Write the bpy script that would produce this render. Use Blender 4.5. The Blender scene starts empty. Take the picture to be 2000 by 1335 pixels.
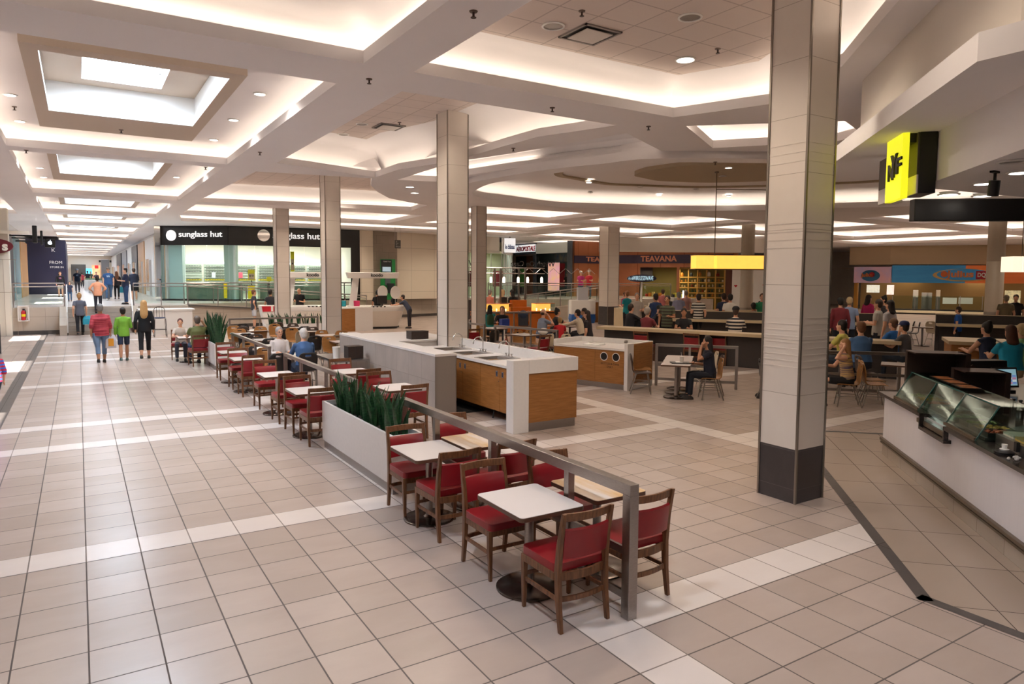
import bpy, bmesh, math, random
from mathutils import Vector, Matrix
from mathutils.geometry import tessellate_polygon
random.seed(7)
PI = math.pi
sc = bpy.context.scene
COL = sc.collection
# ------------------------------------------------------------------ camera
CAM = Vector((0.4557, -7.0683, 2.55))
VR = Vector((0.84759815, -0.53060753, 0.00574708))
VU = Vector((0.03319049, 0.06382191, 0.99740922))
VF = Vector((0.52959963, 0.84521146, -0.07170646))
FPX, PX, PY = 1349.23, 1000.0, 637.9
cd = bpy.data.cameras.new('camera'); cam = bpy.data.objects.new('camera', cd); COL.objects.link(cam)
cd.sensor_fit = 'HORIZONTAL'; cd.sensor_width = 36.0; cd.lens = FPX / 2000 * 36
cd.shift_x = (1000 - PX) / 2000; cd.shift_y = (PY - 667.5) / 2000
cd.clip_start = 0.05; cd.clip_end = 400
m = Matrix.Identity(4)
for i in range(3):
    m[i][0] = VR[i]; m[i][1] = VU[i]; m[i][2] = -VF[i]; m[i][3] = CAM[i]
cam.matrix_world = m
sc.camera = cam
# ------------------------------------------------------------------ world, sun, exposure
w = bpy.data.worlds.new('sky'); sc.world = w; w.use_nodes = True
bg = w.node_tree.nodes['Background']; bg.inputs[0].default_value = (0.66, 0.83, 1.0, 1); bg.inputs[1].default_value = 9.0
sl = bpy.data.lights.new('sun', 'SUN'); sl.energy = 24; sl.angle = 0.01; sl.color = (1, 0.96, 0.9)
sun = bpy.data.objects.new('sun', sl); COL.objects.link(sun)
sun.rotation_euler = Vector((-2.6, 0.9, -6.3)).to_track_quat('-Z', 'Y').to_euler()
sc.view_settings.view_transform = 'Standard'; sc.view_settings.look = 'None'
sc.view_settings.gamma = 1; sc.view_settings.use_curve_mapping = False
sc.view_settings.exposure = 0.27
COVE = 6.8        # strength of the fluorescent cove tubes
WARM = (1.0, 0.86, 0.68)

# ------------------------------------------------------------------ pixel -> place
def at(x, y, z=0.0):
    d = VF + VR * ((x - PX) / FPX) - VU * ((y - PY) / FPX)
    return CAM + d * ((z - CAM.z) / d.z)
def atY(x, y, Y):
    d = VF + VR * ((x - PX) / FPX) - VU * ((y - PY) / FPX)
    return CAM + d * ((Y - CAM.y) / d.y)
def atX(x, y, X):
    d = VF + VR * ((x - PX) / FPX) - VU * ((y - PY) / FPX)
    return CAM + d * ((X - CAM.x) / d.x)
def on_plane(x, y, p0, n):
    d = VF + VR * ((x - PX) / FPX) - VU * ((y - PY) / FPX)
    n = Vector(n); return CAM + d * ((Vector(p0) - CAM).dot(n) / d.dot(n))

# ------------------------------------------------------------------ materials
def srgb(h):
    if isinstance(h, str):
        h = tuple(int(h[i:i + 2], 16) / 255 for i in (0, 2, 4))
    return tuple(((c + 0.055) / 1.055) ** 2.4 if c > 0.04045 else c / 12.92 for c in h)
MATS = {}
def mat(name, col='808080', rough=0.5, metal=0.0, emit=None, es=0.0, noise=0.0, nscale=8.0, bump=0.0, bscale=60.0, trans=0.0, coat=0.0, stretch=None, col2=None, spec=None, alpha=None):
    if name in MATS: return MATS[name]
    m_ = bpy.data.materials.new(name); m_.use_nodes = True; nt = m_.node_tree; b = nt.nodes['Principled BSDF']
    c = srgb(col); b.inputs['Base Color'].default_value = (*c, 1)
    b.inputs['Roughness'].default_value = rough; b.inputs['Metallic'].default_value = metal
    if coat: b.inputs['Coat Weight'].default_value = coat
    if spec is not None: b.inputs['Specular IOR Level'].default_value = spec
    if emit: b.inputs['Emission Color'].default_value = (*(srgb(emit) if isinstance(emit, str) else emit), 1); b.inputs['Emission Strength'].default_value = es
    if noise or bump:
        tc = nt.nodes.new('ShaderNodeTexCoord'); mp = nt.nodes.new('ShaderNodeMapping'); nt.links.new(tc.outputs['Object'], mp.inputs[0])
        if stretch: mp.inputs['Scale'].default_value = stretch
    if noise:
        n = nt.nodes.new('ShaderNodeTexNoise'); n.inputs['Scale'].default_value = nscale; n.inputs['Detail'].default_value = 5
        nt.links.new(mp.outputs[0], n.inputs['Vector'])
        mx = nt.nodes.new('ShaderNodeMix'); mx.data_type = 'RGBA'
        c2 = srgb(col2) if col2 else tuple(x * (1 - noise) for x in c)
        mx.inputs[6].default_value = (*c2, 1); mx.inputs[7].default_value = (*c, 1)
        rp = nt.nodes.new('ShaderNodeMapRange'); rp.inputs[1].default_value = 0.35; rp.inputs[2].default_value = 0.65
        nt.links.new(n.outputs[0], rp.inputs[0]); nt.links.new(rp.outputs[0], mx.inputs[0]); nt.links.new(mx.outputs[2], b.inputs['Base Color'])
    if bump:
        n2 = nt.nodes.new('ShaderNodeTexNoise'); n2.inputs['Scale'].default_value = bscale; n2.inputs['Detail'].default_value = 3
        nt.links.new(mp.outputs[0], n2.inputs['Vector'])
        bp = nt.nodes.new('ShaderNodeBump'); bp.inputs['Strength'].default_value = bump; bp.inputs['Distance'].default_value = 0.01
        nt.links.new(n2.outputs[0], bp.inputs['Height']); nt.links.new(bp.outputs[0], b.inputs['Normal'])
    MATS[name] = m_; return m_
def nd(nt, t, **k):
    n = nt.nodes.new(t)
    for a, v in k.items(): setattr(n, a, v)
    return n
def mth(nt, op, a, b=None, c=None):
    n = nt.nodes.new('ShaderNodeMath'); n.operation = op
    for i, v in enumerate((a, b, c)):
        if v is None: continue
        if isinstance(v, (int, float)): n.inputs[i].default_value = v
        else: nt.links.new(v, n.inputs[i])
    return n.outputs[0]
def mixc(nt, f, a, b):
    n = nt.nodes.new('ShaderNodeMix'); n.data_type = 'RGBA'
    if isinstance(f, (int, float)): n.inputs[0].default_value = f
    else: nt.links.new(f, n.inputs[0])
    for i, v in ((6, a), (7, b)):
        if isinstance(v, tuple): n.inputs[i].default_value = (*v[:3], 1)
        else: nt.links.new(v, n.inputs[i])
    return n.outputs[2]
def grid_mat(name, col, col2, grout, tx, ty, gw=0.006, rot=0.0, off=(0, 0), rough=0.3, axes=(0, 1), var=0.5, nscale=1.6, bump=0.0, coat=0.0, mottled=1.0, long_dark=1.0, lines=None, brick=False):
    """tiles laid on a world grid; colour varies from tile to tile and clouds within a tile"""
    if name in MATS: return MATS[name]
    m_ = bpy.data.materials.new(name); m_.use_nodes = True; nt = m_.node_tree; b = nt.nodes['Principled BSDF']
    geo = nd(nt, 'ShaderNodeNewGeometry'); mp = nd(nt, 'ShaderNodeMapping'); mp.vector_type = 'POINT'
    mp.inputs['Rotation'].default_value = (0, 0, rot); nt.links.new(geo.outputs['Position'], mp.inputs[0])
    sx = nd(nt, 'ShaderNodeSeparateXYZ'); nt.links.new(mp.outputs[0], sx.inputs[0])
    U, V = sx.outputs[axes[0]], sx.outputs[axes[1]]
    v = mth(nt, 'DIVIDE', mth(nt, 'SUBTRACT', V, off[1]), ty); fv = mth(nt, 'FLOOR', v)
    u = mth(nt, 'DIVIDE', mth(nt, 'SUBTRACT', U, off[0]), tx)
    if brick: u = mth(nt, 'ADD', u, mth(nt, 'MULTIPLY', mth(nt, 'MODULO', fv, 2.0), 0.5))
    fu = mth(nt, 'FLOOR', u)
    du = mth(nt, 'MULTIPLY', mth(nt, 'PINGPONG', u, 0.5), tx); dv = mth(nt, 'MULTIPLY', mth(nt, 'PINGPONG', v, 0.5), ty)
    gu = mth(nt, 'LESS_THAN', du, gw / 2); gv = mth(nt, 'LESS_THAN', dv, gw / 2)
    g_ = mth(nt, 'MAXIMUM', gu, mth(nt, 'MULTIPLY', gv, long_dark))
    cb = nd(nt, 'ShaderNodeCombineXYZ'); nt.links.new(fu, cb.inputs[0]); nt.links.new(fv, cb.inputs[1])
    wn = nd(nt, 'ShaderNodeTexWhiteNoise'); nt.links.new(cb.outputs[0], wn.inputs['Vector'])
    ofs = nd(nt, 'ShaderNodeVectorMath', operation='SCALE'); nt.links.new(wn.outputs['Color'], ofs.inputs[0]); ofs.inputs['Scale'].default_value = 9.0
    ad = nd(nt, 'ShaderNodeVectorMath', operation='ADD'); nt.links.new(geo.outputs['Position'], ad.inputs[0]); nt.links.new(ofs.outputs[0], ad.inputs[1])
    sc_ = nd(nt, 'ShaderNodeVectorMath', operation='MULTIPLY'); nt.links.new(ad.outputs[0], sc_.inputs[0]); sc_.inputs[1].default_value = (0.6, 1.5, 1)
    n = nd(nt, 'ShaderNodeTexNoise'); n.inputs['Scale'].default_value = nscale; n.inputs['Detail'].default_value = 6; n.inputs['Roughness'].default_value = 0.62
    nt.links.new(sc_.outputs[0], n.inputs['Vector'])
    f = mth(nt, 'ADD', mth(nt, 'MULTIPLY', mth(nt, 'SUBTRACT', n.outputs[0], 0.5), 2.0 * mottled), mth(nt, 'MULTIPLY', wn.outputs['Value'], var))
    cl = mth(nt, 'MINIMUM', mth(nt, 'MAXIMUM', f, 0.0), 1.0)
    c = mixc(nt, g_, mixc(nt, cl, srgb(col), srgb(col2)), srgb(grout)); nt.links.new(c, b.inputs['Base Color'])
    r = mth(nt, 'ADD', mth(nt, 'MULTIPLY', n.outputs[0], 0.03), rough); nt.links.new(mth(nt, 'MAXIMUM', r, mth(nt, 'MULTIPLY', g_, 0.8)), b.inputs['Roughness'])
    b.inputs['Coat Weight'].default_value = coat
    MATS[name] = m_; return m_

# ------------------------------------------------------------------ mesh building
class MB:
    def __init__(s): s.v = []; s.f = []; s.mi = []; s.cur = 0
    def add(s, vs, fs, M=None):
        o = len(s.v)
        if M is None: s.v += [tuple(v) for v in vs]
        else: s.v += [tuple(M @ Vector(v)) for v in vs]
        s.f += [tuple(i + o for i in f) for f in fs]; s.mi += [s.cur] * len(fs); return s
    def box(s, x0, x1, y0, y1, z0, z1, M=None):
        return s.add([(x0, y0, z0), (x1, y0, z0), (x1, y1, z0), (x0, y1, z0), (x0, y0, z1), (x1, y0, z1), (x1, y1, z1), (x0, y1, z1)],
              [(0, 3, 2, 1), (4, 5, 6, 7), (0, 1, 5, 4), (1, 2, 6, 5), (2, 3, 7, 6), (3, 0, 4, 7)], M)
    def hexa(s, a, b, M=None):    # a, b: four bottom and four top points, same order
        return s.add(list(a) + list(b), [(0, 3, 2, 1), (4, 5, 6, 7), (0, 1, 5, 4), (1, 2, 6, 5), (2, 3, 7, 6), (3, 0, 4, 7)], M)
    def beam(s, p, q, w, h, up=(0, 0, 1), w2=None, h2=None):   # square bar from p to q
        p, q = Vector(p), Vector(q); d = (q - p).normalized(); upv = Vector(up)
        if abs(d.dot(upv)) > 0.98: upv = Vector((0, 1, 0))
        x = d.cross(upv).normalized(); z = x.cross(d).normalized(); w2 = w if w2 is None else w2; h2 = h if h2 is None else h2
        A = [p + x * (a * w / 2) + z * (b * h / 2) for a, b in ((-1, -1), (1, -1), (1, 1), (-1, 1))]
        B = [q + x * (a * w2 / 2) + z * (b * h2 / 2) for a, b in ((-1, -1), (1, -1), (1, 1), (-1, 1))]
        return s.add(A + B, [(0, 3, 2, 1), (4, 5, 6, 7), (0, 1, 5, 4), (1, 2, 6, 5), (2, 3, 7, 6), (3, 0, 4, 7)])
    def tube(s, pts, r, n=8, cap=True, M=None, rs=None):
        pts = [Vector(p) for p in pts]; vs = []; fs = []; N = len(pts); prev = None
        for i, p in enumerate(pts):
            d = (pts[min(i + 1, N - 1)] - pts[max(i - 1, 0)]).normalized()
            if prev is None:
                x = d.cross(Vector((0, 0, 1)));
                if x.length < 1e-3: x = d.cross(Vector((1, 0, 0)))
                x.normalize()
            else:
                x = (prev - d * prev.dot(d)).normalized()
            prev = x; y = d.cross(x); rr = rs[i] if rs else r
            vs += [p + x * (math.cos(2 * PI * k / n) * rr) + y * (math.sin(2 * PI * k / n) * rr) for k in range(n)]
        for i in range(N - 1):
            for k in range(n): fs.append((i * n + k, i * n + (k + 1) % n, (i + 1) * n + (k + 1) % n, (i + 1) * n + k))
        if cap: fs.append(tuple(range(n))[::-1]); fs.append(tuple((N - 1) * n + k for k in range(n)))
        return s.add(vs, fs, M)
    def lathe(s, prof, c=(0, 0, 0), n=24, M=None, cap=True, sx=1, sy=1):
        vs = []; fs = []; N = len(prof)
        for r, z in prof: vs += [(c[0] + sx * r * math.cos(2 * PI * k / n), c[1] + sy * r * math.sin(2 * PI * k / n), c[2] + z) for k in range(n)]
        for i in range(N - 1):
            for k in range(n): fs.append((i * n + k, i * n + (k + 1) % n, (i + 1) * n + (k + 1) % n, (i + 1) * n + k))
        if cap: fs.append(tuple(range(n))[::-1]); fs.append(tuple((N - 1) * n + k for k in range(n)))
        return s.add(vs, fs, M)
    def loft(s, rings, cap=True, M=None):    # rings: lists of equally many points
        n = len(rings[0]); vs = [p for r_ in rings for p in r_]; fs = []
        for i in range(len(rings) - 1):
            for k in range(n): fs.append((i * n + k, i * n + (k + 1) % n, (i + 1) * n + (k + 1) % n, (i + 1) * n + k))
        if cap: fs.append(tuple(range(n))[::-1]); fs.append(tuple((len(rings) - 1) * n + k for k in range(n)))
        return s.add(vs, fs, M)
    def prism(s, poly, z0, z1, M=None):     # horizontal polygon extruded up
        n = len(poly); vs = [(p[0], p[1], z0) for p in poly] + [(p[0], p[1], z1) for p in poly]
        area = sum(poly[i][0] * poly[(i + 1) % n][1] - poly[(i + 1) % n][0] * poly[i][1] for i in range(n))
        tr = tessellate_polygon([[Vector((p[0], p[1], 0)) for p in poly]])
        fs = []
        for t in tr:
            a, b, c = t
            cr = (poly[b][0] - poly[a][0]) * (poly[c][1] - poly[a][1]) - (poly[b][1] - poly[a][1]) * (poly[c][0] - poly[a][0])
            if cr < 0: a, c = c, a
            fs.append((c, b, a)); fs.append((a + n, b + n, c + n))
        for i in range(n):
            j = (i + 1) % n
            fs.append((i, j, j + n, i + n) if area > 0 else (j, i, i + n, j + n))
        return s.add(vs, fs, M)
    def ball(s, c, rx, ry=None, rz=None, n=12, m=8, M=None):
        ry = rx if ry is None else ry; rz = rx if rz is None else rz
        vs = [(c[0], c[1], c[2] - rz)]; fs = []
        for i in range(1, m):
            t = -PI / 2 + PI * i / m
            vs += [(c[0] + rx * math.cos(t) * math.cos(2 * PI * k / n), c[1] + ry * math.cos(t) * math.sin(2 * PI * k / n), c[2] + rz * math.sin(t)) for k in range(n)]
        vs.append((c[0], c[1], c[2] + rz))
        for k in range(n): fs.append((0, 1 + (k + 1) % n, 1 + k)); fs.append((len(vs) - 1, 1 + (m - 2) * n + k, 1 + (m - 2) * n + (k + 1) % n))
        for i in range(m - 2):
            for k in range(n): fs.append((1 + i * n + k, 1 + i * n + (k + 1) % n, 1 + (i + 1) * n + (k + 1) % n, 1 + (i + 1) * n + k))
        return s.add(vs, fs, M)
    def build(s, name, m_, parent=None, smooth=None, bevel=0.0, bseg=2, remesh=0.0, sm=0):
        me = bpy.data.meshes.new(name); me.from_pydata(s.v, [], s.f); me.update()
        for x in (m_ if isinstance(m_, (list, tuple)) else [m_]): me.materials.append(x)
        if any(s.mi): me.polygons.foreach_set('material_index', s.mi)
        if smooth is not None:
            me.shade_smooth()
            if smooth > 0: me.set_sharp_from_angle(angle=smooth)
        o = bpy.data.objects.new(name, me); COL.objects.link(o)
        if parent: o.parent = parent
        if bevel:
            b = o.modifiers.new('bevel', 'BEVEL'); b.width = bevel; b.segments = bseg; b.limit_method = 'ANGLE'; b.angle_limit = 0.6; b.harden_normals = False
        if remesh:
            r_ = o.modifiers.new('remesh', 'REMESH'); r_.mode = 'VOXEL'; r_.voxel_size = remesh; r_.use_smooth_shade = True
            if sm: q = o.modifiers.new('smooth', 'SMOOTH'); q.iterations = sm; q.factor = 0.5
        return o
def rbox(mb, x0, x1, y0, y1, z0, z1, r=0.02, n=4, crown=0.0):   # box with rounded vertical corners
    pts = []
    for cx, cy, a0 in ((x1 - r, y1 - r, 0), (x0 + r, y1 - r, PI / 2), (x0 + r, y0 + r, PI), (x1 - r, y0 + r, 1.5 * PI)):
        pts += [(cx + r * math.cos(a0 + k * PI / 2 / n), cy + r * math.sin(a0 + k * PI / 2 / n)) for k in range(n + 1)]
    mb.prism(pts, z0, z1)
def tag(o, label=None, cat=None, group=None, kind=None):
    if label: o['label'] = label
    if cat: o['category'] = cat
    if group: o['group'] = group
    if kind: o['kind'] = kind
    return o
def struct(o): o['kind'] = 'structure'; return o
def thing(name, label, cat, loc=(0, 0, 0), rz=0.0, group=None, s=1.0):
    o = bpy.data.objects.new(name, None); o.empty_display_size = 0.1; COL.objects.link(o)
    o.location = loc; o.rotation_euler = (0, 0, rz)
    if s != 1.0: o.scale = (s, s, s)
    return tag(o, label, cat, group)
KIDS = {}
def copy_tree(o, parent=None):
    c = o.copy(); COL.objects.link(c); c.parent = parent
    if o not in KIDS: KIDS[o] = list(o.children)
    for ch in KIDS[o]: copy_tree(ch, c)
    return c
def dup(o, loc, rz, label, group=None):
    c = copy_tree(o); c.location = loc; c.rotation_euler = (0, 0, rz); tag(c, label, None, group); return c
def text(name, s, size, m_, parent, loc, rot, depth=0.01, align='CENTER', sx=1.0, bold=0.0, width=None):
    cu = bpy.data.curves.new(name, 'FONT'); cu.body = s; cu.size = size; cu.extrude = depth; cu.align_x = align; cu.align_y = 'CENTER'; cu.offset = bold * size; cu.resolution_u = 3
    tmp = bpy.data.objects.new(name + '_tmp', cu); COL.objects.link(tmp); bpy.context.view_layer.update()
    me = bpy.data.meshes.new_from_object(tmp.evaluated_get(bpy.context.evaluated_depsgraph_get())); bpy.data.objects.remove(tmp); bpy.data.curves.remove(cu)
    me.materials.clear(); me.materials.append(m_)
    xs = [v.co.x for v in me.vertices]; w0 = (max(xs) - min(xs)) if xs else 0
    if width and w0 > 1e-5:
        for v in me.vertices: v.co.x *= width / w0
    o = bpy.data.objects.new(name, me); COL.objects.link(o)
    o.location = loc; o.rotation_euler = rot
    if parent: o.parent = parent
    return o
# ================================================================== the room
Z0 = 5.25      # underside of the beams
ZP = 1.15      # raised mall level
T = 0.4309     # floor tile
paint = mat('ceiling_paint', 'EDE8E8', 0.75, noise=0.03, nscale=0.6)
paint_tan = mat('skylight_frame_paint', 'C6B5A4', 0.7)
wallpaint = mat('wall_paint', 'E2D9CE', 0.7, noise=0.03, nscale=0.5)
white = mat('white_paint', 'EAE7E3', 0.5)
tube_glow = mat('cove_tube', 'FFFFFF', 0.5, emit=WARM, es=COVE)
lamp_glow = mat('downlight_and_fill', 'FFFFFF', 0.5, emit=(1, 0.9, 0.78), es=14)
lamp_off = mat('downlight_dark', '8F867E', 0.35, metal=0.3)
acoustic = grid_mat('acoustic_tile', 'D8C9C0', 'CFC0B8', 'B7A79F', 0.605, 0.605, gw=0.022, off=(0.1, 0.0), rough=0.85, var=0.35, nscale=3, mottled=0.3)
steel = mat('brushed_steel', 'A9A4A0', 0.32, metal=1.0, noise=0.12, nscale=30, stretch=(1, 1, 12))
chrome = mat('chrome', 'D8D6D4', 0.08, metal=1.0)
black = mat('black_plastic', '161517', 0.4)
darkbrown = mat('dark_brown_laminate', '2E2422', 0.45, noise=0.15, nscale=12)
glass = mat('clear_glass', 'F2FBF8', 0.02)
_b = glass.node_tree.nodes['Principled BSDF']; _b.inputs['Transmission Weight'].default_value = 0.0
def glassy(name, tint, opac, rough=0.03):
    m_ = bpy.data.materials.new(name); m_.use_nodes = True; nt = m_.node_tree; nt.nodes.clear()
    o = nd(nt, 'ShaderNodeOutputMaterial'); t = nd(nt, 'ShaderNodeBsdfTransparent'); g_ = nd(nt, 'ShaderNodeBsdfGlossy'); mx = nd(nt, 'ShaderNodeMixShader')
    fr = nd(nt, 'ShaderNodeFresnel'); fr.inputs[0].default_value = 1.45
    t.inputs[0].default_value = (*srgb(tint), 1); g_.inputs['Roughness'].default_value = rough; g_.inputs[0].default_value = (0.9, 0.97, 0.95, 1)
    f = mth(nt, 'ADD', mth(nt, 'MULTIPLY', fr.outputs[0], 0.4), opac)
    nt.links.new(f, mx.inputs[0]); nt.links.new(t.outputs[0], mx.inputs[1]); nt.links.new(g_.outputs[0], mx.inputs[2]); nt.links.new(mx.outputs[0], o.inputs[0])
    MATS[name] = m_; return m_
pane = glassy('window_glass', 'EDF6F3', 0.0)
railglass = glassy('railing_glass', 'F3FAF7', 0.02)

# ---- floor: base slab and inlaid stripes
tileL = grid_mat('floor_tile', 'B09E93', 'C4B2A8', '5E534E', T, T, gw=0.011, rough=0.25, var=0.55, nscale=1.5, mottled=0.5)
tileW = grid_mat('floor_tile_white', 'DDD0C8', 'E8DED8', '85786F', T, T, gw=0.011, rough=0.25, var=0.5, nscale=1.5, mottled=0.5)
tileS = grid_mat('floor_tile_diagonal', 'A59383', 'B7A595', '5E524A', T, T * 2, gw=0.009, rot=PI / 4, off=(0.08, 0.04 + 0.3), rough=0.27, var=0.55, nscale=1.5, mottled=0.5, brick=False)
tileD = grid_mat('floor_tile_dark', '4D4744', '5B5450', '3A3532', T * 2, T * 2, gw=0.005, rough=0.35, var=0.5, nscale=3)
tileU = grid_mat('upper_floor_tile', 'C4BAB2', 'DAD2CB', '8E857E', T * 1.4, T * 1.4, gw=0.01, rough=0.22, var=0.5, nscale=1.5)
fl = MB(); fl.box(-12, 75, -18, 60, -0.3, 0)
def inlay(mi, poly, h=0.0015):
    fl.cur = mi; n = len(poly)
    a = sum(poly[i][0] * poly[(i + 1) % n][1] - poly[(i + 1) % n][0] * poly[i][1] for i in range(n))
    if a < 0: poly = poly[::-1]
    fl.add([(x, y, h) for x, y in poly], [tuple(range(n))]); fl.cur = 0
def irect(mi, x0, x1, y0, y1, h=0.0015): inlay(mi, [(x0, y0), (x1, y0), (x1, y1), (x0, y1)], h)
for j in (0, 11, 15, 27, 39, 43, 55): irect(1, -0.72, 8 * T, j * T, (j + 1) * T)
irect(1, 8 * T, 9 * T, -40 * T, 30 * T)                     # long white strip under the rail
inlay(1, [(9 * T, -8 * T), (16.2 * T, -8 * T), (17.2 * T, -7 * T), (9 * T, -7 * T)])
irect(1, 9 * T, 21 * T, 3 * T, 4 * T); irect(1, 14 * T, 21 * T, 7 * T, 8 * T)
irect(1, 21 * T, 22 * T, -1.5 * T, 24 * T); irect(1, 22 * T, 40 * T, 0, T); irect(1, 22 * T, 60 * T, 12 * T, 13 * T)
irect(2, -0.95, -0.72, -14, 29.5)                          # dark strip on the left
# octagon around the food stall
inlay(3, [(6.12, -16), (6.12, -4.28), (10.68, 0.28), (13.8, -2.84), (13.8, -16)], 0.0012)
def dstrip(p, q, wd): 
    p, q = Vector(p), Vector(q); d = (q - p).normalized(); n = Vector((-d.y, d.x)) * wd / 2
    inlay(2, [tuple(p - n - d * wd * 0.4), tuple(q - n + d * wd * 0.4), tuple(q + n + d * wd * 0.4), tuple(p + n - d * wd * 0.4)], 0.0022)
dstrip((6.12, -16), (6.12, -4.28), 0.11); dstrip((6.12, -4.28), (10.63, 0.23), 0.11); dstrip((10.63, 0.23), (13.8, -2.94), 0.11)
struct(fl.build('floor', [tileL, tileW, tileD, tileS]))
bb = MB(); bb.box(-12, 75, -18.3, -18, 0, 5.3); struct(bb.build('wall_back', wallpaint))
bb = MB(); bb.box(-9.2, -9, -18, 34, 0, 5.3); struct(bb.build('wall_left', wallpaint))
bb = MB(); bb.box(4.9, 66.2, 60, 60.2, 0, 5.3); struct(bb.build('wall_far', wallpaint))
bb = MB(); bb.box(66, 66.2, -18, 60, 0, 5.3); struct(bb.build('wall_right', wallpaint))

# ---- ceiling with coffers
def ccw(p):
    a = sum(p[i][0] * p[(i + 1) % len(p)][1] - p[(i + 1) % len(p)][0] * p[i][1] for i in range(len(p)))
    return p if a > 0 else p[::-1]
def offset(poly, d):         # d > 0 grows a ccw polygon
    out = []; n = len(poly)
    for i in range(n):
        a, b, c = Vector(poly[i - 1]), Vector(poly[i]), Vector(poly[(i + 1) % n])
        e1 = (b - a).normalized(); e2 = (c - b).normalized(); n1 = Vector((e1.y, -e1.x)); n2 = Vector((e2.y, -e2.x))
        k = (n1 + n2); k = k / max(0.35, 1 + n1.dot(n2)); out.append(tuple(b + k * d))
    return out
def smooth_closed(pts, k=5):
    out = []; n = len(pts)
    for i in range(n):
        p0, p1, p2, p3 = [Vector(pts[(i + j) % n]) for j in (-1, 0, 1, 2)]
        for s in range(k):
            t = s / k; out.append(tuple(0.5 * ((2 * p1) + (p2 - p0) * t + (2 * p0 - 5 * p1 + 4 * p2 - p3) * t * t + (3 * p1 - p0 - 3 * p2 + p3) * t ** 3)))
    return out
HOLES = []
cof_n = 0
def flat(mb, outer, holes, z, up=False):
    polys = [[Vector((x, y, 0)) for x, y in outer]] + [[Vector((x, y, 0)) for x, y in h] for h in holes]
    allp = [p for q in polys for p in q]; tr = tessellate_polygon(polys); fs = []
    for a, b, c in tr:
        cr = (allp[b] - allp[a]).cross(allp[c] - allp[a]).z
        if (cr > 0) != up: a, c = c, a
        fs.append((a, b, c))
    mb.add([(p.x, p.y, z) for p in allp], fs)
def coffer(poly, zt=5.85, top=None, inset=0.28, z=Z0, lip=0.16, holes=(), glow=True, hole=True, wide=0.24):
    """an opening in the soffit: lip, light trough with fluorescent tubes, curved cove, raised ceiling"""
    poly = ccw(poly)
    if hole: HOLES.append(poly)
    h = zt - z
    prof = [(0, 0), (0, lip), (0.05, lip), (0.05, lip - 0.07), (wide, lip - 0.07), (wide, lip + 0.1), (wide - 0.05, lip + (h - lip) * 0.35), (wide * 0.4, lip + (h - lip) * 0.66), (-0.05, lip + (h - lip) * 0.86), (-inset * 0.6, lip + (h - lip) * 0.97), (-inset, h)]
    rings = [[(x, y, z + pz) for x, y in offset(poly, po)] for po, pz in prof]
    mb = MB(); n = len(poly); vs = [p for r_ in rings for p in r_]; fs = []
    for i in range(len(rings) - 1):
        for k in range(n): fs.append((i * n + k, (i + 1) * n + k, (i + 1) * n + (k + 1) % n, i * n + (k + 1) % n))
    mb.add(vs, fs)
    if glow:
        mb.cur = 1; A = offset(poly, 0.10); B = offset(poly, 0.16); zz = z + lip - 0.05
        mb.add([(x, y, zz) for x, y in A] + [(x, y, zz) for x, y in B], [(k, k + n, (k + 1) % n + n, (k + 1) % n)[::-1] for k in range(n)]); mb.cur = 0
    mb.cur = 2; flat(mb, offset(poly, -inset), [ccw(q) for q in holes], z + h); mb.cur = 0
    o = mb.build('ceiling', [paint, tube_glow, top or paint], smooth=0.5); return struct(o)
def P(px, z=Z0): return [tuple(at(x, y, z)[:2]) for x, y in px]
c2 = lambda x, y: (650 + x / 2.857, y / 2.857)
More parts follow.
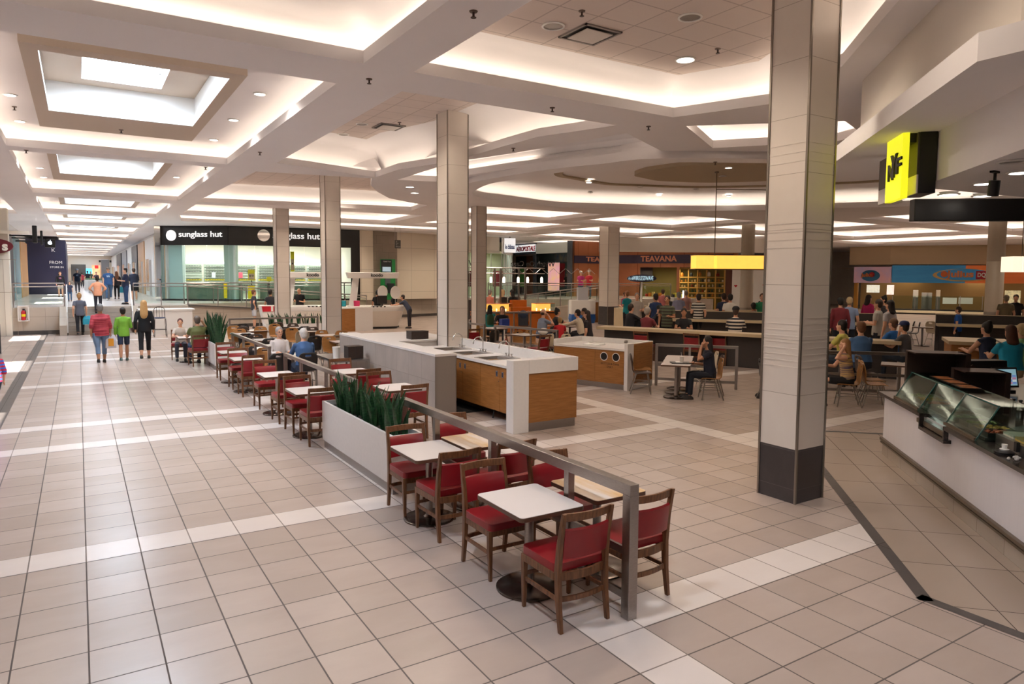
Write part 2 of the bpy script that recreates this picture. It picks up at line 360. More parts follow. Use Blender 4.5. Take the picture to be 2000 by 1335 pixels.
# corridor coffers with skylights
XL, XR = -0.74, 3.62
yb = [(-13, 1.58), (2.66, 11.1), (11.75, 20.9), (22.2, 29.2), (30.3, 37.2), (38.3, 45.2), (46.3, 53.2), (54.3, 61.2), (62.3, 69.2), (70.3, 77.2), (78.3, 85.2), (86.3, 93.2), (94.3, 101.2), (102.3, 109)]
for i, (ya, yc) in enumerate(yb):
    poly = [(XL, ya), (XR, ya), (XR, yc), (XL, yc)]
    if i in (0,): coffer(poly, 5.8); continue
    if i in (1, 2): fy0, fy1 = (3.9, 9.85) if i == 1 else (13.2, 18.95)
    else: fy0, fy1 = ya + 1.3, yc - 1.2
    F = [(-0.1, fy0), (2.68, fy0), (2.68, fy1), (-0.1, fy1)]
    coffer(poly, 5.7, holes=[F])
    ih = [(0.1, fy0 + 0.3), (2.48, fy0 + 0.3), (2.48, fy1 - 1.7 if i < 3 else fy1 - 0.6), (0.1, fy1 - 1.7 if i < 3 else fy1 - 0.6)]
    mb = MB(); flat(mb, F, [ih], 5.5)                       # tan dropped frame
    mb.add([(x, y, z) for z in (5.5, 5.7) for x, y in ccw(F)], [(k, (k + 1) % 4, (k + 1) % 4 + 4, k + 4) for k in range(4)])
    mb.cur = 1
    mb.add([(x, y, z) for z in (5.5, 5.62) for x, y in ccw(ih)], [(k, k + 4, (k + 1) % 4 + 4, (k + 1) % 4) for k in range(4)])
    ih2 = offset(ccw(ih), 0.05)
    mb.add([(x, y, z) for z in (5.62, 6.05) for x, y in ih2], [(k, k + 4, (k + 1) % 4 + 4, (k + 1) % 4) for k in range(4)])
    mb.cur = 2
    sk = [(0.62, ih[0][1] + 0.6), (1.9, ih[0][1] + 0.6), (1.9, ih[2][1] - 0.4), (0.62, ih[2][1] - 0.4)]
    flat(mb, ih2, [sk], 6.05)
    mb.cur = 1; mb.add([(x, y, z) for z in (6.05, 6.35) for x, y in ccw(sk)], [(k, k + 4, (k + 1) % 4 + 4, (k + 1) % 4) for k in range(4)])
    struct(mb.build('ceiling', [paint_tan, white, paint_tan]))
    fr = MB()
    for a, b in ((sk[0], sk[1]), (sk[1], sk[2]), (sk[2], sk[3]), (sk[3], sk[0])): fr.beam((*a, 6.35), (*b, 6.35), 0.07, 0.06)
    struct(fr.build('window_%d' % i, white))
    al = bpy.data.lights.new('skylight', 'AREA'); al.shape = 'RECTANGLE'; al.size = 1.28; al.size_y = sk[2][1] - sk[0][1]; al.cycles.is_portal = True
    ao = bpy.data.objects.new('skylight', al); COL.objects.link(ao); ao.location = (1.26, (sk[0][1] + sk[2][1]) / 2, 6.4)
    al2 = bpy.data.lights.new('skylight_glow', 'AREA'); al2.shape = 'RECTANGLE'; al2.size = 1.2; al2.size_y = sk[2][1] - sk[0][1] - 0.1; al2.energy = 210 if i < 5 else 150; al2.color = (0.70, 0.83, 1.0)
    ao2 = bpy.data.objects.new('skylight_glow', al2); COL.objects.link(ao2); ao2.location = (1.26, (sk[0][1] + sk[2][1]) / 2, 6.45)
# left side coffers
for ya, yc in ((-13, 10), (11.2, 20.9), (22.2, 31)): coffer([(-7.6, ya), (-1.75, ya), (-1.75, yc), (-7.6, yc)], 5.8)
# food court coffers
coffer(P([(807, 141), (1315, 229)]) + [tuple(at(1506, 203, Z0)[:2]), tuple(at(1645, 129, Z0)[:2]), tuple(at(1756, 0, Z0)[:2]), (5.2, -5.6), (4.3, -5.6)], 5.85, acoustic)
XB = at(807, 141, Z0).x
r1 = P([(733, 346), (778, 331)]) + [(7.72, 8.5), (7.96, 7.6), (8.0, 6.3), (8.0, 5.4)] + P([(1050, 267), (1195, 247)])
coffer([(XB + 0.25, 2.55)] + [(r1[-1][0], 2.55)] + r1[::-1][1:] + [tuple(at(540, 318, Z0)[:2])], 6.1, acoustic, inset=0.5, wide=0.3)
near = P([c2(358, 1003), c2(575, 935), c2(760, 890), c2(1000, 855), c2(1200, 820), c2(1640, 743)]); far = P([c2(1845, 848), c2(1600, 872), c2(1300, 905), c2(1000, 940), c2(760, 975), c2(575, 1013)])
coffer(near + far, 5.75, inset=0.2, wide=0.18)
coffer(P([(1340, 246), (1392, 289), (1505, 283), (1637, 275), (1685, 262), (1650, 236)]), 5.8, acoustic, inset=0.2)
coffer([(XB + 0.15, 11.9)] + [(at(733, 346, Z0).x, 11.4)] + P([(724, 362), (738, 375), (760, 387), (800, 395), (835, 401), (803, 411), (383, 394)]), 5.95, acoustic, inset=0.25)
coffer([(4.35, 21.9), (13.5, 21.2), (13.9, 26.6), (4.4, 26.6)], 5.75, paint)
coffer([(4.4, 27.6), (24, 27.6), (24, 31.2), (4.9, 31.2)], 5.7, paint)
for x0, x1, y0, y1 in ((13.6, 19.6, 16.2, 20.2), (20.8, 27.6, 14.6, 20.2), (15.2, 22.6, 21.6, 26.6), (24, 31, 21.6, 26.4), (32.4, 39.6, 21.6, 31), (25.4, 31, 27.6, 32), (29, 36, 12.5, 20.2), (37.2, 44.6, 12.5, 20.2), (46, 53, 12.5, 24), (46, 55, 0, 11), (36, 44.6, 1, 11), (41, 48, 25.5, 40), (30, 35, 2.5, 11), (29, 44, -12, -1), (30, 40, 33, 40)):
    coffer([(x0, y0), (x1, y0), (x1, y1), (x0, y1)], 5.75, paint)
# big oval dome over the food court
ZR = 5.1
inner = P([(923, 377), (950, 361), (1000, 351), (1100, 336), (1200, 326), (1300, 317)], ZR) + [(14.2, 2.7), (16.4, 1.3), (19.0, 0.0), (21.8, -0.4), (24.4, 0.4), (26, 2.6), (25.8, 5.2), (24.2, 7.6)] + P([(1450, 411), (1300, 411), (1200, 408), (1130, 406), (1075, 403), (980, 391), (940, 386)], ZR)
inner = smooth_closed(inner, 4); inner = ccw(inner)
HOLES.append(offset(inner, 0.55))
cd_ = coffer(inner, 5.75, top=paint, z=ZR, inset=1.1, lip=0.2, hole=False, wide=0.35)
mb = MB(); O = offset(inner, 0.55); n = len(O)
flat(mb, O, [inner], ZR)
mb.add([(x, y, ZR) for x, y in O] + [(x, y, Z0 + 0.05) for x, y in O], [(k, k + n, (k + 1) % n + n, (k + 1) % n)[::-1] for k in range(n)])
struct(mb.build('ceiling', paint, smooth=0.5))
cx_ = sum(p[0] for p in inner) / n; cy_ = sum(p[1] for p in inner) / n
def scaled(f, sx=0, sy=0): return [(cx_ + sx + (x - cx_) * f, cy_ + sy + (y - cy_) * f) for x, y in inner]
paint_taupe = mat('dome_paint', 'A8977F', 0.7)
for f, za, zb in ((0.66, 5.70, 5.76), (0.33, 5.64, 5.76)):
    A = scaled(f); B = scaled(f - 0.035); mb = MB()
    flat(mb, A, [B] if f > 0.5 else [], za)
    mb.add([(x, y, za) for x, y in A] + [(x, y, zb) for x, y in A], [(k, k + n, (k + 1) % n + n, (k + 1) % n)[::-1] for k in range(n)])
    if f > 0.5: mb.add([(x, y, za) for x, y in B] + [(x, y, zb) for x, y in B], [(k, k + n, (k + 1) % n + n, (k + 1) % n) for k in range(n)])
    struct(mb.build('ceiling', [paint_taupe], smooth=0.5))
mb = MB(); flat(mb, [(-9.2, -18.3), (75, -18.3), (75, 60), (5, 60), (5, 112), (-2.4, 112), (-2.4, 60), (-9.2, 60)], HOLES, Z0)
struct(mb.build('ceiling', paint))
rf = MB(); rf.box(-9.2, -0.2, -18.3, 112, 6.5, 6.6); rf.box(2.8, 75, -18.3, 112, 6.5, 6.6); struct(rf.build('ceiling', paint))

# ---- ceiling fittings: pot lights, vents, sprinklers
def pot(px, z, lit, label, r=0.09):
    c = at(*px, z); t = thing('downlight', label, 'ceiling light', (c.x, c.y, z))
    a = MB(); a.lathe([(r + 0.025, -0.003), (r + 0.025, -0.014), (r, -0.018), (r, 0.02), (r + 0.01, 0.02)], n=20, cap=False); a.build('trim_ring', white, t, smooth=0.6)
    a = MB(); a.lathe([(0.001, -0.006), (r, -0.006)], n=20, cap=False); a.build('lamp', lamp_glow if lit else lamp_off, t)
    return t
cA = lambda x, y: (x / 2.857, y / 2.857)
for i, (q, where) in enumerate([((1450, 522), 'nearest of the three along the right side of the big skylight'), ((1303, 667), 'middle of the three along the right side of the big skylight'), ((1193, 778), 'furthest of the three along the right side of the big skylight'),
        ((55, 527), 'lower left of the big skylight, in front of its neighbour'), ((110, 674), 'at the far left corner of the big skylight')]):
    pot(cA(*q), 5.7, True, 'round lit downlight ' + where)
for q, l in (((985, 987), 'right of the second skylight'), ((243, 987), 'left of the second skylight, further one'), ((222, 935), 'left of the second skylight, nearer one')): pot(cA(*q), 5.7, True, 'small round lit downlight ' + l)
pot(c2(1968, 331), 5.85, True, 'round lit downlight in the tiled ceiling left of the big pillar', 0.13)
pot(c2(1230, 143), 5.85, False, 'dark round ceiling speaker left of the big square vent', 0.13)
pot((1348, 33), 5.85, False, 'dark round ceiling speaker right of the square vent near the top edge', 0.13)
pot(cA(1782, 817), 6.1, True, 'round lit downlight beside a small square vent above the long beam', 0.12)
pot(c2(60, 748), 6.1, False, 'dark round ceiling speaker, nearer the long beam', 0.12); pot(c2(163, 691), 6.1, False, 'dark round ceiling speaker beside the dark square vent', 0.12)
cR = lambda x, y: (700 + x / 2, 150 + y / 2)
for q, l in (((201, 429), 'nearer one on the curved soffit left of the tall pillar'), ((220, 452), 'further one on the curved soffit left of the tall pillar')): pot(cR(*q), Z0, True, 'round lit downlight, ' + l, 0.12)
for i, q in enumerate([(655, 437), (906, 452), (900, 411), (1100, 430), (1175, 461), (1318, 439), (1446, 354), (1423, 387), (1446, 465)]):
    pot(cR(*q), 5.66 if i < 6 else 5.63, i % 2 == 0, ['far left', 'second from left at the glowing rim', 'left on the inner step', 'centre on the inner step', 'near the glowing rim, middle', 'right of centre', 'upper one beside the hanging rod', 'lower one beside the hanging rod', 'behind the hanging rod'][i] + ' small downlight in the oval dome', 0.09)
def vent(px, z, s, label, rz=0.0, lit=False):
    c = at(*px, z); t = thing('ceiling_vent', label, 'vent', (c.x, c.y, z - 0.002), rz)
    a = MB(); s2 = s / 2
    for x0, x1, y0, y1 in ((-s2, s2, -s2, -s2 + 0.03), (-s2, s2, s2 - 0.03, s2), (-s2, -s2 + 0.03, -s2, s2), (s2 - 0.03, s2, -s2, s2)): a.box(x0, x1, y0, y1, -0.02, 0)
    a.build('frame', mat('vent_frame', '8B7F78', 0.5), t)
    a = MB(); a.box(-s2 + 0.03, s2 - 0.03, -s2 + 0.03, s2 - 0.03, -0.006, -0.001); a.build('duct', mat('vent_dark', '2A2625', 0.6), t)
    a = MB(); a.box(-s2 + 0.09, s2 - 0.09, -s2 + 0.09, s2 - 0.09, -0.035, -0.025); a.build('plate', mat('vent_plate', 'C9BDB3', 0.5, emit='FFE9CF' if lit else None, es=1.0 if lit else 0), t)
vent(c2(1435, 190), 5.85, 0.62, 'large square vent with a dark slot in the tiled ceiling')
vent(c2(312, 705), 6.1, 0.62, 'dark rimmed square vent left of the tall pillar'); vent(cA(1910, 828), 6.1, 0.62, 'small square vent beside the lit downlight above the long beam')
vent((1350 + 0, 0), 5.85, 0.01, 'unused') if False else None
def sprinkler(px, z, label):
    c = at(*px, z); t = thing('sprinkler', label, 'sprinkler', (c.x, c.y, z))
    a = MB(); a.lathe([(0.001, 0), (0.045, 0), (0.04, -0.012), (0.015, -0.015)], n=12); a.build('escutcheon', mat('sprinkler_ring', '6B5A50', 0.4, metal=0.7), t, smooth=0.5)
    a = MB(); a.lathe([(0.012, -0.012), (0.012, -0.06), (0.03, -0.062), (0.03, -0.068), (0.001, -0.07)], n=10); a.build('head', mat('sprinkler_head', '4A3A34', 0.4, metal=0.7), t, smooth=0.5)
SP = [(c2(785, 62), Z0, 'on the long beam near the top edge of the picture'), (c2(203, 440), Z0, 'where the long beam meets the first cross beam'), (c2(1225, 600), Z0, 'on the cross beam above and right of the tall pillar'), (c2(1762, 704), Z0, 'on the wide soffit left of the big pillar'),
      (c2(1390, 60), 5.85, 'left of the big square vent in the tiled ceiling'), ((1402, 95), 5.85, 'between the lit downlight and the big pillar'), (cA(80, 594), 5.7, 'left of the big skylight'), (cA(676, 724), 5.5, 'on the tan frame of the big skylight'),
      (cA(1450, 848), Z0, 'on the long beam left of the tiled ceiling'), ((51, 293), Z0, 'on the cross beam at the far left'), (cA(1147, 931), Z0, 'at the right end of the second cross beam'), (c2(1007, 826), Z0, 'between the two curved light coves'),
      (c2(372, 682), 6.1, 'beside the dark rimmed vent'), (cA(1960, 812), 6.1, 'above the small square vent'), ((1397, 316), ZR, 'on the rim of the oval dome left of the hanging rod')]
for q, z, l in SP: sprinkler(q, z, 'small brass sprinkler ' + l)

# ---- columns
colmat = grid_mat('column_tile', 'D6CBC0', 'E0D6CC', 'A79A8E', 3.0, 0.62, gw=0.006, axes=(0, 2), rough=0.35, var=0.4, nscale=2.0, mottled=0.5)
coldark = grid_mat('column_base_tile', '3E3838', '4C4544', '6A6260', 3.0, 0.44, gw=0.004, axes=(0, 2), off=(0, 0.16), rough=0.3, var=0.4, nscale=3.0)
trimm = mat('column_edge_trim', '8E857B', 0.3, metal=0.8)
def column(x, y, s, z0, z1, dark, label, rows=True, ribs=()):
    t = thing('column', label, 'column', (x, y, z0))
    h = s / 2; a = MB(); a.box(-h, h, -h, h, dark, z1 - z0); a.build('cladding', colmat, t)
    if dark: a = MB(); a.box(-h, h, -h, h, 0, dark); a.build('plinth', coldark, t)
    for sx in (-1, 1):
        for sy in (-1, 1): a = MB(); a.box(sx * h - 0.012, sx * h + 0.012, sy * h - 0.012, sy * h + 0.012, 0, z1 - z0); a.build('corner_trim', trimm, t)
    if ribs:
        a = MB()
        for z in ribs: a.box(-h - 0.004, h + 0.004, -h - 0.004, h + 0.004, z - 0.006, z + 0.006)
        a.build('relief_bands', colmat, t)
    return t
RB = [1.55 + 0.07 * k for k in range(9)] + [2.9 + 0.09 * k for k in range(4)] + [3.85 + 0.1 * k for k in range(3)]
column(7.5, -2.03, 0.5, 0, 5.85, 0.62, 'big square tiled column with dark plinth standing in the open floor, nearest of all', ribs=RB)
column(7.5, 6.67, 0.5, 0, 6.1, 0, 'tall square cream column rising behind the sink counter', ribs=RB)
column(7.5, 15.4, 0.5, 0, 5.95, 0, 'square cream column on the right of the pair by the wooden cafe chairs', ribs=RB)
column(7.5, 21.9, 0.5, 0, 5.8, 0, 'square cream column on the left of the pair by the wooden cafe chairs', ribs=RB)
c_ = at(1188, 634, 0); column(c_.x + 0.2, c_.y + 0.25, 0.75, 0, 5.3, 0.62 * 1.6, 'distant square column with dark plinth in front of the orange tea shop', ribs=[z * 1.1 for z in RB])
q = at(924, 640, 0); column(q.x * 0.62 + 3, q.y * 0.62 + 2, 0.42, 0, 5.3, 0, 'narrow square column half hidden behind the tall one by the sinks')
def roundcol(px, y, r, label, band=0.0):
    c = at(px, y, 0); t = thing('round_column', label, 'column', (c.x, c.y, 0))
    a = MB(); a.lathe([(r, 0), (r, 3.4), (r - 0.008, 3.41), (r, 3.42), (r, 5.3)], n=32); a.build('shaft', mat('round_column_paint', 'A89A88', 0.45, noise=0.04, nscale=2), t, smooth=0.8)
    a = MB(); a.lathe([(r + 0.004, 0.9), (r + 0.01, 0.93), (r + 0.01, 1.03), (r + 0.004, 1.06)], n=32, cap=False); a.build('metal_band', trimm, t, smooth=0.8)
roundcol(1456, 640, 0.33, 'round taupe column left of the big pillar behind the orange lamp shade')
roundcol(1937, 652, 0.36, 'round taupe column at the right in front of the juice bar')
# ================================================================== furniture
wood = mat('walnut_wood', '7E5233', 0.38, noise=1, nscale=5, stretch=(10, 10, 1.2), col2='5A3720')
leather = mat('red_vinyl', '8E1620', 0.33, noise=0.12, nscale=6, bump=0.05, bscale=150)
leather_dk = mat('red_vinyl_back', '7C141B', 0.42, noise=0.1, nscale=6)
tabletop = mat('white_laminate', 'E2D8D2', 0.22, noise=0.03, nscale=3)
tabletop_worn = mat('white_laminate_worn', 'E2D8D2', 0.25, noise=1, nscale=1.6, stretch=(4, 0.6, 1), col2='D9B27E')
tableedge = mat('brown_table_edge', '5F4231', 0.45)
basemat = mat('table_base_steel', '6B5F58', 0.22, metal=0.9, noise=0.15, nscale=20)
oak = mat('oak_panel', 'A8713C', 0.42, noise=1, nscale=3.0, stretch=(1.2, 1.2, 14), col2='93602F')
quartz = mat('white_quartz', 'E6E1DE', 0.25, noise=0.03, nscale=20)
greytile = grid_mat('half_wall_tile', 'A59A92', 'BFB4AB', '8A8079', 0.6, 0.6, gw=0.005, axes=(1, 2), off=(4.15, 0.05), rough=0.45, var=0.35, nscale=1.6, mottled=0.7)
stonetile = grid_mat('low_wall_tile', 'B2A596', 'C6BAAC', '978B80', 0.8, 0.75, gw=0.012, axes=(0, 2), rough=0.45, var=0.4, nscale=1.2, mottled=0.6)
cream = mat('cream_bar_top', 'CDB895', 0.35, noise=0.06, nscale=4)
charcoal = mat('charcoal_panel', '3A3534', 0.5, noise=0.1, nscale=3)
leafg = mat('snake_leaf', '2E5A34', 0.42, noise=1, nscale=9, stretch=(1, 1, 5), col2='16341D')
soil = mat('potting_soil', '2B211B', 0.95)

def make_red_chair():
    t = thing('dining_chair', 'x', 'chair')
    for s in (-1, 1):
        a = MB(); x = s * 0.215    # rear leg and stile in one bent post
        pts = [(x, -0.262, 0), (x, -0.232, 0.22), (x, -0.222, 0.44), (x, -0.245, 0.66), (x, -0.292, 0.885)]; ws = [(0.030, 0.034), (0.036, 0.044), (0.038, 0.05), (0.034, 0.044), (0.03, 0.034)]
        a.loft([[(p[0] + i * w_[0] / 2, p[1] + j * w_[1] / 2, p[2]) for i, j in ((-1, -1), (1, -1), (1, 1), (-1, 1))] for p, w_ in zip(pts, ws)])
        a.build('rear_leg', wood, t, bevel=0.004)
        a = MB(); pts = [(x, 0.222, 0), (x * 1.01, 0.215, 0.22), (x * 1.01, 0.212, 0.43)]; w3 = (0.026, 0.036, 0.042)
        a.loft([[(p[0] + i * w_ / 2, p[1] + j * w_ / 2, p[2]) for i, j in ((-1, -1), (1, -1), (1, 1), (-1, 1))] for p, w_ in zip(pts, w3)])
        a.build('front_leg', wood, t, bevel=0.003)
        a = MB(); a.beam((x, 0.205, 0.235), (x, -0.225, 0.235), 0.018, 0.032); a.build('stretcher', wood, t, bevel=0.003)
    a = MB(); a.beam((-0.2, 0.212, 0.27), (0.2, 0.212, 0.27), 0.018, 0.03); a.build('stretcher', wood, t, bevel=0.003)
    a = MB(); n = 8
    a.loft([[(x, -0.228 - 0.03 * (1 - (x / 0.2) ** 2) + dy, 0.235 + dz) for dy, dz in ((-0.009, -0.018), (0.009, -0.018), (0.009, 0.018), (-0.009, 0.018))] for x in [-0.2 + 0.4 * k / n for k in range(n + 1)]])
    a.build('stretcher', wood, t)
    a = MB()
    a.box(-0.225, 0.225, 0.19, 0.222, 0.375, 0.432)
    for s in (-1, 1): a.hexa([(s * 0.225 - 0.012, -0.2, 0.375), (s * 0.225 + 0.012 * 0, -0.2, 0.375), (s * 0.225, 0.2, 0.375), (s * 0.225 - 0.012, 0.2, 0.375)][::1 if s > 0 else 1], [(s * 0.225 - 0.012, -0.2, 0.432), (s * 0.225, -0.2, 0.432), (s * 0.225, 0.2, 0.432), (s * 0.225 - 0.012, 0.2, 0.432)])
    a.loft([[(x, -0.215 - 0.035 * (1 - (x / 0.2) ** 2) + dy, 0.40 + dz) for dy, dz in ((-0.011, -0.03), (0.011, -0.03), (0.011, 0.03), (-0.011, 0.03))] for x in [-0.2 + 0.4 * k / n for k in range(n + 1)]])
    a.build('apron', wood, t)
    a = MB(); rbox(a, -0.23, 0.23, -0.215, 0.245, 0.43, 0.492, 0.045); a.build('seat', leather, t, bevel=0.022, bseg=3, smooth=0.9)
    a = MB(); n = 10      # curved padded back panel
    def curve(x, z): return -0.232 - (z - 0.5) * 0.125 - 0.035 * (1 - (x / 0.2) ** 2)
    X_ = [-0.198 + 0.396 * k / n for k in range(n + 1)]
    a.loft([[(x, curve(x, z) + d, z) for z, d in ((0.535, -0.004), (0.545, 0.018), (0.65, 0.026), (0.755, 0.018), (0.768, -0.004), (0.755, -0.02), (0.65, -0.02), (0.545, -0.02))] for x in X_])
    a.build('back_cushion', leather, t, smooth=0.9)
    a = MB(); a.loft([[(x, curve(x, z) + d, z) for z, d in ((0.822, -0.014), (0.822, 0.01), (0.884, 0.008), (0.884, -0.014))] for x in [-0.205 + 0.41 * k / n for k in range(n + 1)]])
    a.build('top_rail', wood, t, bevel=0.004)
    return t
def make_table(name='cafe_table', sx=0.6, sy=0.7, topm=None, rb=0.27, drop=0.0):
    t = thing(name, 'x', 'table')
    a = MB(); rbox(a, -sx / 2, sx / 2, -sy / 2, sy / 2, 0.722, 0.738, 0.035, 5); a.build('tabletop', topm or tabletop, t)
    a = MB(); rbox(a, -sx / 2 - 0.002, sx / 2 + 0.002, -sy / 2 - 0.002, sy / 2 + 0.002, 0.702, 0.734, 0.036, 5); a.build('edge_band', tableedge, t)
    a = MB(); a.lathe([(0.037, 0.02), (0.037, 0.69)], n=20, cap=False); a.build('pole', steel, t, smooth=0.9)
    a = MB(); a.box(-0.16, 0.16, -0.03, 0.03, 0.688, 0.702); a.box(-0.03, 0.03, -0.16, 0.16, 0.688, 0.702); a.build('bracket', black, t)
    a = MB(); a.lathe([(rb, 0.004), (rb, 0.018), (rb - 0.02, 0.026), (0.06, 0.032), (0.04, 0.05)], n=36); a.build('base', basemat, t, smooth=0.5)
    return t
def superel(a, b, e, n=28): return [(a * math.copysign(abs(math.cos(2 * PI * k / n)) ** e, math.cos(2 * PI * k / n)), b * math.copysign(abs(math.sin(2 * PI * k / n)) ** e, math.sin(2 * PI * k / n))) for k in range(n)]
def shell_mesh(W=0.42, hole=True):
    """bent ply shell: seat then back with an oval hand hole, thickness by Solidify"""
    prof = [(0.215, 0.435), (0.19, 0.452), (0.10, 0.455), (0.0, 0.448), (-0.10, 0.444), (-0.155, 0.45), (-0.188, 0.475), (-0.205, 0.52), (-0.218, 0.60), (-0.232, 0.68), (-0.246, 0.745), (-0.252, 0.785), (-0.258, 0.825), (-0.262, 0.85), (-0.265, 0.868)]
    wid = [0.17, 0.2, 0.21, 0.21, 0.205, 0.195, 0.19, 0.19, 0.2, 0.208, 0.208, 0.2, 0.18, 0.15, 0.10]
    nx = 12; vs = []; fs = []
    for (y, z), w_ in zip(prof, wid):
        for k in range(nx + 1):
            u = -1 + 2 * k / nx; back = max(0, min(1, (z - 0.5) / 0.2))
            vs.append((u * w_ * W / 0.42, y + (0.03 * u * u) * back, z + 0.012 * u * u * (1 - back)))
    for i in range(len(prof) - 1):
        for k in range(nx):
            if hole and i in (11,) and 3 < k < 8: continue
            a = i * (nx + 1) + k; fs.append((a, a + 1, a + nx + 2, a + nx + 1))
    mb = MB(); mb.add(vs, fs); return mb
def make_shell_chair(m_, legm, legs=True):
    t = thing('cafe_chair', 'x', 'chair')
    o = shell_mesh().build('seat_shell', m_, t, smooth=0)
    s = o.modifiers.new('thickness', 'SOLIDIFY'); s.thickness = 0.014; s.offset = 0
    for sx in (-1, 1):
        a = MB(); a.tube([(sx * 0.15, 0.13, 0.445), (sx * 0.19, 0.2, 0)], 0.011, 8); a.build('leg', legm, t, smooth=0.9)
        a = MB(); a.tube([(sx * 0.15, -0.12, 0.44), (sx * 0.19, -0.25, 0)], 0.011, 8); a.build('leg', legm, t, smooth=0.9)
        a = MB(); a.tube([(sx * 0.172, 0.167, 0.22), (sx * 0.172, -0.185, 0.22)], 0.008, 6); a.build('stretcher', legm, t, smooth=0.9)
    a = MB(); a.tube([(-0.175, 0.172, 0.19), (0.175, 0.172, 0.19)], 0.008, 6); a.tube([(-0.17, -0.19, 0.24), (0.17, -0.19, 0.24)], 0.008, 6); a.build('cross_bar', legm, t, smooth=0.9)
    a = MB(); a.box(-0.15, 0.15, -0.12, -0.1, 0.425, 0.44); a.box(-0.15, 0.15, 0.11, 0.13, 0.43, 0.445); a.build('seat_bracket', legm, t)
    return t
class Proto:     # the first call places the prototype itself, later calls copy it
    def __init__(s, o): s.o = o; s.used = False
    def __call__(s, loc, rz, label, group=None, sc_=1.0):
        if not s.used:
            s.used = True; o = s.o; o.location = loc; o.rotation_euler = (0, 0, rz); tag(o, label, None, group)
        else: o = dup(s.o, loc, rz, label, group)
        o.scale = (sc_, sc_, sc_); return o
redchair = Proto(make_red_chair()); tbl = Proto(make_table()); tblw = Proto(make_table(topm=tabletop_worn, sx=0.55, sy=0.66))
G1 = 'red cafe chairs along the rail'
XC = 3.52
for (y, rz, l) in [(-2.94, 0, 'nearest to the camera, back turned, at the nearest white table'),
                   (-1.98, PI, 'facing the camera across the nearest white table left of the rail'),
                   (-0.95, 0.03, 'back to the camera at the second table left of the rail'),
                   (-0.2, PI - 0.02, 'against the near end of the white planter, facing the camera'),
                   (3.43, 0.0, 'touching the far end of the long white planter, back to the camera'),
                   (4.32, PI + 0.03, 'facing the camera, first table beyond the long planter, left of rail'),
                   (5.28, 0.02, 'back turned, second table beyond the long planter, left of rail'),
                   (6.75, PI, 'facing the camera, second table beyond the long planter, left of rail'),
                   (8.37, 0, 'back turned, third table beyond the long planter, left of rail'),
                   (9.45, PI, 'facing the camera, third table beyond the long planter, left of rail'),
                   (11.05, PI, 'standing right against the short planter with tall leaves')]:
    redchair((XC, y, 0), rz, 'red vinyl chair ' + l, G1)
for y, l in [(-2.46, 'nearest of all, left of the rail'), (-0.55, 'beside the near end of the long planter, left of the rail'), (3.9, 'first beyond the long planter, left of the rail'), (6.0, 'second beyond the long planter, left of the rail'), (8.85, 'third beyond the long planter, left of the rail'), (10.4, 'last before the short planter, left of the rail')]:
    tbl((3.52, y, 0), 0, 'white square table ' + l, 'white pedestal tables along the rail')
G2 = 'red cafe chairs right of the rail'
for x, y, rz, l in [(4.18, -2.9, 0.02, 'behind the steel end post, back turned, at the nearest worn table'), (4.22, -2.0, PI, 'facing the camera at the nearest worn table right of the rail'), (4.2, -0.92, 0, 'back to the camera at the second worn table right of the rail'), (4.24, 0.12, PI, 'facing the camera at the second worn table right of the rail'),
                    (4.83, 3.02, 0, 'back to the camera in front of the tiled half wall, nearest one'), (4.87, 4.1, PI, 'facing the camera by the near end of the tiled half wall'), (4.85, 5.1, 0, 'back to the camera beside the middle of the tiled half wall'), (4.9, 6.3, PI, 'facing the camera beside the brown box behind the half wall')]:
    redchair((x, y, 0), rz, 'red vinyl chair ' + l, G2)
for x, y, l in [(4.24, -2.45, 'nearest one right of the rail, orange worn edge'), (4.15, -0.42, 'second one right of the rail, orange worn edge')]:
    tblw((x, y, 0), 0, 'white square table ' + l, 'worn white tables right of the rail')
for x, y, l in [(4.85, 3.5, 'in front of the tiled half wall, nearer one'), (4.87, 5.72, 'beside the tiled half wall, further one')]:
    tbl((x, y, 0), 0, 'white square table ' + l, 'white tables beside the half wall')

# ---- railings
def railing(pts, posts, label, h=1.03, bars=(0.16, 0.5), endp=True, w_=0.065):
    p, q = Vector((*pts[0], 0)), Vector((*pts[1], 0)); d = (q - p); L = d.length; rz = math.atan2(d.y, d.x)
    t = thing('steel_railing', label, 'railing', p, rz)
    a = MB(); a.box(-w_ / 2, L + w_ / 2, -w_ / 2, w_ / 2, h - w_, h); a.build('top_rail', steel, t, bevel=0.004)
    for i, u in enumerate(posts):
        a = MB(); s = w_ / 2 if (u in (0, 1)) else w_ * 0.38; a.box(u * L - s, u * L + s, -s, s, 0, h - w_); a.build('post', steel, t, bevel=0.003)
    for z in bars: a = MB(); a.box(0, L, -0.012, 0.012, z - 0.03, z + 0.03); a.build('lower_bar', steel, t)
    return t
railing(((3.88, -3.28), (3.88, 0.95)), (0, 0.18, 0.48, 0.78, 1), 'long brushed steel rail between the nearest red chairs, ending in a thick post', w_=0.085)
railing(((3.88, 2.75), (3.88, 6.85)), (0, 0.35, 0.72, 1), 'brushed steel rail behind the long planter, beside the elderly couple')
railing(((3.9, 8.3), (3.9, 12.5)), (0, 0.33, 0.66, 1), 'brushed steel rail running to the short planter')
a_, b_ = at(448, 623, 1.0), at(620, 618.5, 1.0); railing((a_[:2], b_[:2]), (0, 0.33, 0.66, 1), 'steel rail behind the wooden cafe chairs, in front of the phone kiosk')
a_, b_ = at(1248, 668, 1.0), at(1434, 676, 1.0); railing((Vector((12.05, 4.95)), Vector((13.2, 3.55))), (0, 0.42, 1), 'steel rail behind the woman with long dark hair', h=1.0)
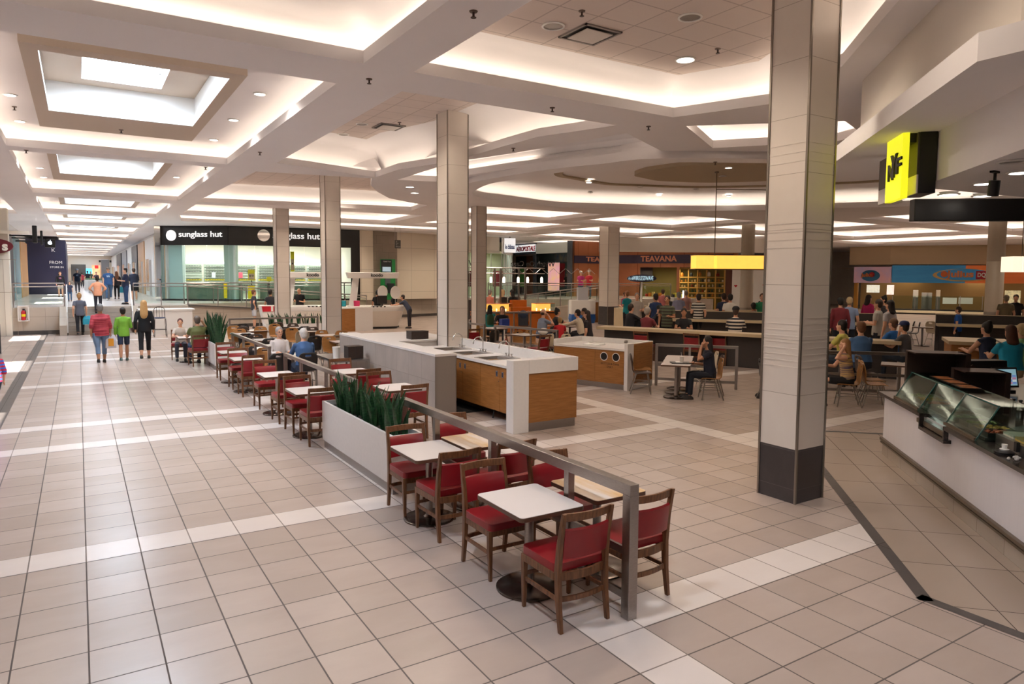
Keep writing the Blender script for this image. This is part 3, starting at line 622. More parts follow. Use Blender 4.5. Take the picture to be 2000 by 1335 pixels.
a_, b_ = at(967, 636, 1.0), at(1088, 646, 1.0); railing((a_[:2], b_[:2]), (0, 0.28, 0.6, 1), 'steel rail behind the three taps, before the group of seated people')
a_, b_ = at(916, 631, 1.0), at(946, 634, 1.0); railing((a_[:2], b_[:2]), (0, 1), 'short piece of steel rail right behind the tall pillar')
a_, b_ = at(940, 609, 1.14), at(1036, 608, 1.14); railing((a_[:2], b_[:2]), (0, 0.66, 1), 'steel rail in front of the orange counter', h=1.14)
railing((Vector((13.9, 2.2)), Vector((15.6, 0.6))), (0, 0.28, 1), 'steel rail behind the blonde woman at the right of the big pillar', h=1.0)

# ---- planters
def snake_plant(x, y, z, n, hmin, hmax, label, group, spread=0.12):
    t = thing('snake_plant', label, 'plant', (x, y, z), 0, group); a = MB()
    for i in range(n):
        an = random.uniform(0, 2 * PI); r0 = random.uniform(0.0, spread); h = random.uniform(hmin, hmax); lean = random.uniform(0.02, 0.30) * h; la = an + random.uniform(-0.7, 0.7)
        w0 = random.uniform(0.024, 0.038); tw = random.uniform(-0.9, 0.9); base = Vector((r0 * math.cos(an), r0 * math.sin(an), 0)); rings = []
        fa = random.uniform(0, PI)
        for k, (u, ww) in enumerate(((0, 0.55), (0.2, 0.85), (0.45, 1.0), (0.7, 0.85), (0.88, 0.5), (1.0, 0.03))):
            c = base + Vector((math.cos(la), math.sin(la), 0)) * lean * u * u + Vector((0, 0, h * u)); b = fa + tw * u; dx = Vector((math.cos(b), math.sin(b), 0)); dn = Vector((-math.sin(b), math.cos(b), 0))
            rings.append([c + dx * w0 * ww, c + dn * (0.004 + w0 * 0.22 * ww), c - dx * w0 * ww, c - dn * 0.003])
        a.loft(rings)
    a.build('leaves', leafg, t, smooth=1.2)
def planter(x0, x1, y0, y1, h, label):
    t = thing('planter', label, 'planter', (x0, y0, 0)); X, Y = x1 - x0, y1 - y0; e = 0.035
    a = MB(); a.box(0, X, 0, e, 0.12, h); a.box(0, X, Y - e, Y, 0.12, h); a.box(0, e, e, Y - e, 0.12, h); a.box(X - e, X, e, Y - e, 0.12, h); a.build('box', quartz, t)
    a = MB(); a.box(0.02, X - 0.02, 0.02, Y - 0.02, 0, 0.12); a.build('kick_plate', steel, t)
    a = MB(); a.box(e, X - e, e, Y - e, 0.12, h - 0.07); a.build('soil', soil, t)
planter(3.47, 3.87, 0.36, 3.06, 0.70, 'long white planter full of dark green snake plants in the middle of the seating')
planter(3.5, 3.9, 12.9, 14.85, 0.70, 'short white planter with tall snake plants beside the man in green')
for k in range(11):
    snake_plant(3.67 + random.uniform(-0.05, 0.05), 0.62 + k * 0.22, 0.61, 13, 0.26, 0.56, 'dark green snake plant in the long white planter', 'snake plants in the long planter')
for k in range(8):
    snake_plant(3.7 + random.uniform(-0.04, 0.04), 13.1 + k * 0.22, 0.61, 12, 0.5, 0.98, 'tall dark green snake plant in the short white planter', 'snake plants in the short planter')
c = at(590, 634, 0.62); planter(c.x - 1.4, c.x + 1.6, c.y, c.y + 0.45, 0.66, 'white planter behind the wooden cafe chairs, between the two square columns')
for k in range(9):
    snake_plant(c.x - 1.1 + k * 0.33, c.y + 0.22, 0.58, 10, 0.3, 0.55, 'dark snake plant in front of the phone kiosk', 'snake plants by the phone kiosk')

# ---- half wall, sink counter
t = thing('half_wall', 'long grey tiled half wall with a white cap beside the sink counter', 'wall', (5.86, 4.15, 0))
a = MB(); a.box(0, 0.42, 0, 5.4, 0, 1.11); a.build('tiled_body', [greytile], t)
a = MB(); a.box(-0.01, 0.43, -0.01, 5.41, 1.11, 1.155); a.build('cap', quartz, t, bevel=0.004)
a = MB(); a.box(-0.006, 0.006, -0.006, 0.006, 0, 1.11); a.box(0.414, 0.426, -0.006, 0.006, 0, 1.11); a.build('corner_trim', trimm, t)
t = thing('sink_counter', 'white and oak washing counter with three steel sinks and taps', 'counter', (6.36, 2.3, 0)); X1 = 1.31
a = MB(); a.box(0, 0.3, 0, 0.22, 0, 1.2); a.box(0.3, X1, 0, 0.22, 0.97, 1.2); a.build('end_frame', quartz, t, bevel=0.004)
a = MB(); a.box(0.31, X1 - 0.01, 0.02, 0.2, 0.15, 0.97); a.build('end_panel', oak, t)
a = MB(); a.box(0.31, X1 - 0.03, 0.04, 0.2, 0, 0.15); a.build('end_kick_plate', steel, t)
a = MB(); a.box(X1 - 0.1, X1, 0.22, 4.4, 0.9, 1.2); a.build('back_splash', quartz, t, bevel=0.004)
ys = [1.75, 2.75, 3.65]      # sink centres along the counter
a = MB(); zt0, zt1 = 0.985, 1.03; prev = 0.22
for s in ys: a.box(0.27, X1 - 0.1, prev, s - 0.26, zt0, zt1); a.box(0.27, 0.42, s - 0.26, s + 0.26, zt0, zt1); a.box(0.90, X1 - 0.1, s - 0.26, s + 0.26, zt0, zt1); prev = s + 0.26
a.box(0.27, X1 - 0.1, prev, 4.4, zt0, zt1); a.build('worktop', quartz, t)
for s in ys:
    b = MB(); e = 0.02
    for (x0, x1, y0, y1) in ((0.40, 0.44, s - 0.28, s + 0.28), (0.88, 1.08, s - 0.28, s + 0.28), (0.44, 0.88, s - 0.28, s - 0.24), (0.44, 0.88, s + 0.24, s + 0.28)): b.box(x0, x1, y0, y1, zt1, zt1 + 0.006)
    b.loft([[(x, y, z) for x, y in ((0.44 + q, s - 0.24 + q), (0.88 - q, s - 0.24 + q), (0.88 - q, s + 0.24 - q), (0.44 + q, s + 0.24 - q))] for q, z in ((0, zt1 + 0.004), (0.02, zt1 - 0.1), (0.06, zt1 - 0.16), (0.2, zt1 - 0.165))][::-1], cap=False); b.add([(0.62, s - 0.06, zt1 - 0.165), (0.70, s - 0.06, zt1 - 0.165), (0.70, s + 0.06, zt1 - 0.165), (0.62, s + 0.06, zt1 - 0.165)], [(0, 1, 2, 3)]); b.box(0.45, 0.87, s - 0.23, s + 0.23, zt1 - 0.18, zt1 - 0.17)
    o = b.build('sink_basin', steel, t)
    f = MB(); fx, fy, fz = 1.0, s, zt1 + 0.006
    f.box(fx - 0.03, fx + 0.03, fy - 0.12, fy + 0.12, fz, fz + 0.014); f.lathe([(0.02, 0), (0.016, 0.05), (0.012, 0.07)], c=(fx, fy, fz), n=12)
    R_ = 0.11; pts = [(fx, fy, fz + 0.05), (fx, fy, fz + 0.2)] + [(fx - R_ + R_ * math.cos(k * PI / 8), fy, fz + 0.2 + R_ * math.sin(k * PI / 8)) for k in range(1, 9)] + [(fx - 2 * R_ - 0.004, fy, fz + 0.17)]
    f.tube(pts, 0.011, 10); o = f.build('faucet', chrome, t, smooth=0.8)
    for sy in (-1, 1):
        h_ = MB(); h_.lathe([(0.014, 0), (0.011, 0.03), (0.014, 0.045), (0.009, 0.055)], c=(fx, fy + sy * 0.1, fz + 0.014), n=10); h_.tube([(fx - 0.03, fy + sy * 0.1, fz + 0.062), (fx + 0.03, fy + sy * 0.1, fz + 0.062)], 0.006, 6); h_.tube([(fx, fy + sy * 0.1 - 0.03, fz + 0.062), (fx, fy + sy * 0.1 + 0.03, fz + 0.062)], 0.006, 6)
        h_.build('tap_handle', chrome, o, smooth=0.8)
dy0 = 0.24; dw = 0.69
handm = mat('door_pull_plate', '8C93A8', 0.35, metal=0.8)
for k in range(6):
    y0 = dy0 + k * dw; a = MB(); a.box(0.3, 0.32, y0 + 0.004, y0 + dw - 0.004, 0.19, 0.965); d = a.build('door', oak, t)
    yh = y0 + (dw - 0.1 if k % 2 == 0 else 0.1)
    a = MB(); a.box(0.293, 0.3, yh - 0.028, yh + 0.028, 0.80, 0.90); a.build('handle', handm, d, bevel=0.003)
    a = MB(); a.box(0.29, 0.296, yh - 0.016, yh + 0.016, 0.815, 0.885); a.build('handle_recess', mat('pull_recess', '3A4056', 0.5), d)
    if k % 2: a = MB(); a.lathe([(0.001, 0), (0.012, 0.0), (0.012, 0.008), (0.001, 0.01)], n=10, M=Matrix.Translation((0.3, y0 + 0.03, 0.72)) @ Matrix.Rotation(-PI / 2, 4, 'Y')); a.build('lock', chrome, d)
a = MB(); a.box(0.32, X1 - 0.1, 0.22, 4.4, 0.19, 0.985); a.build('carcass', oak, t)
a = MB(); a.box(0.75, X1 - 0.12, 0.3, 4.3, 0, 0.19); a.build('plinth', charcoal, t)
for yy in (1.3, 3.0): a = MB(); a.tube([(0.42, yy, 0.19), (0.38, yy, 0.0)], 0.015, 8); a.build('foot', black, t)
t = thing('rubber_mat', 'black ribbed rubber mat on the floor below the sinks', 'mat', (6.33, 4.25, 0)); a = MB(); a.box(0, 0.62, 0, 2.0, 0.002, 0.012)
for k in range(26): a.box(0.02, 0.6, 0.04 + k * 0.075, 0.07 + k * 0.075, 0.012, 0.017)
a.build('ribbed_sheet', mat('black_rubber', '1B1A1C', 0.8), t)
t = thing('white_ledge', 'low white block behind the tiled half wall, carrying the brown box', 'counter', (6.34, 7.05, 0)); a = MB(); a.box(0, 1.5, 0, 2.3, 0.0, 1.10); a.build('body', quartz, t); a = MB(); a.box(-0.02, 1.52, -0.02, 2.32, 1.10, 1.14); a.build('top', quartz, t, bevel=0.004)
weave = mat('dark_woven_box', '35261F', 0.6, noise=0.3, nscale=40, bump=0.4, bscale=120)
def wicker(loc, sx, sy, h, label, rz=0):
    t = thing('woven_box', label, 'box', loc, rz); a = MB(); a.box(-sx / 2, sx / 2, -sy / 2, sy / 2, 0, h); a.build('body', weave, t, bevel=0.008)
    a = MB(); a.box(-sx / 2 - 0.004, sx / 2 + 0.004, -sy / 2 - 0.004, sy / 2 + 0.004, h, h + 0.012); a.build('lid', weave, t, bevel=0.004)
    a = MB(); a.box(-0.003, 0.003, -sy / 2 - 0.003, sy / 2 + 0.003, 0, h); a.build('seam', black, t)
c = at(848, 660, 1.14); wicker((6.95, 7.35, 1.14), 0.42, 0.3, 0.17, 'dark brown woven box on the white ledge beside the tall pillar')
# small steel stand with bin and box behind the half wall
t = thing('steel_stand', 'low steel side stand left of the tiled half wall', 'stand', (5.3, 7.2, 0)); a = MB(); a.box(-0.3, 0.45, 0, 1.5, 0.72, 0.76); a.build('shelf', steel, t)
for x, y in ((-0.28, 0.02), (0.43, 0.02), (-0.28, 1.48), (0.43, 1.48)): a = MB(); a.box(x - 0.02, x + 0.02, y - 0.02, y + 0.02, 0, 0.72); a.build('leg', steel, t)
wicker((5.52, 7.55, 0.76), 0.34, 0.3, 0.26, 'dark brown woven box left of the tiled half wall, beside a white tub')
t = thing('white_tub', 'white round tub standing left of the dark woven box', 'tub', (5.18, 7.7, 0.76)); a = MB(); a.lathe([(0.07, 0), (0.085, 0.24), (0.09, 0.25), (0.07, 0.25), (0.065, 0.02)], n=20); a.build('body', white, t, smooth=0.7)

# ---- recycling counter
dirv = Vector((-0.31, 0.95)).normalized(); rz = math.atan2(dirv.y, dirv.x)
t = thing('recycling_counter', 'oak and white recycling station with two round holes and printed words', 'counter', (10.87, 4.72, 0), rz)
# local x runs away along the front, local -y faces right; front face is at y = +0
D = 1.15; Lc = 2.0; H = 1.06
a = MB(); a.box(-0.07, 0.02, -D, 0.02, 0, H); a.build('end_frame', quartz, t, bevel=0.004)
a = MB(); a.box(-0.09, -0.07, -D + 0.05, -0.25, 0.15, H - 0.02); a.build('end_panel', oak, t)
a = MB(); a.box(0.02, Lc, -D, 0.0, 0.13, H - 0.17); a.build('body', oak, t)
a = MB(); a.box(0.02, Lc, -D + 0.05, -0.04, 0, 0.13); a.build('kick_plate', steel, t)
a = MB(); a.box(0.02, Lc, -D, 0.02, H - 0.17, H - 0.12); a.box(0.02, Lc, -D, -D + 0.08, H - 0.12, H); a.box(Lc - 0.08, Lc, -D, 0.02, H - 0.12, H); a.build('worktop', quartz, t)
for x0, x1, z0, z1 in ((0.04, 0.80, 0.15, H - 0.19), (0.81, 1.42, 0.15, 0.6), (0.81, 1.42, 0.61, H - 0.19), (1.43, 1.98, 0.15, H - 0.19)): a = MB(); a.box(x0, x1, 0, 0.012, z0, z1); a.build('panel', oak, t)
for x in (0.24, 0.56):
    a = MB(); M_ = Matrix.Translation((x, 0.012, 0.74)) @ Matrix.Rotation(-PI / 2, 4, 'X')
    a.lathe([(0.085, 0), (0.1, 0.0), (0.1, 0.006), (0.085, 0.006)], n=28, M=M_, cap=False); a.build('hole_ring', white, t)
    a = MB(); a.lathe([(0.001, 0.002), (0.088, 0.002)], n=28, M=M_, cap=False); a.build('hole', black, t)
ink = mat('printed_black', '241C18', 0.6)
text('printed_words', 'BOTTLES & CANS', 0.062, ink, t, (0.4, 0.0135, 0.575), (PI / 2, 0, PI), 0.0005)
text('printed_words', 'ONLY', 0.062, ink, t, (0.4, 0.0135, 0.505), (PI / 2, 0, PI), 0.0005)
t = thing('crumpled_paper', 'crumpled grey paper ball on the corner of the recycling station', 'litter', (10.98, 4.83, H))
a = MB(); a.ball((0, 0, 0.035), 0.05, 0.045, 0.038, 9, 6); a.v = [(x * random.uniform(0.8, 1.25), y * random.uniform(0.8, 1.25), max(0, z * random.uniform(0.8, 1.2))) for x, y, z in a.v]; a.build('wad', mat('grey_paper', '8F8781', 0.8), t)
t = thing('flat_tray', 'flat white tray lying on top of the recycling station', 'tray', (10.6, 5.85, H - 0.12), rz); a = MB(); a.box(-0.25, 0.2, -0.5, -0.2, 0, 0.02); a.box(-0.25, 0.2, -0.5, -0.485, 0.02, 0.035); a.build('plate', white, t)

# ---- wood shell chairs: four colours
chairmats = {'tan': mat('tan_ply', 'A9753E', 0.35, noise=0.15, nscale=6, stretch=(1, 1, 5)), 'black': mat('black_ply', '231F1E', 0.38), 'brown': mat('dark_brown_ply', '43332B', 0.38), 'grey': mat('grey_brown_ply', '94846F', 0.4), 'cream': mat('cream_shell', 'CBBBA0', 0.4)}
legm = mat('chair_leg_steel', '9C948B', 0.35, metal=0.9); legw = mat('chair_leg_white', 'D8D0C2', 0.4)
shell = {k: Proto(make_shell_chair(m_, legw if k == 'cream' else legm)) for k, m_ in chairmats.items()}
NAMES = {'tan': 'tan wooden', 'black': 'black', 'brown': 'dark brown', 'grey': 'grey brown', 'cream': 'cream plastic'}
def shell_by_back(kind, px, py, face, where, grp, s=1.0, z=0.85):
    c = at(px, py, z * s); d = Vector((-math.sin(face), math.cos(face), 0))      # face: rotation about z, 0 looks to +y
    loc = Vector((c.x, c.y, 0)) + d * 0.26 * s
    return shell[kind](loc, face, '%s shell chair %s' % (NAMES[kind], where), grp, s)
def shell_by_foot(kind, px, py, face, where, grp, s=1.0):
    c = at(px, py, 0); return shell[kind]((c.x, c.y, 0), face, '%s shell chair %s' % (NAMES[kind], where), grp, s)
ck = lambda x, y: (440 + x / 7.143, 590 + y / 7.143)
GC = 'shell chairs around the cafe tables by the two square columns'
LST = [('tan', 200, 378, 0, 'left row, behind the tall snake plant'), ('tan', 112, 335, PI, 'behind the tall snake plant, furthest left'), ('black', 240, 305, PI, 'far left of the cluster, by the boy at the kiosk'), ('brown', 245, 350, 0, 'far left of the cluster, second row'),
       ('tan', 490, 345, PI, 'next to the steel post of the back rail'), ('tan', 685, 308, PI, 'full back showing, behind the elderly couple to the left'), ('brown', 730, 283, 0, 'furthest back in the middle of the cluster'), ('brown', 940, 300, PI, 'just in front of the plants by the kiosk'),
       ('black', 830, 352, 0, 'tall dark back above the woman with glasses'), ('tan', 925, 362, PI, 'above the woman with glasses, right'), ('black', 1110, 342, 0, 'left of a dark pair below the end of the back rail'), ('brown', 1215, 350, 0, 'right of a dark pair below the end of the back rail'),
       ('tan', 1340, 395, PI, 'at the foot of the left square column'), ('tan', 1620, 402, PI, 'left of the oak cabinet, at the foot of the right column'), ('black', 290, 442, 0, 'left of a dark pair behind the long rail'), ('brown', 430, 452, 0, 'right of a dark pair behind the long rail'),
       ('black', 620, 512, 0, 'dark arched back directly left of the woman with glasses'), ('grey', 1070, 412, PI, 'behind the white haired man'), ('black', 1255, 478, 0, 'large back right of the white haired man'), ('tan', 1440, 480, PI, 'large one right of the white haired man'),
       ('grey', 1570, 462, PI, 'between two tan ones at the right of the cluster'), ('tan', 1735, 470, PI, 'touching the far end of the tiled half wall'), ('grey', 1680, 545, PI, 'beside the white tub'), ('tan', 1722, 572, PI, 'just above the dark woven box'),
       ('tan', 310, 560, PI, 'behind the long rail, low left'), ('black', 400, 628, PI / 2 + 0.4, 'behind the end post of the far rail'), ('tan', 545, 640, PI, 'low behind the rail end post'), ('grey', 720, 622, PI, 'in front of the woman with glasses')]
for k, x, y, f, l in LST: shell_by_back(k, *ck(x, y), f + random.uniform(-0.12, 0.12), l, GC)
shell_by_back('black', *ck(745, 725), 0.25, 'nearest one at the rail, left of the white haired man', GC)
shell_by_back('black', *ck(1160, 715), -0.05, 'the one the white haired man sits on', GC)
for i, (x, y, l) in enumerate([(905, 350, 'furthest back in front of the plants'), (1160, 398, 'right of the centre, back row'), (560, 515, 'long one left of the woman with glasses'), (1430, 455, 'in front of the right square column'), (1640, 540, 'at the right, near the tiled half wall'), (230, 435, 'by the end of the long rail'), (650, 600, 'directly in front of the woman with glasses, left'), (430, 388, 'left of the back rail post'), (880, 700, 'between the elderly couple'), (440, 640, 'low behind the long rail')]):
    c = at(*ck(x, y), 0.74) if 'couple' not in l else Vector((4.62, 9.15, 0)); tbl((c.x, c.y, 0), 0, 'white topped cafe table ' + l, 'white cafe tables by the two square columns')
# ---- tables behind the sink counter
cm = lambda x, y: (900 + x / 8.696, 590 + y / 8.696)
for x, y, l in [(1080, 585, 'with a worn front edge behind the middle tap'), (560, 470, 'behind the short steel rail'), (1850, 430, 'between the six seated people')]:
    c = at(*cm(x, y), 0.74); tbl((c.x, c.y, 0), 0.15, 'white cafe table ' + l, 'white tables behind the sink counter', 1.1)
def red_by_top(px, py, face, where, s=1.0, grp=None, z=0.86):
    c = at(px, py, z * s); d = Vector((-math.sin(face), math.cos(face), 0)); loc = Vector((c.x, c.y, 0)) + d * 0.28 * s
    return redchair(loc, face, 'red vinyl chair ' + where, grp, s)
red_by_top(*cm(1430, 568), 0.25, 'back to the camera behind the nearest tap', 1.0, 'red chairs behind the sink counter')
red_by_top(*cm(770, 560), -PI / 2 - 0.5, 'turned to the right behind the middle tap', 1.0, 'red chairs behind the sink counter')
red_by_top(*cm(230, 462), 0.1, 'half hidden by the tall pillar', 1.0, 'red chairs behind the sink counter')
GD = 'shell chairs behind the sink counter'
for k, x, y, f, l in [('tan', 960, 490, PI, 'left of a pair behind the steel rail'), ('tan', 1170, 475, PI, 'right of a pair behind the steel rail'), ('black', 590, 480, 0.2, 'dark one left of the rail end behind the taps'), ('tan', 340, 380, PI, 'behind the short rail by the pillar'), ('cream', 1800, 545, 0.15, 'nearest one, with a red hand hole, beside the recycling station'), ('cream', 1530, 545, 0.3, 'the one the red shirted child leans on')]:
    shell_by_back(k, *cm(x, y), f, l, GD)
# ---- tables and chairs in front of the bars, centre right
cn = lambda x, y: (1200 + x / 7.143, 660 + y / 7.143)
GE = 'shell chairs by the woman with long dark hair'
c = at(1320, 776, 0)
rot = -0.87
for i, l in enumerate(('nearest of three in a row, with a tray and a cup', 'middle of three in a row', 'furthest of three in a row')):
    tbl((c.x + 0.45 * i, c.y + 0.40 * i, 0), rot, 'pale square pedestal table ' + l, 'three tables in a row beside the dark haired woman')
shell['brown']((10.98, 4.3, 0), -2.25, 'dark brown shell chair beside the recycling station, nearest', GE)
shell['tan']((11.4, 4.75, 0), -2.25, 'tan wooden shell chair between the recycling station and the tables', GE)
shell['brown']((11.75, 5.3, 0), -2.4, 'dark brown shell chair, partly hidden behind the nearest brown one', GE)
shell['tan']((11.72, 3.0, 0), 0.95, 'tan wooden shell chair on which the dark haired woman sits', GE)
shell['brown']((12.2, 3.4, 0), 0.9, 'dark brown shell chair right behind the dark haired woman', GE)
shell['black']((12.75, 2.25, 0), -2.2, 'black shell chair with a flowered bag on it, left of the big pillar', GE)
shell['cream']((12.7, 4.0, 0), 0.9, 'cream plastic shell chair behind the dark haired woman, furthest', GE)
co = lambda x, y: (1600 + x / 6.07, 600 + y / 6.07)
c = at(1645, 795, 0); shell['tan']((c.x + 0.22, c.y + 0.05, 0), 0.72, 'tan wooden shell chair under the blonde woman right of the big pillar', GE)
for i, (px, py, l, k) in enumerate([(1702, 797, 'nearest of the three empty ones left of the food stall', 'tan'), (1697, 787, 'middle of the three empty ones left of the food stall', 'tan'), (1690, 772, 'furthest of the three empty ones left of the food stall', 'brown')]):
    c = at(px, py, 0); shell[k]((c.x + 0.25, c.y + 0.1, 0), -2.4 + 0.1 * i, NAMES[k] + ' shell chair, ' + l, GE)
c = at(1742, 712, 0.74); tbl((c.x + 0.3, c.y, 0), 0.5, 'pale table half hidden by the dark cabinet of the food stall')

# ---- long bars with cream tops
def bar(p, q, h, depth, label, panel=None, back=0.0, top=cream, legs=()):
    p, q = Vector((p[0], p[1], 0)), Vector((q[0], q[1], 0)); d = q - p; L = d.length
    t = thing('long_bar_table', label, 'bar table', p, math.atan2(d.y, d.x))
    a = MB(); a.box(0, L, 0, depth, h - 0.09, h); a.build('bar_top', top, t, bevel=0.004)
    if panel is not None: a = MB(); a.box(0.1, L - 0.1, panel, panel + 0.1, 0.0, h - 0.09); a.build('panel', charcoal, t)
    if back: a = MB(); a.box(0, L, depth, depth + 0.12, 0, h + back); a.build('divider', charcoal, t); a = MB(); a.box(-0.01, L + 0.01, depth - 0.01, depth + 0.13, h + back, h + back + 0.02); a.build('divider_cap', cream, t)
    for u in legs: a = MB(); a.box(u * L - 0.06, u * L + 0.06, 0.05, 0.12, 0, h - 0.09); a.build('leg', steel, t)
    return t
A0 = at(1165, 637, 1.0); A1 = at(1760, 667, 1.0)
bar(A0, A1, 1.0, 0.62, 'long cream bar table crossing behind the recycling station, with charcoal panel and red chairs', panel=0.36, legs=(0.42, 0.62))
B0 = at(1257, 621, 1.02); B1 = at(1500, 627, 1.02); bar(B0, B1, 1.02, 0.5, 'second cream bar table with a charcoal divider, man in striped sweater at it', panel=0.4, back=0.28)
C0 = at(1221, 604, 1.02); C1 = at(1480, 606, 1.02); bar(C0, C1, 1.02, 0.6, 'furthest cream topped bar in front of the tea shop', panel=0.3)
a_ = at(1222, 604, 1.02); t = thing('cream_bar_end', 'cream square end pier of the furthest bar', 'pier', (a_.x - 0.4, a_.y - 0.3, 0)); a = MB(); a.box(0, 0.8, 0, 0.7, 0, 1.1); a.build('pier', cream, t)
D0 = at(1610, 629, 1.02); D1 = at(1716, 631, 1.02); bar(D0, D1, 1.02, 0.5, 'short cream bar table right of the big pillar with charcoal divider', panel=0.4, back=0.3)
E0 = at(1832, 632, 1.02); E1 = at(2010, 637, 1.02); bar(E0, E1, 1.02, 0.5, 'cream bar table with charcoal divider at the right edge below the juice bar', panel=0.4, back=0.3)
BD = (A1 - A0).normalized(); fa = math.atan2(BD.y, BD.x)
for i, (px, py, l) in enumerate([(1251, 647, 'leftmost at the long bar'), (1350, 651, 'second at the long bar, left of the dark haired woman'), (1402, 652, 'third at the long bar, behind the dark haired woman'), (1711, 665, 'at the long bar right of the big pillar')]):
    red_by_top(px, py, fa, l, 1.06, 'red chairs at the long bar', 0.88)
for i, (px, py, l) in enumerate([(1293, 622, 'left at the second bar'), (1352, 624, 'middle at the second bar'), (1435, 627, 'under the man in the striped sweater'), (1622, 630, 'behind the man in yellow'), (1685, 631, 'behind the man in the blue shirt'), (1899, 634, 'left one at the bar below the juice bar'), (1945, 635, 'right one at the bar below the juice bar')]):
    red_by_top(px, py, fa, l, 1.08, 'red chairs at the second row of bars', 0.88)
# second recycling station at the right
cq = lambda x, y: (1600 + x / 4.1725, 460 + y / 4.1725)
t = thing('recycling_counter', 'oak and cream waste station behind the cups of the food stall', 'counter', (at(1855, 664, 1.12).x, at(1855, 664, 1.12).y, 0), math.atan2(-0.45, 0.28))
a = MB(); a.box(0.04, 1.0, 0, 1.4, 0.1, 1.02); a.build('body', oak, t); a = MB(); a.box(-0.02, 1.05, -0.02, 1.42, 1.02, 1.1); a.build('worktop', cream, t); a = MB(); a.box(1.0, 1.3, 0, 1.4, 0, 1.1); a.build('end_frame', cream, t); a = MB(); a.box(0.06, 1.0, 0.05, 1.35, 0, 0.1); a.build('kick_plate', steel, t)
c = at(1680, 0, 0)
# cabinets by the phone kiosk and behind the seated group
c = at(686, 647, 0); t = thing('oak_cabinet', 'oak sided cabinet with white top right of the square column by the phone kiosk', 'cabinet', (c.x - 0.35, c.y, 0)); a = MB(); a.box(-0.3, 0.55, 0, 0.7, 0.0, 1.05); a.build('body', oak, t); a = MB(); a.box(-0.35, 1.4, -0.02, 0.72, 1.05, 1.1); a.box(0.55, 1.4, 0, 0.7, 0, 1.05); a.build('white_frame', quartz, t)
c = at(1140, 628, 0); t = thing('oak_cabinet', 'oak cabinet with white top behind the group of seated people', 'cabinet', (c.x - 0.8, c.y, 0), -0.55); a = MB(); a.box(0.9, 2.0, 0, 0.8, 0, 1.15); a.build('body', oak, t); a = MB(); a.box(-0.2, 2.0, -0.02, 0.82, 1.15, 1.22); a.box(-0.2, 0.9, 0, 0.8, 0, 1.15); a.build('white_frame', quartz, t)
c = at(931, 625, 0); t = thing('dark_screen', 'low dark brown screen panel right of the tall pillar', 'screen', (c.x, c.y, 0), -0.5); a = MB(); a.box(-0.5, 0.55, 0, 0.12, 0.05, 1.2); a.build('panel', darkbrown, t); a = MB(); a.box(-0.52, 0.57, -0.01, 0.13, 1.2, 1.23); a.build('cap', steel, t)
# ================================================================== spot lamps in the coffers, mostly added fill light without fittings
def lamp(x, y, z, e, col=(1, 0.91, 0.80), ang=2.5):
    l = bpy.data.lights.new('downlight_and_fill', 'SPOT'); l.energy = e; l.spot_size = ang; l.spot_blend = 0.6; l.shadow_soft_size = 0.14; l.color = col
    o = bpy.data.objects.new('downlight_and_fill', l); COL.objects.link(o); o.location = (x, y, z)
for x, y, z, e in [(5.6, -0.6, 5.7, 208), (7.6, -1.0, 5.7, 160), (5.2, -3.4, 5.7, 110), (5.2, 4.0, 6.1, 250), (5.2, 7.5, 6.1, 250), (6.4, 5.5, 6.1, 200), (5.5, 14, 5.8, 260), (7, 17.6, 5.8, 200), (9, 19, 5.8, 240), (3.2, 5, 5.6, 68), (3.2, 8, 5.6, 68), (3.2, 14.5, 5.6, 68), (-0.5, 5, 5.6, 68), (-0.5, 8.5, 5.6, 68), (-0.5, 14.5, 5.6, 68), (-0.5, 18, 5.6, 68), (1.5, -3, 5.6, 315), (1.5, -7, 5.6, 315), (5.5, -9, 5.1, 125), (3.2, 24, 5.6, 101), (-0.4, 24, 5.6, 101), (1.5, 33, 5.6, 141), (1.5, 41, 5.6, 141), (1.5, 50, 5.6, 141), (1.5, 60, 5.6, 169), (1.5, 72, 5.6, 169), (1.5, 90, 5.6, 225), (8, 24, 5.6, 375), (12, 24, 5.6, 375), (7, 29.5, 5.6, 375), (13, 29.5, 5.6, 375), (20, 29.5, 5.6, 375), (17, 18, 5.6, 260), (24, 17.5, 5.6, 220), (19, 24, 5.6, 325), (27.5, 24, 5.6, 325), (28, 30, 5.6, 260), (34, 29.5, 5.6, 438), (33, 16, 5.6, 240), (41, 16, 5.6, 416), (50, 18, 5.6, 676), (50, 5, 5.6, 676), (40, 6, 5.6, 416), (33, 7, 5.6, 200), (43, 18, 5.6, 200), (14, 8, 5.5, 150), (19, 5, 5.5, 150), (22, 2.5, 5.5, 150), (12.5, 5, 5.5, 150), (17, 9.5, 5.5, 150), (10.2, 1.4, 5.6, 120), (36, -6, 5.6, 120), (50, 23, 5.6, 500), (53, 9, 5.6, 450), (50, 1.5, 5.6, 350)]:
    if 4.5 < x < 12 and y < 9: e *= 0.85
    lamp(x, y, z, e, (0.80, 0.88, 1.0) if x < 2 and y < 0 else ((1, 0.85, 0.68) if x > 4.5 else (1, 0.92, 0.84)))  # cool pair near the camera is added, standing in for unseen skylight
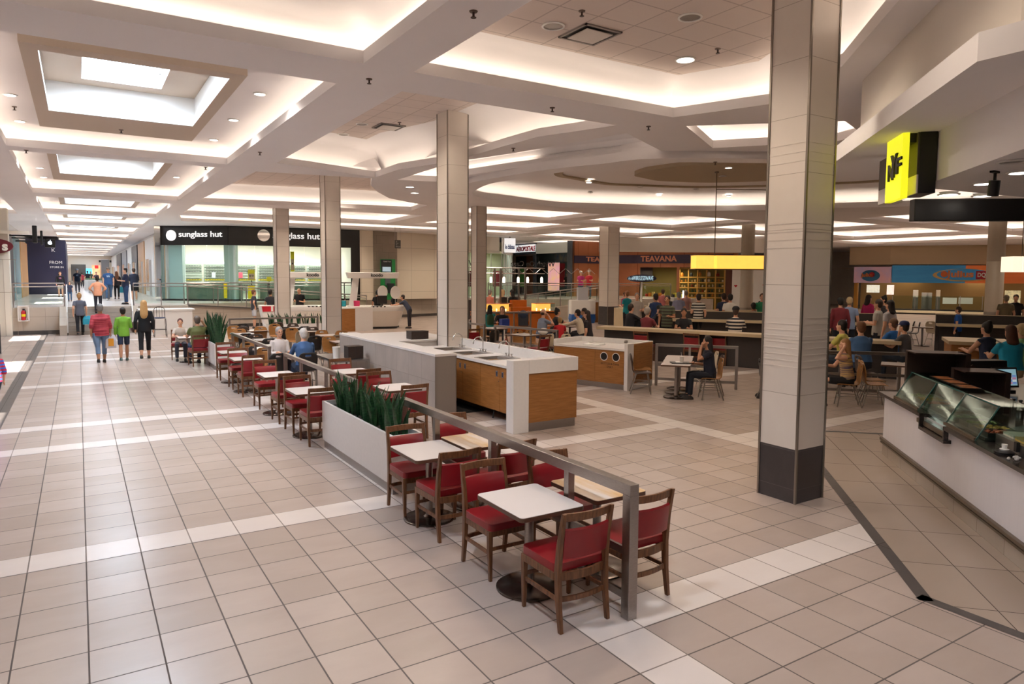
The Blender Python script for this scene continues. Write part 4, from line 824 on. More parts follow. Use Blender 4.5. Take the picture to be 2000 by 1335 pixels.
# ================================================================== raised level, stairs, ramps
edge = [(-9, 28.6), (0, 28.6), (2.45, 28.6), (4.8, 28.6), (4.8, 30.4), (9, 31), (13.5, 32), (17.5, 33.4), (20.6, 34.2), (23.5, 33), (26, 29.5), (28.5, 27.4), (31.8, 27.0), (33.4, 25.8), (37, 25.5)]
pl = MB(); pl.prism(edge + [(37, 60), (5, 60), (5, 113), (-2.6, 113), (-2.6, 60), (-9, 60)], 0.02, ZP - 0.01)
struct(pl.build('wall_front', stonetile))
pl = MB(); pl.prism(edge + [(37, 60), (5, 60), (5, 113), (-2.6, 113), (-2.6, 60), (-9, 60)], ZP - 0.01, ZP); struct(pl.build('floor', tileU))
pl = MB()
for a, b in zip(edge[:-1], edge[1:]):
    if a == (0, 28.6): continue
    pl.beam((*a, 0.08), (*b, 0.08), 0.05, 0.16)
struct(pl.build('baseboard_front', tileD))
stepm = mat('stair_riser', 'A69B8F', 0.5, noise=0.08, nscale=2); nose = mat('stair_nosing', 'B9B4B0', 0.3, metal=0.6)
st = thing('staircase', 'short flight of grey tiled steps with steel nosings up to the raised corridor', 'stairs', (0.0, 27.45, 0))
for k in range(6):
    a = MB(); z = ZP * (k + 1) / 6.5; a.box(0.02, 2.43, k * 0.19, 1.14, max(0.005, z - 0.18), z); s_ = a.build('step', stepm, st)
    a = MB(); a.box(0.02, 2.43, k * 0.19 - 0.008, k * 0.19 + 0.03, z, z + 0.012); a.build('nosing', nose, s_)
for x in (-0.28, 2.45):
    a = MB(); a.hexa([(x, 27.3, 0), (x + 0.26, 27.3, 0), (x + 0.26, 28.6, 0), (x, 28.6, 0)], [(x, 27.3, 0.42), (x + 0.26, 27.3, 0.42), (x + 0.26, 28.6, ZP + 0.02), (x, 28.6, ZP + 0.02)]); struct(a.build('trim_1', stonetile))
# ramp descending to the right in front of the sunglasses shop
rp = MB(); R0, R1 = Vector((4.82, 28.6)), Vector((14.5, 31.0)); dn = (R1 - R0).normalized(); nn = Vector((-dn.y, dn.x)); w_ = 1.5
rp.hexa([(*R0, 0), (*R1, 0), (*(R1 + nn * 0.2), 0), (*(R0 + nn * 0.2), 0)], [(*R0, ZP), (*R1, 0.42), (*(R1 + nn * 0.2), 0.42), (*(R0 + nn * 0.2), ZP)]); struct(rp.build('wall_front', stonetile))
rp = MB(); rp.beam((*R0, 0.08), (*R1, 0.08), 0.04, 0.16); rp.beam((*R0, ZP), (*R1, 0.42), 0.26, 0.05); struct(rp.build('trim_2', tileD))

def glass_rail(pts, label, h=1.02, z=ZP, slope=None, step=1.45, second=True):
    """steel posts and hand rail with glass panes between"""
    P_ = [Vector((*p, z if slope is None else s)) for p, s in zip(pts, slope or [z] * len(pts))]
    t = thing('glass_railing', label, 'railing', P_[0]); O_ = P_[0]
    for a_, b_ in zip(P_[:-1], P_[1:]):
        a = MB(); a.tube([a_ - O_ + Vector((0, 0, h)), b_ - O_ + Vector((0, 0, h))], 0.03, 8); a.build('hand_rail', steel, t, smooth=0.9)
        if second: a = MB(); a.tube([a_ - O_ + Vector((0, -0.05, h - 0.14)), b_ - O_ + Vector((0, -0.05, h - 0.14))], 0.02, 6); a.build('lower_rail', steel, t, smooth=0.9)
        L = (b_ - a_).length; n = max(1, round(L / step))
        for k in range(n + 1):
            p = a_.lerp(b_, k / n) - O_; a = MB(); a.box(p.x - 0.022, p.x + 0.022, p.y - 0.022, p.y + 0.022, p.z, p.z + h); a.build('post', steel, t)
            if k < n:
                q = a_.lerp(b_, (k + 1) / n) - O_; d = (q - p).normalized() * 0.05; a = MB(); a.beam(p + d + Vector((0, 0, 0.48)), q - d + Vector((0, 0, 0.48)), 0.012, 0.76); a.build('glass_pane', railglass, t)
    return t
glass_rail([(-1.9, 28.7), (-0.1, 28.7)], 'glass and steel railing left of the stairs')
glass_rail([(2.55, 28.7), (4.8, 28.7)], 'glass and steel railing just right of the stairs')
glass_rail([(4.85, 30.5), (9, 31.1), (13.5, 32.1), (17.5, 33.5), (20.6, 34.3), (23.5, 33.1)], 'long level glass railing in front of the sunglasses shop and the beige wall')
glass_rail([tuple(R0 + nn * 0.1), tuple(R1 + nn * 0.1)], 'sloping glass ramp railing in front of the sunglasses shop', slope=[ZP, 0.42], second=True)
glass_rail([(23.6, 32.9), (26, 29.6), (28.5, 27.5), (31.8, 27.1), (33.4, 25.9)], 'glass railing before the clothes shops, behind the orange counter')
glass_rail([(21.5, 28.6), (27.5, 25.6)], 'rising ramp railing behind the orange counter', slope=[0.2, ZP * 0.95])
rp = MB(); rp.hexa([(21.5, 28.5, 0), (27.5, 25.5, 0), (27.6, 25.7, 0), (21.6, 28.7, 0)], [(21.5, 28.5, 0.3), (27.5, 25.5, ZP), (27.6, 25.7, ZP), (21.6, 28.7, 0.3)]); rp.hexa([(27.5, 25.5, 0), (31.5, 24.5, 0), (31.6, 24.7, 0), (27.6, 25.7, 0)], [(27.5, 25.5, ZP), (31.5, 24.5, ZP), (31.6, 24.7, ZP), (27.6, 25.7, ZP)])
struct(rp.build('wall_front', stonetile))
# stair hand rails
for x in (0.0, 2.42):
    t = thing('stair_handrail', 'white metal hand rail on the %s side of the short staircase' % ('left' if x < 1 else 'right'), 'railing', (x, 27.4, 0))
    a = MB(); a.tube([(0, 0, 0.95), (0, 1.3, ZP + 0.95), (0, 1.3, ZP + 0.1)], 0.025, 8); a.build('rail', white, t, smooth=0.9); a = MB(); a.tube([(0, 0, 0.1), (0, 0, 0.95)], 0.025, 8); a.build('post', white, t, smooth=0.9)

# ================================================================== shops
class Front:
    """a shop front standing on the line p-q; pixel helpers land on its plane"""
    def __init__(s, name, label, cat, p, q, z=0.0):
        s.p = Vector((*p, z)); s.q = Vector((*q, z)); s.d = (s.q - s.p).normalized(); s.rz = math.atan2(s.d.y, s.d.x)
        s.n = Vector((s.d.y, -s.d.x, 0)); s.t = thing(name, label, cat, s.p, s.rz) if name else None; s.L = (s.q - s.p).length
    def loc(s, px, py, off=0.0):
        w = on_plane(px, py, s.p + s.n * off, s.n); return ((w - s.p).dot(s.d), w.z - s.p.z)
    def rect(s, name, m_, px0, py0, px1, py1, th=0.06, off=0.0, parent=None, base=False):
        xm, ym = (px0 + px1) / 2, (py0 + py1) / 2
        x0, _ = s.loc(px0, ym, off); x1, _ = s.loc(px1, ym, off); _, z1 = s.loc(xm, py0, off); _, z0 = s.loc(xm, py1, off)
        if base: z0 = 0.0
        a = MB(); a.box(min(x0, x1), max(x0, x1), -off - th, -off, max(0.0, z0), z1); return a.build(name, m_, parent or s.t)
    def box(s, name, m_, x0, x1, z0, z1, th=0.06, off=0.0, parent=None):
        a = MB(); a.box(x0, x1, -off - th, -off, z0, z1); return a.build(name, m_, parent or s.t)
    def words(s, txt, m_, px, py, hpx, off=0.08, depth=0.015, sx=1.0, bold=0.0, name='letters', parent=None, wpx=None):
        x, z = s.loc(px, py, off); _, za = s.loc(px, py - hpx / 2, off); _, zb = s.loc(px, py + hpx / 2, off); size = (za - zb) / 0.7
        wd = None
        if wpx: wd = abs(s.loc(px + wpx / 2, py, off)[0] - s.loc(px - wpx / 2, py, off)[0])
        return text(name, txt, size, m_, parent or s.t, (x, -off - 0.005, z), (PI / 2, 0, 0), depth, 'CENTER', 1.0, bold, width=wd)
    def disc(s, name, m_, px, py, rpx, th=0.03, off=0.06, parent=None, sx=1.0):
        x, z = s.loc(px, py, off); _, za = s.loc(px, py - rpx, off); r = za - z; a = MB()
        a.lathe([(0.001, 0), (r, 0), (r, th), (0.001, th)], n=32, M=Matrix.Translation((x, -off, z)) @ Matrix.Rotation(PI / 2, 4, 'X'), sx=sx); return a.build(name, m_, parent or s.t)
fascia = mat('black_fascia', '151414', 0.28); mirrorm = mat('mirror_steel', 'D5D2CE', 0.06, metal=1.0); whitelit = mat('lit_white_sign', 'F4F2F0', 0.5, emit='FFFFFF', es=0.55)
shopwall = mat('shop_inner_wall', 'E9E4DA', 0.6); shoppane = glassy('shop_glass', 'F2F8F6', 0.01); bluegreen = mat('pale_blue_pillar', 'BFD3D2', 0.3); shelfm = mat('shelf_white', 'EFEDE6', 0.4)
redm = mat('sign_red', 'C01A2C', 0.4); navy = mat('navy_panel', '22223C', 0.4); yellow = mat('sign_yellow', 'E8D21E', 0.4); orange = mat('orange_panel', 'D5761F', 0.45)
def inner_light(x, y, z, e, col=(1, 0.95, 0.88), s=2.0):
    l = bpy.data.lights.new('shop_ceiling_light', 'AREA'); l.energy = e; l.size = s; l.color = col; o = bpy.data.objects.new('shop_ceiling_light', l); COL.objects.link(o); o.location = (x, y, z)
# ---- sunglasses shop
S0, S1, S2 = (4.45, 35.6), (7.45, 33.2), (14.0, 32.3)
f1 = Front('storefront', 'black sunglasses shop sign band, left angled half with white disc', 'shop front', S0, S1, ZP); f2 = Front('storefront', 'black sunglasses shop sign band, long right half with mirrored disc', 'shop front', S1, S2, ZP)
for f in (f1, f2):
    f.box('fascia', fascia, 0, f.L, 3.05, 4.09, 0.12, -0.06); f.box('floor_plinth', black, 0, f.L, 0, 0.1, 0.1, -0.05)
    n = 3 if f is f1 else 5
    for k in range(n): f.box('glass_pane', shoppane, k * f.L / n + 0.02, (k + 1) * f.L / n - 0.02, 0.1, 3.05, 0.014)
f1.disc('disc', whitelit, 334.5, 459.5, 10.5); f1.words('sunglass hut', whitelit, 391, 457.5, 11, wpx=85, bold=0.012)
f2.disc('disc', mirrorm, 515, 459.5, 11.5); f2.words('sunglass hut', whitelit, 579, 461, 11.5, wpx=92, bold=0.012)
f1.box('end_pillar', mirrorm, -0.35, 0.0, 0, 4.09, 0.3, -0.1); f1.box('blue_pillar', bluegreen, 0.2, 1.0, 0.1, 3.05, 0.3, -0.5); f1.box('blue_pillar', bluegreen, f1.L - 0.35, f1.L + 0.3, 0.1, 3.05, 0.3, -0.4)
f2.box('end_panel', fascia, f2.L - 0.02, f2.L + 0.5, 0, 4.09, 0.12, -0.06)
wl = MB(); wl.box(5.2, 15, 38.4, 38.5, ZP, ZP + 3.6); wl.box(5.1, 5.2, 36, 38.5, ZP, 5.2); wl.box(14.6, 14.7, 32.4, 38.5, ZP, 5.2); wl.add([(4.6, 35.6, ZP + 3.4), (7.5, 33.3, ZP + 3.4), (14.6, 32.4, ZP + 3.4), (14.6, 38.5, ZP + 3.4), (4.6, 38.5, ZP + 3.4)], [(0, 1, 2, 3, 4)]); struct(wl.build('wall_shop', shopwall))
for x in (7, 9.5, 12.5): inner_light(x, 36.3, ZP + 3.3, 120, (1, 0.98, 0.92), 1.6)
glint = mat('sunglass_lens', '15130F', 0.15, spec=0.8)
for k in range(6):
    x0 = 5.35 + k * 1.55
    t = thing('display_shelf', 'back lit wall rack of sunglasses, %s in the sunglasses shop' % ['first from the left', 'second from the left', 'third from the left', 'fourth, behind the pale pillar', 'fifth', 'last at the right'][k], 'display rack', (x0, 38.35, ZP)); a = MB(); a.box(0, 1.42, -0.05, 0.03, 0.3, 2.1); a.build('back_panel', mat('rack_back', 'B8C4BC', 0.5), t)
    a = MB(); a.box(0, 1.42, -0.2, -0.05, 2.1, 2.22); a.build('light_box', mat('rack_light', 'FFFFFF', 0.5, emit='FFF8E8', es=2.5), t)
    for r_ in range(10):
        z = 0.45 + r_ * 0.165; a = MB(); a.box(0.02, 1.4, -0.17, -0.05, z - 0.012, z); a.build('shelf', shelfm, t)
    a = MB(); a.box(0.02, 1.4, -0.185, -0.17, 1.1, 1.17); a.build('yellow_strip', yellow, t)
    g_ = MB()
    for r_ in range(10):
        z = 0.45 + r_ * 0.165
        if r_ in (5, 6) and k % 2 == 0: continue
        for c_ in range(9):
            x = 0.09 + c_ * 0.148; g_.box(x, x + 0.05, -0.19, -0.15, z + 0.01, z + 0.05); g_.box(x + 0.062, x + 0.112, -0.19, -0.15, z + 0.01, z + 0.05)
    o = g_.build('sunglasses', glint, t); o['kind'] = 'stuff'
    if k in (1, 2, 5): a = MB(); a.box(0.4, 0.62, -0.22, -0.2, 1.25, 1.6); a.build('poster', mat('poster_%d' % k, ['', 'C8CDD2', 'D8556A', '', '', 'E4CC30'][k], 0.5), t)
for x0, x1, y in ((5.6, 8.6, 35.6), (9.4, 13.2, 34.9)):
    t = thing('display_counter', 'glass topped sunglasses counter inside the shop, %s' % ('left one' if x0 < 6 else 'right one'), 'display counter', (x0, y, ZP)); a = MB(); a.box(0, x1 - x0, 0, 0.6, 0, 0.75); a.build('body', mat('counter_grey_green', '7D8A82', 0.4), t); a = MB(); a.box(0, x1 - x0, 0, 0.6, 0.75, 1.0); a.build('glass_case', pane, t); a = MB(); a.box(0, x1 - x0, 0, 0.6, 1.0, 1.03); a.build('top', shelfm, t)
f3 = Front(None, '', '', (9.2, 34.3), (13.5, 34.2), ZP)
for px, a_, b_, l in ((435 + 56, 526, 546, 'yellow framed sunglasses poster in the middle of the shop'), (524, 540, 551, 'small yellow price sign right of the middle poster')):
    pass
def poster(front, px0, r0, px1, r1, m1, label, faces=0, off=0.3):
    x0, z1 = front.loc(px0, r0, off); x1, z0 = front.loc(px1, r1, off); c = front.p + front.d * ((x0 + x1) / 2) + front.n * off
    t = thing('poster_stand', label, 'poster', (c.x, c.y, front.p.z + max(0.0, z0)), front.rz); w_, h_ = (x1 - x0), z1 - max(0, z0)
    a = MB(); a.box(-w_ / 2, w_ / 2, -0.02, 0.02, 0, h_); a.build('board', m1, t)
    if faces:
        a = MB(); a.box(-w_ * 0.4, w_ * 0.4, -0.026, -0.02, h_ * 0.08, h_ * 0.62); a.build('picture', mat('poster_photo', 'C7A48C', 0.6), t)
        a = MB()
        for k in range(faces): x = (-0.5 + (k + 0.5) / faces) * w_ * 0.8; a.box(x - w_ * 0.13, x + w_ * 0.13, -0.03, -0.026, h_ * 0.36, h_ * 0.44)
        a.build('dark_glasses', glint, t)
    if max(0, z0) > 0.02: a = MB(); a.box(-0.02, 0.02, -0.01, 0.01, -max(0, z0), 0); a.build('post', black, t)
poster(f2, 484, 526, 498, 547, yellow, 'yellow poster with two faces in sunglasses in the shop window', 2, -0.8); poster(f2, 521, 540, 530, 549, yellow, 'small yellow sign right of the faces poster', 0, -0.8)
poster(f2, 484, 557, 498, 583, yellow, 'yellow poster at the foot of the shop window, right one', 0, 0.05); poster(f1, 437, 553, 444, 582, yellow, 'yellow poster at the foot of the shop window, left one', 0, 0.05); poster(f2, 567, 491, 575, 530, yellow, 'tall yellow poster in a black frame between the square columns', 1, -0.3)

# ---- beige wall, stone strip and bank machine
S3, S4 = (20.2, 33.4), (24.9, 33.6)
panelw = grid_mat('beige_wall_panel', 'D8CCBA', 'DED3C3', '9B9083', 1.75, 1.35, gw=0.014, axes=(0, 2), off=(0.6, 0.25), rough=0.4, var=0.3, nscale=0.4, mottled=0.15)
w3 = MB(); w3.hexa([(14.5, 32.25, ZP), (*S3, ZP), (S3[0], S3[1] + 0.2, ZP), (14.5, 32.45, ZP)], [(14.5, 32.25, 5.25), (*S3, 5.25), (S3[0], S3[1] + 0.2, 5.25), (14.5, 32.45, 5.25)]); w3.hexa([(*S3, ZP + 3.0), (*S4, ZP + 3.0), (S4[0], S4[1] + 0.2, ZP + 3), (S3[0], S3[1] + 0.2, ZP + 3)], [(*S3, 5.25), (*S4, 5.25), (S4[0], S4[1] + 0.2, 5.25), (S3[0], S3[1] + 0.2, 5.25)]); struct(w3.build('wall_shop', panelw))
f4 = Front('stone_pilaster', 'grey stone strip on the beige wall behind the green bank machine', 'wall panel', (14.5, 32.25), S3, ZP)
stone = grid_mat('taupe_stone', '8A7C6F', '9A8C7E', '6F6359', 0.8, 0.5, gw=0.01, axes=(0, 2), rough=0.5, var=0.5, nscale=1.5, brick=True)
f4.rect('stone', stone, 729, 446, 774, 585, 0.1, 0.0, base=True)
f5 = Front('cash_machine', 'green and black bank cash machine in front of the grey stone strip', 'cash machine', (14.5, 32.1), (S3[0], S3[1] - 0.15), ZP)
gm = mat('bank_green', '1F8A45', 0.4); bk = mat('machine_black', '20262A', 0.35)
f5.rect('housing', gm, 743, 506, 766, 582, 0.35, 0.0, base=True); f5.rect('header', bk, 744, 507, 765, 531, 0.02, 0.36); f5.rect('screen', mat('machine_screen', '8A9AA0', 0.3, emit='9FB4C0', es=0.6), 747, 521, 763, 530, 0.02, 0.39); f5.rect('keypad_shelf', bk, 756, 553, 768, 572, 0.15, 0.38); f5.rect('grey_side', mat('machine_grey', '5A6266', 0.4), 752, 531, 762, 556, 0.03, 0.36); f5.words('Canada Trust', white, 756, 510.5, 2.2, off=0.39, depth=0.003)
# hanging directory sign
c = on_plane(776.5, 477, (14.8, 29.2, 0), (0, -1, 0)); t = thing('hanging_sign', 'small dark directory sign hanging on two rods', 'sign', (c.x, c.y, c.z - 0.22)); a = MB(); a.box(-0.18, 0.18, -0.03, 0.03, 0, 0.46); a.build('panel', mat('directory_panel', '3C3936', 0.4), t, bevel=0.01)
for sx in (-0.15, 0.15): a = MB(); a.tube([(sx, 0, 0.46), (sx, 0, 5.7 - t.location.z)], 0.008, 6); a.build('rod', steel, t)
for k, s_ in enumerate(('Info', 'Phones', 'WC', 'Food Court')): text('letters', s_, 0.055, white, t, (-0.12, -0.032, 0.39 - k * 0.1), (PI / 2, 0, 0), 0.001, 'LEFT')
# ---- glass corner shop
f6 = Front('storefront', 'green tinted glass front of the fashion shop behind the orange counter', 'shop front', (21.6, 33.35), (25.0, 33.5), ZP)
for k in range(4): f6.box('glass_pane', pane, k * 0.85, k * 0.85 + 0.82, 0.05, 3.0, 0.014); f6.box('mullion', steel, k * 0.85 + 0.82, k * 0.85 + 0.85, 0, 3.0, 0.05)
f7 = Front('storefront', 'glass side of the fashion shop with white blade sign and slanted blue lettering', 'shop front', (25.0, 33.5), (28.3, 37.5), ZP)
for k in range(5): f7.box('glass_pane', pane, k * 1.02, k * 1.02 + 0.97, 0.05, 3.0, 0.014); f7.box('mullion', white, k * 1.02 + 0.97, k * 1.02 + 1.02, 0, 3.0, 0.08)
f7.box('fascia', white, 0, 5.1, 3.0, 4.1, 0.1)
wl = MB(); wl.box(20.3, 28.4, 38.8, 38.9, ZP, 5.2); wl.box(20.2, 20.3, 33.5, 38.9, ZP, 5.2); wl.add([(20.3, 33.5, 4.3), (25, 33.6, 4.3), (28.3, 37.5, 4.3), (28.3, 38.9, 4.3), (20.3, 38.9, 4.3)], [(0, 1, 2, 3, 4)]); struct(wl.build('wall_shop', mat('shop_cream_wall', 'D9D6B4', 0.6)))
inner_light(22.5, 36, 4.25, 80); inner_light(26, 36.6, 4.25, 80)
for k, (x, col) in enumerate(((20.9, '4A2F28'), (22.6, 'A89B90'), (23.9, '6B1E22'), (26.5, '8B2530'))):
    t = thing('clothes_rack', 'rail of %s clothes inside the fashion shop' % ('dark brown', 'beige', 'dark red', 'red')[k], 'clothes rack', (x, 37.2, ZP)); a = MB(); a.tube([(0, 0, 0), (0, 0, 1.9), (0.9, 0, 1.9), (0.9, 0, 0)], 0.02, 6); a.build('frame', steel, t)
    for j in range(7): a = MB(); x0 = 0.08 + j * 0.11; a.hexa([(x0, -0.22, 0.7 + 0.1 * (j % 2)), (x0 + 0.07, -0.22, 0.7 + 0.1 * (j % 2)), (x0 + 0.07, 0.2, 0.7), (x0, 0.2, 0.7)], [(x0 + 0.02, -0.12, 1.84), (x0 + 0.05, -0.12, 1.84), (x0 + 0.05, 0.12, 1.84), (x0 + 0.02, 0.12, 1.84)]); a.build('garment', mat('cloth_' + col, col, 0.8), t)
sg = Front('blade_sign', 'white hanging blade sign with tall blue letters', 'sign', (24.3, 32.6), (27.3, 32.0), 0); sg.rect('board', whitelit, 985, 465, 1006, 493, 0.08); sg.words('le château', mat('sign_blue', '2A3A8C', 0.5), 996, 482, 9, off=0.09, wpx=18, bold=0.02)
sg.rect('hanger', steel, 994, 452, 997, 465, 0.04)
# ---- clothes shop with red letters
A0_, A1_ = (31.5, 42.4), (31.35, 34.3)
fa_ = Front('storefront', 'grey framed clothes shop with red capital letters on a white sign', 'shop front', A0_, A1_, ZP); gfr = mat('slate_frame', '4C535C', 0.4)
fa_.rect('header', gfr, 1006, 476, 1049, 497, 0.12, 0.0); fa_.rect('white_sign', whitelit, 1007, 478, 1046, 492, 0.03, 0.13); fa_.words('AÉROPOSTALE', redm, 1026.5, 486, 9, off=0.17, wpx=37, bold=0.03)
fa_.rect('grey_pillar', gfr, 1044, 497, 1048, 580, 0.15, 0.0, base=True); fa_.rect('grey_pillar', gfr, 1112, 470, 1118, 580, 0.2, 0.0, base=True); fa_.rect('pale_header', mat('pale_header_panel', 'DDE3E0', 0.5), 1049, 474, 1113, 494, 0.1, 0.0)
fa_.rect('glass_pane', pane, 1050, 495, 1080, 577, 0.014); fa_.rect('glass_pane', pane, 1081, 495, 1112, 577, 0.014)
fa_.rect('dark_doorway', mat('dark_interior', '2B2A2C', 0.7), 1008, 500, 1044, 580, 0.03, -0.7, base=True); fa_.rect('wooden_shelf', wood, 1030, 500, 1043, 580, 0.1, -0.6, base=True); fa_.rect('back_wall', mat('shop_slate_wall', '6E7A7E', 0.6), 1048, 494, 1118, 580, 0.05, -2.2, base=True)
fa_.rect('window_picture', mat('window_photo', 'C59C84', 0.6, noise=1, nscale=3, col2='4F6FA0'), 1085, 496, 1110, 511, 0.02, -0.3); fa_.rect('red_poster', redm, 1088, 514, 1103, 560, 0.02, -0.35)
poster(fa_, 1014, 524, 1024, 560, mat('green_poster', '5FA54A', 0.5), 'green sale poster at the dark shop doorway', 0, 0.1)
poster(fa_, 1071, 513, 1092, 568, mat('bright_poster', 'E7A6B8', 0.5, noise=1, nscale=1.6, col2='F2C24B', emit='F0B0B8', es=0.35), 'tall lit advertising display with pink and yellow picture', 0, 1.4)
# ---- tea shop
teaw = grid_mat('tea_shop_panel', 'A5623E', 'B06C47', '84492C', 1.0, 9.0, gw=0.03, axes=(0, 2), rough=0.45, var=0.5, nscale=1)
T0 = (31.6, 34.0); T1 = tuple(atY(1203, 500, 34.5)[:2]); T2 = tuple(atY(1442, 500, 27.0)[:2])
ft = Front('storefront', 'orange brown side wall with pink letters on a dark band behind the square column', 'shop front', T0, T1, 0.0); letters_p = mat('salmon_letters', 'E59A7C', 0.5)
ft.box('wall', teaw, 0, ft.L, 0, 5.25, 0.2, -0.2); ft.rect('dark_band', mat('tea_band', '38304A', 0.5), 1121, 500, 1206, 514.5, 0.04, 0.0); ft.words('TEAVANA', letters_p, 1178, 507, 8.5, off=0.06, wpx=66, bold=0.03)
fu_ = Front('storefront', 'tea shop front with salmon letters above shelves of tins and teapots', 'shop front', T1, T2, 0.0)
fu_.rect('upper_wall', teaw, 1203, 478, 1442, 522, 0.2, -0.2); fu_.rect('dark_band', mat('tea_band', '38304A', 0.5), 1206, 497, 1432, 514, 0.04, 0.0); fu_.words('TEAVANA', letters_p, 1286, 505.5, 10.5, off=0.06, wpx=71, bold=0.03)
fu_.rect('left_wall', teaw, 1203, 520, 1250, 600, 0.2, -0.2, base=True); fu_.rect('right_wall', mat('tea_end_wall', '5C3526', 0.6), 1418, 520, 1430, 600, 0.2, -0.2, base=True); fu_.rect('pier', teaw, 1322, 520, 1327, 600, 0.2, -0.1, base=True)
fu_.rect('back_wall', mat('tea_back_wall', '6E6433', 0.7), 1245, 518, 1430, 600, 0.1, -4.2, base=True); fu_.rect('dark_menu', mat('tea_menu', '26222E', 0.5), 1250, 522, 1275, 541, 0.05, -3.5)
inner_light(*[(Vector(T1).lerp(Vector(T2), 0.6) + Vector((0.9, 2.0)))[k] for k in (0, 1)], 3.2, 60, (1, 0.85, 0.5), 1.5); inner_light(*[(Vector(T1).lerp(Vector(T2), 0.3) + Vector((0.9, 2.0)))[k] for k in (0, 1)], 3.2, 45, (1, 0.8, 0.5), 1.5)
t_sh = thing('shelving', 'tall lit honey coloured shelves of the tea shop', 'shelving', fu_.p, fu_.rz); hon = mat('honey_wood', 'C79A4E', 0.5)
fs_ = fu_
for k in range(6): x = 1327 + k * 17.5; o = fs_.rect('upright', hon, x, 524, x + 2, 600, 0.4, -3.0, parent=t_sh, base=True)
for r_ in (524, 540.5, 551, 561, 571, 580): fs_.rect('shelf', hon, 1327, r_, 1416, r_ + 1.4, 0.4, -3.0, parent=t_sh)
tin = [mat('tin_' + c_, c_, 0.3, metal=0.3) for c_ in ('3A4A3C', 'C9B48A', '8C3A2A', 'D8D0C0', '2C3440', 'B5772C')]
for r_, row in enumerate((539.5, 550, 560, 570, 579)):
    for k in range(13 if r_ else 5):
        px = 1332 + k * (6.6 if r_ else 17.5) + random.uniform(-0.8, 0.8)
        if abs((px - 1327) % 17.5) < 2: continue
        x, z = fs_.loc(px, row, -2.8); w_ = fs_.p + fs_.d * x + fs_.n * -2.8; hh = random.uniform(0.14, 0.26) * (1.6 if r_ == 0 else 1)
        a = MB(); rr = random.uniform(0.05, 0.085) * (1.6 if r_ == 0 else 1); a.lathe([(rr, 0), (rr * 1.15, hh * 0.4), (rr * 0.9, hh * 0.8), (rr * 0.4, hh * 0.86), (rr * 0.3, hh)], n=8); o = a.build('tea_tin', random.choice(tin), None, smooth=0.6); o.location = (w_.x, w_.y, z); tag(o, 'small tea tin or pot on the lit shelves of the tea shop', 'tea tin', 'tins and pots on the tea shop shelves')
t = thing('display_table', 'low counter with red and orange boxes inside the tea shop doorway', 'display table', fu_.p + fu_.d * fu_.loc(1260, 560, -1.5)[0] + fu_.n * -1.5, fu_.rz); a = MB(); a.box(0, 1.6, -0.4, 0.4, 0, 1.1); a.build('body', mat('tea_table', '5A3A28', 0.6), t)
for k in range(6): a = MB(); a.box(0.05 + k * 0.26, 0.24 + k * 0.26, -0.2, 0.1, 1.1, 1.3 + 0.08 * (k % 3)); a.build('package', mat('pack_%d' % (k % 3), ['C23A20', 'E08A2A', 'D8C27A'][k % 3], 0.6), t)
# white end wall with hearts
fh = Front('shop_hoarding', 'white hoarding with small red hearts right of the tea shop', 'hoarding', T2, tuple(atY(1530, 500, 24.5)[:2]), 0.0); fh.rect('board', white, 1430, 500, 1530, 600, 0.1, 0.0, base=True)
def heart(front, px, py, s, m_):
    x, z = front.loc(px, py, 0.1); pts = []
    for k in range(28):
        u = 2 * PI * k / 28; pts.append((x + s * 16 * math.sin(u) ** 3 / 17, z + s * (13 * math.cos(u) - 5 * math.cos(2 * u) - 2 * math.cos(3 * u) - math.cos(4 * u)) / 17))
    a = MB(); n = len(pts); a.add([(p[0], -0.105, p[1]) for p in pts] + [(p[0], -0.12, p[1]) for p in pts], [tuple(range(n, 2 * n))] + [(k, (k + 1) % n, (k + 1) % n + n, k + n) for k in range(n)]); a.build('heart', m_, front.t)
heart(fh, 1437, 558, 0.12, redm); heart(fh, 1493, 557, 0.13, redm)
# bulkhead over the right part of the court
bk_ = MB()
B0_, B1_ = at(1172, 508, 4.55), at(1700, 488, 4.55)
B0_ = on_plane(1172, 505, (36, 26, 0), (-0.5, -0.86, 0)); B1_ = on_plane(1560, 500, (36, 26, 0), (-0.5, -0.86, 0))
bk_.hexa([(B0_.x, B0_.y, 4.3), (B1_.x, B1_.y, 4.3), (B1_.x + 0.3, B1_.y + 0.5, 4.3), (B0_.x + 0.3, B0_.y + 0.5, 4.3)], [(B0_.x, B0_.y, 5.25), (B1_.x, B1_.y, 5.25), (B1_.x + 0.3, B1_.y + 0.5, 5.25), (B0_.x + 0.3, B0_.y + 0.5, 5.25)])
struct(bk_.build('trim_3', wallpaint))
# ---- juice bar at the right
Q0, Q1, Q2, Q3 = (55.9, 27.6), (56.4, 24.4), (61.0, 17.8), (65.8, 11.0)
juw = mat('juice_wall', 'C9B191', 0.6)
fj0 = Front('storefront', 'left angled sign panel of the juice and ice cream bar', 'shop front', Q0, Q1, 0); fj = Front('storefront', 'blue and orange lit sign of the juice and ice cream bar', 'shop front', Q1, Q3, 0)
skyb = mat('juice_blue', '2F6E8E', 0.4, noise=1, nscale=0.5, stretch=(0.4, 1, 2.5), col2='1E4F74', emit='2F7090', es=0.25); skyo = mat('juice_orange', 'C8622C', 0.4, noise=1, nscale=0.5, stretch=(0.4, 1, 2.5), col2='A9481F', emit='C8622C', es=0.25); skyp = mat('juice_lilac', '8E8494', 0.4, noise=1, nscale=0.6, col2='C98864', emit='A08090', es=0.2)
for f in (fj0, fj): f.box('upper_wall', juw, 0, f.L, 3.75, 5.25, 0.2, -0.2)
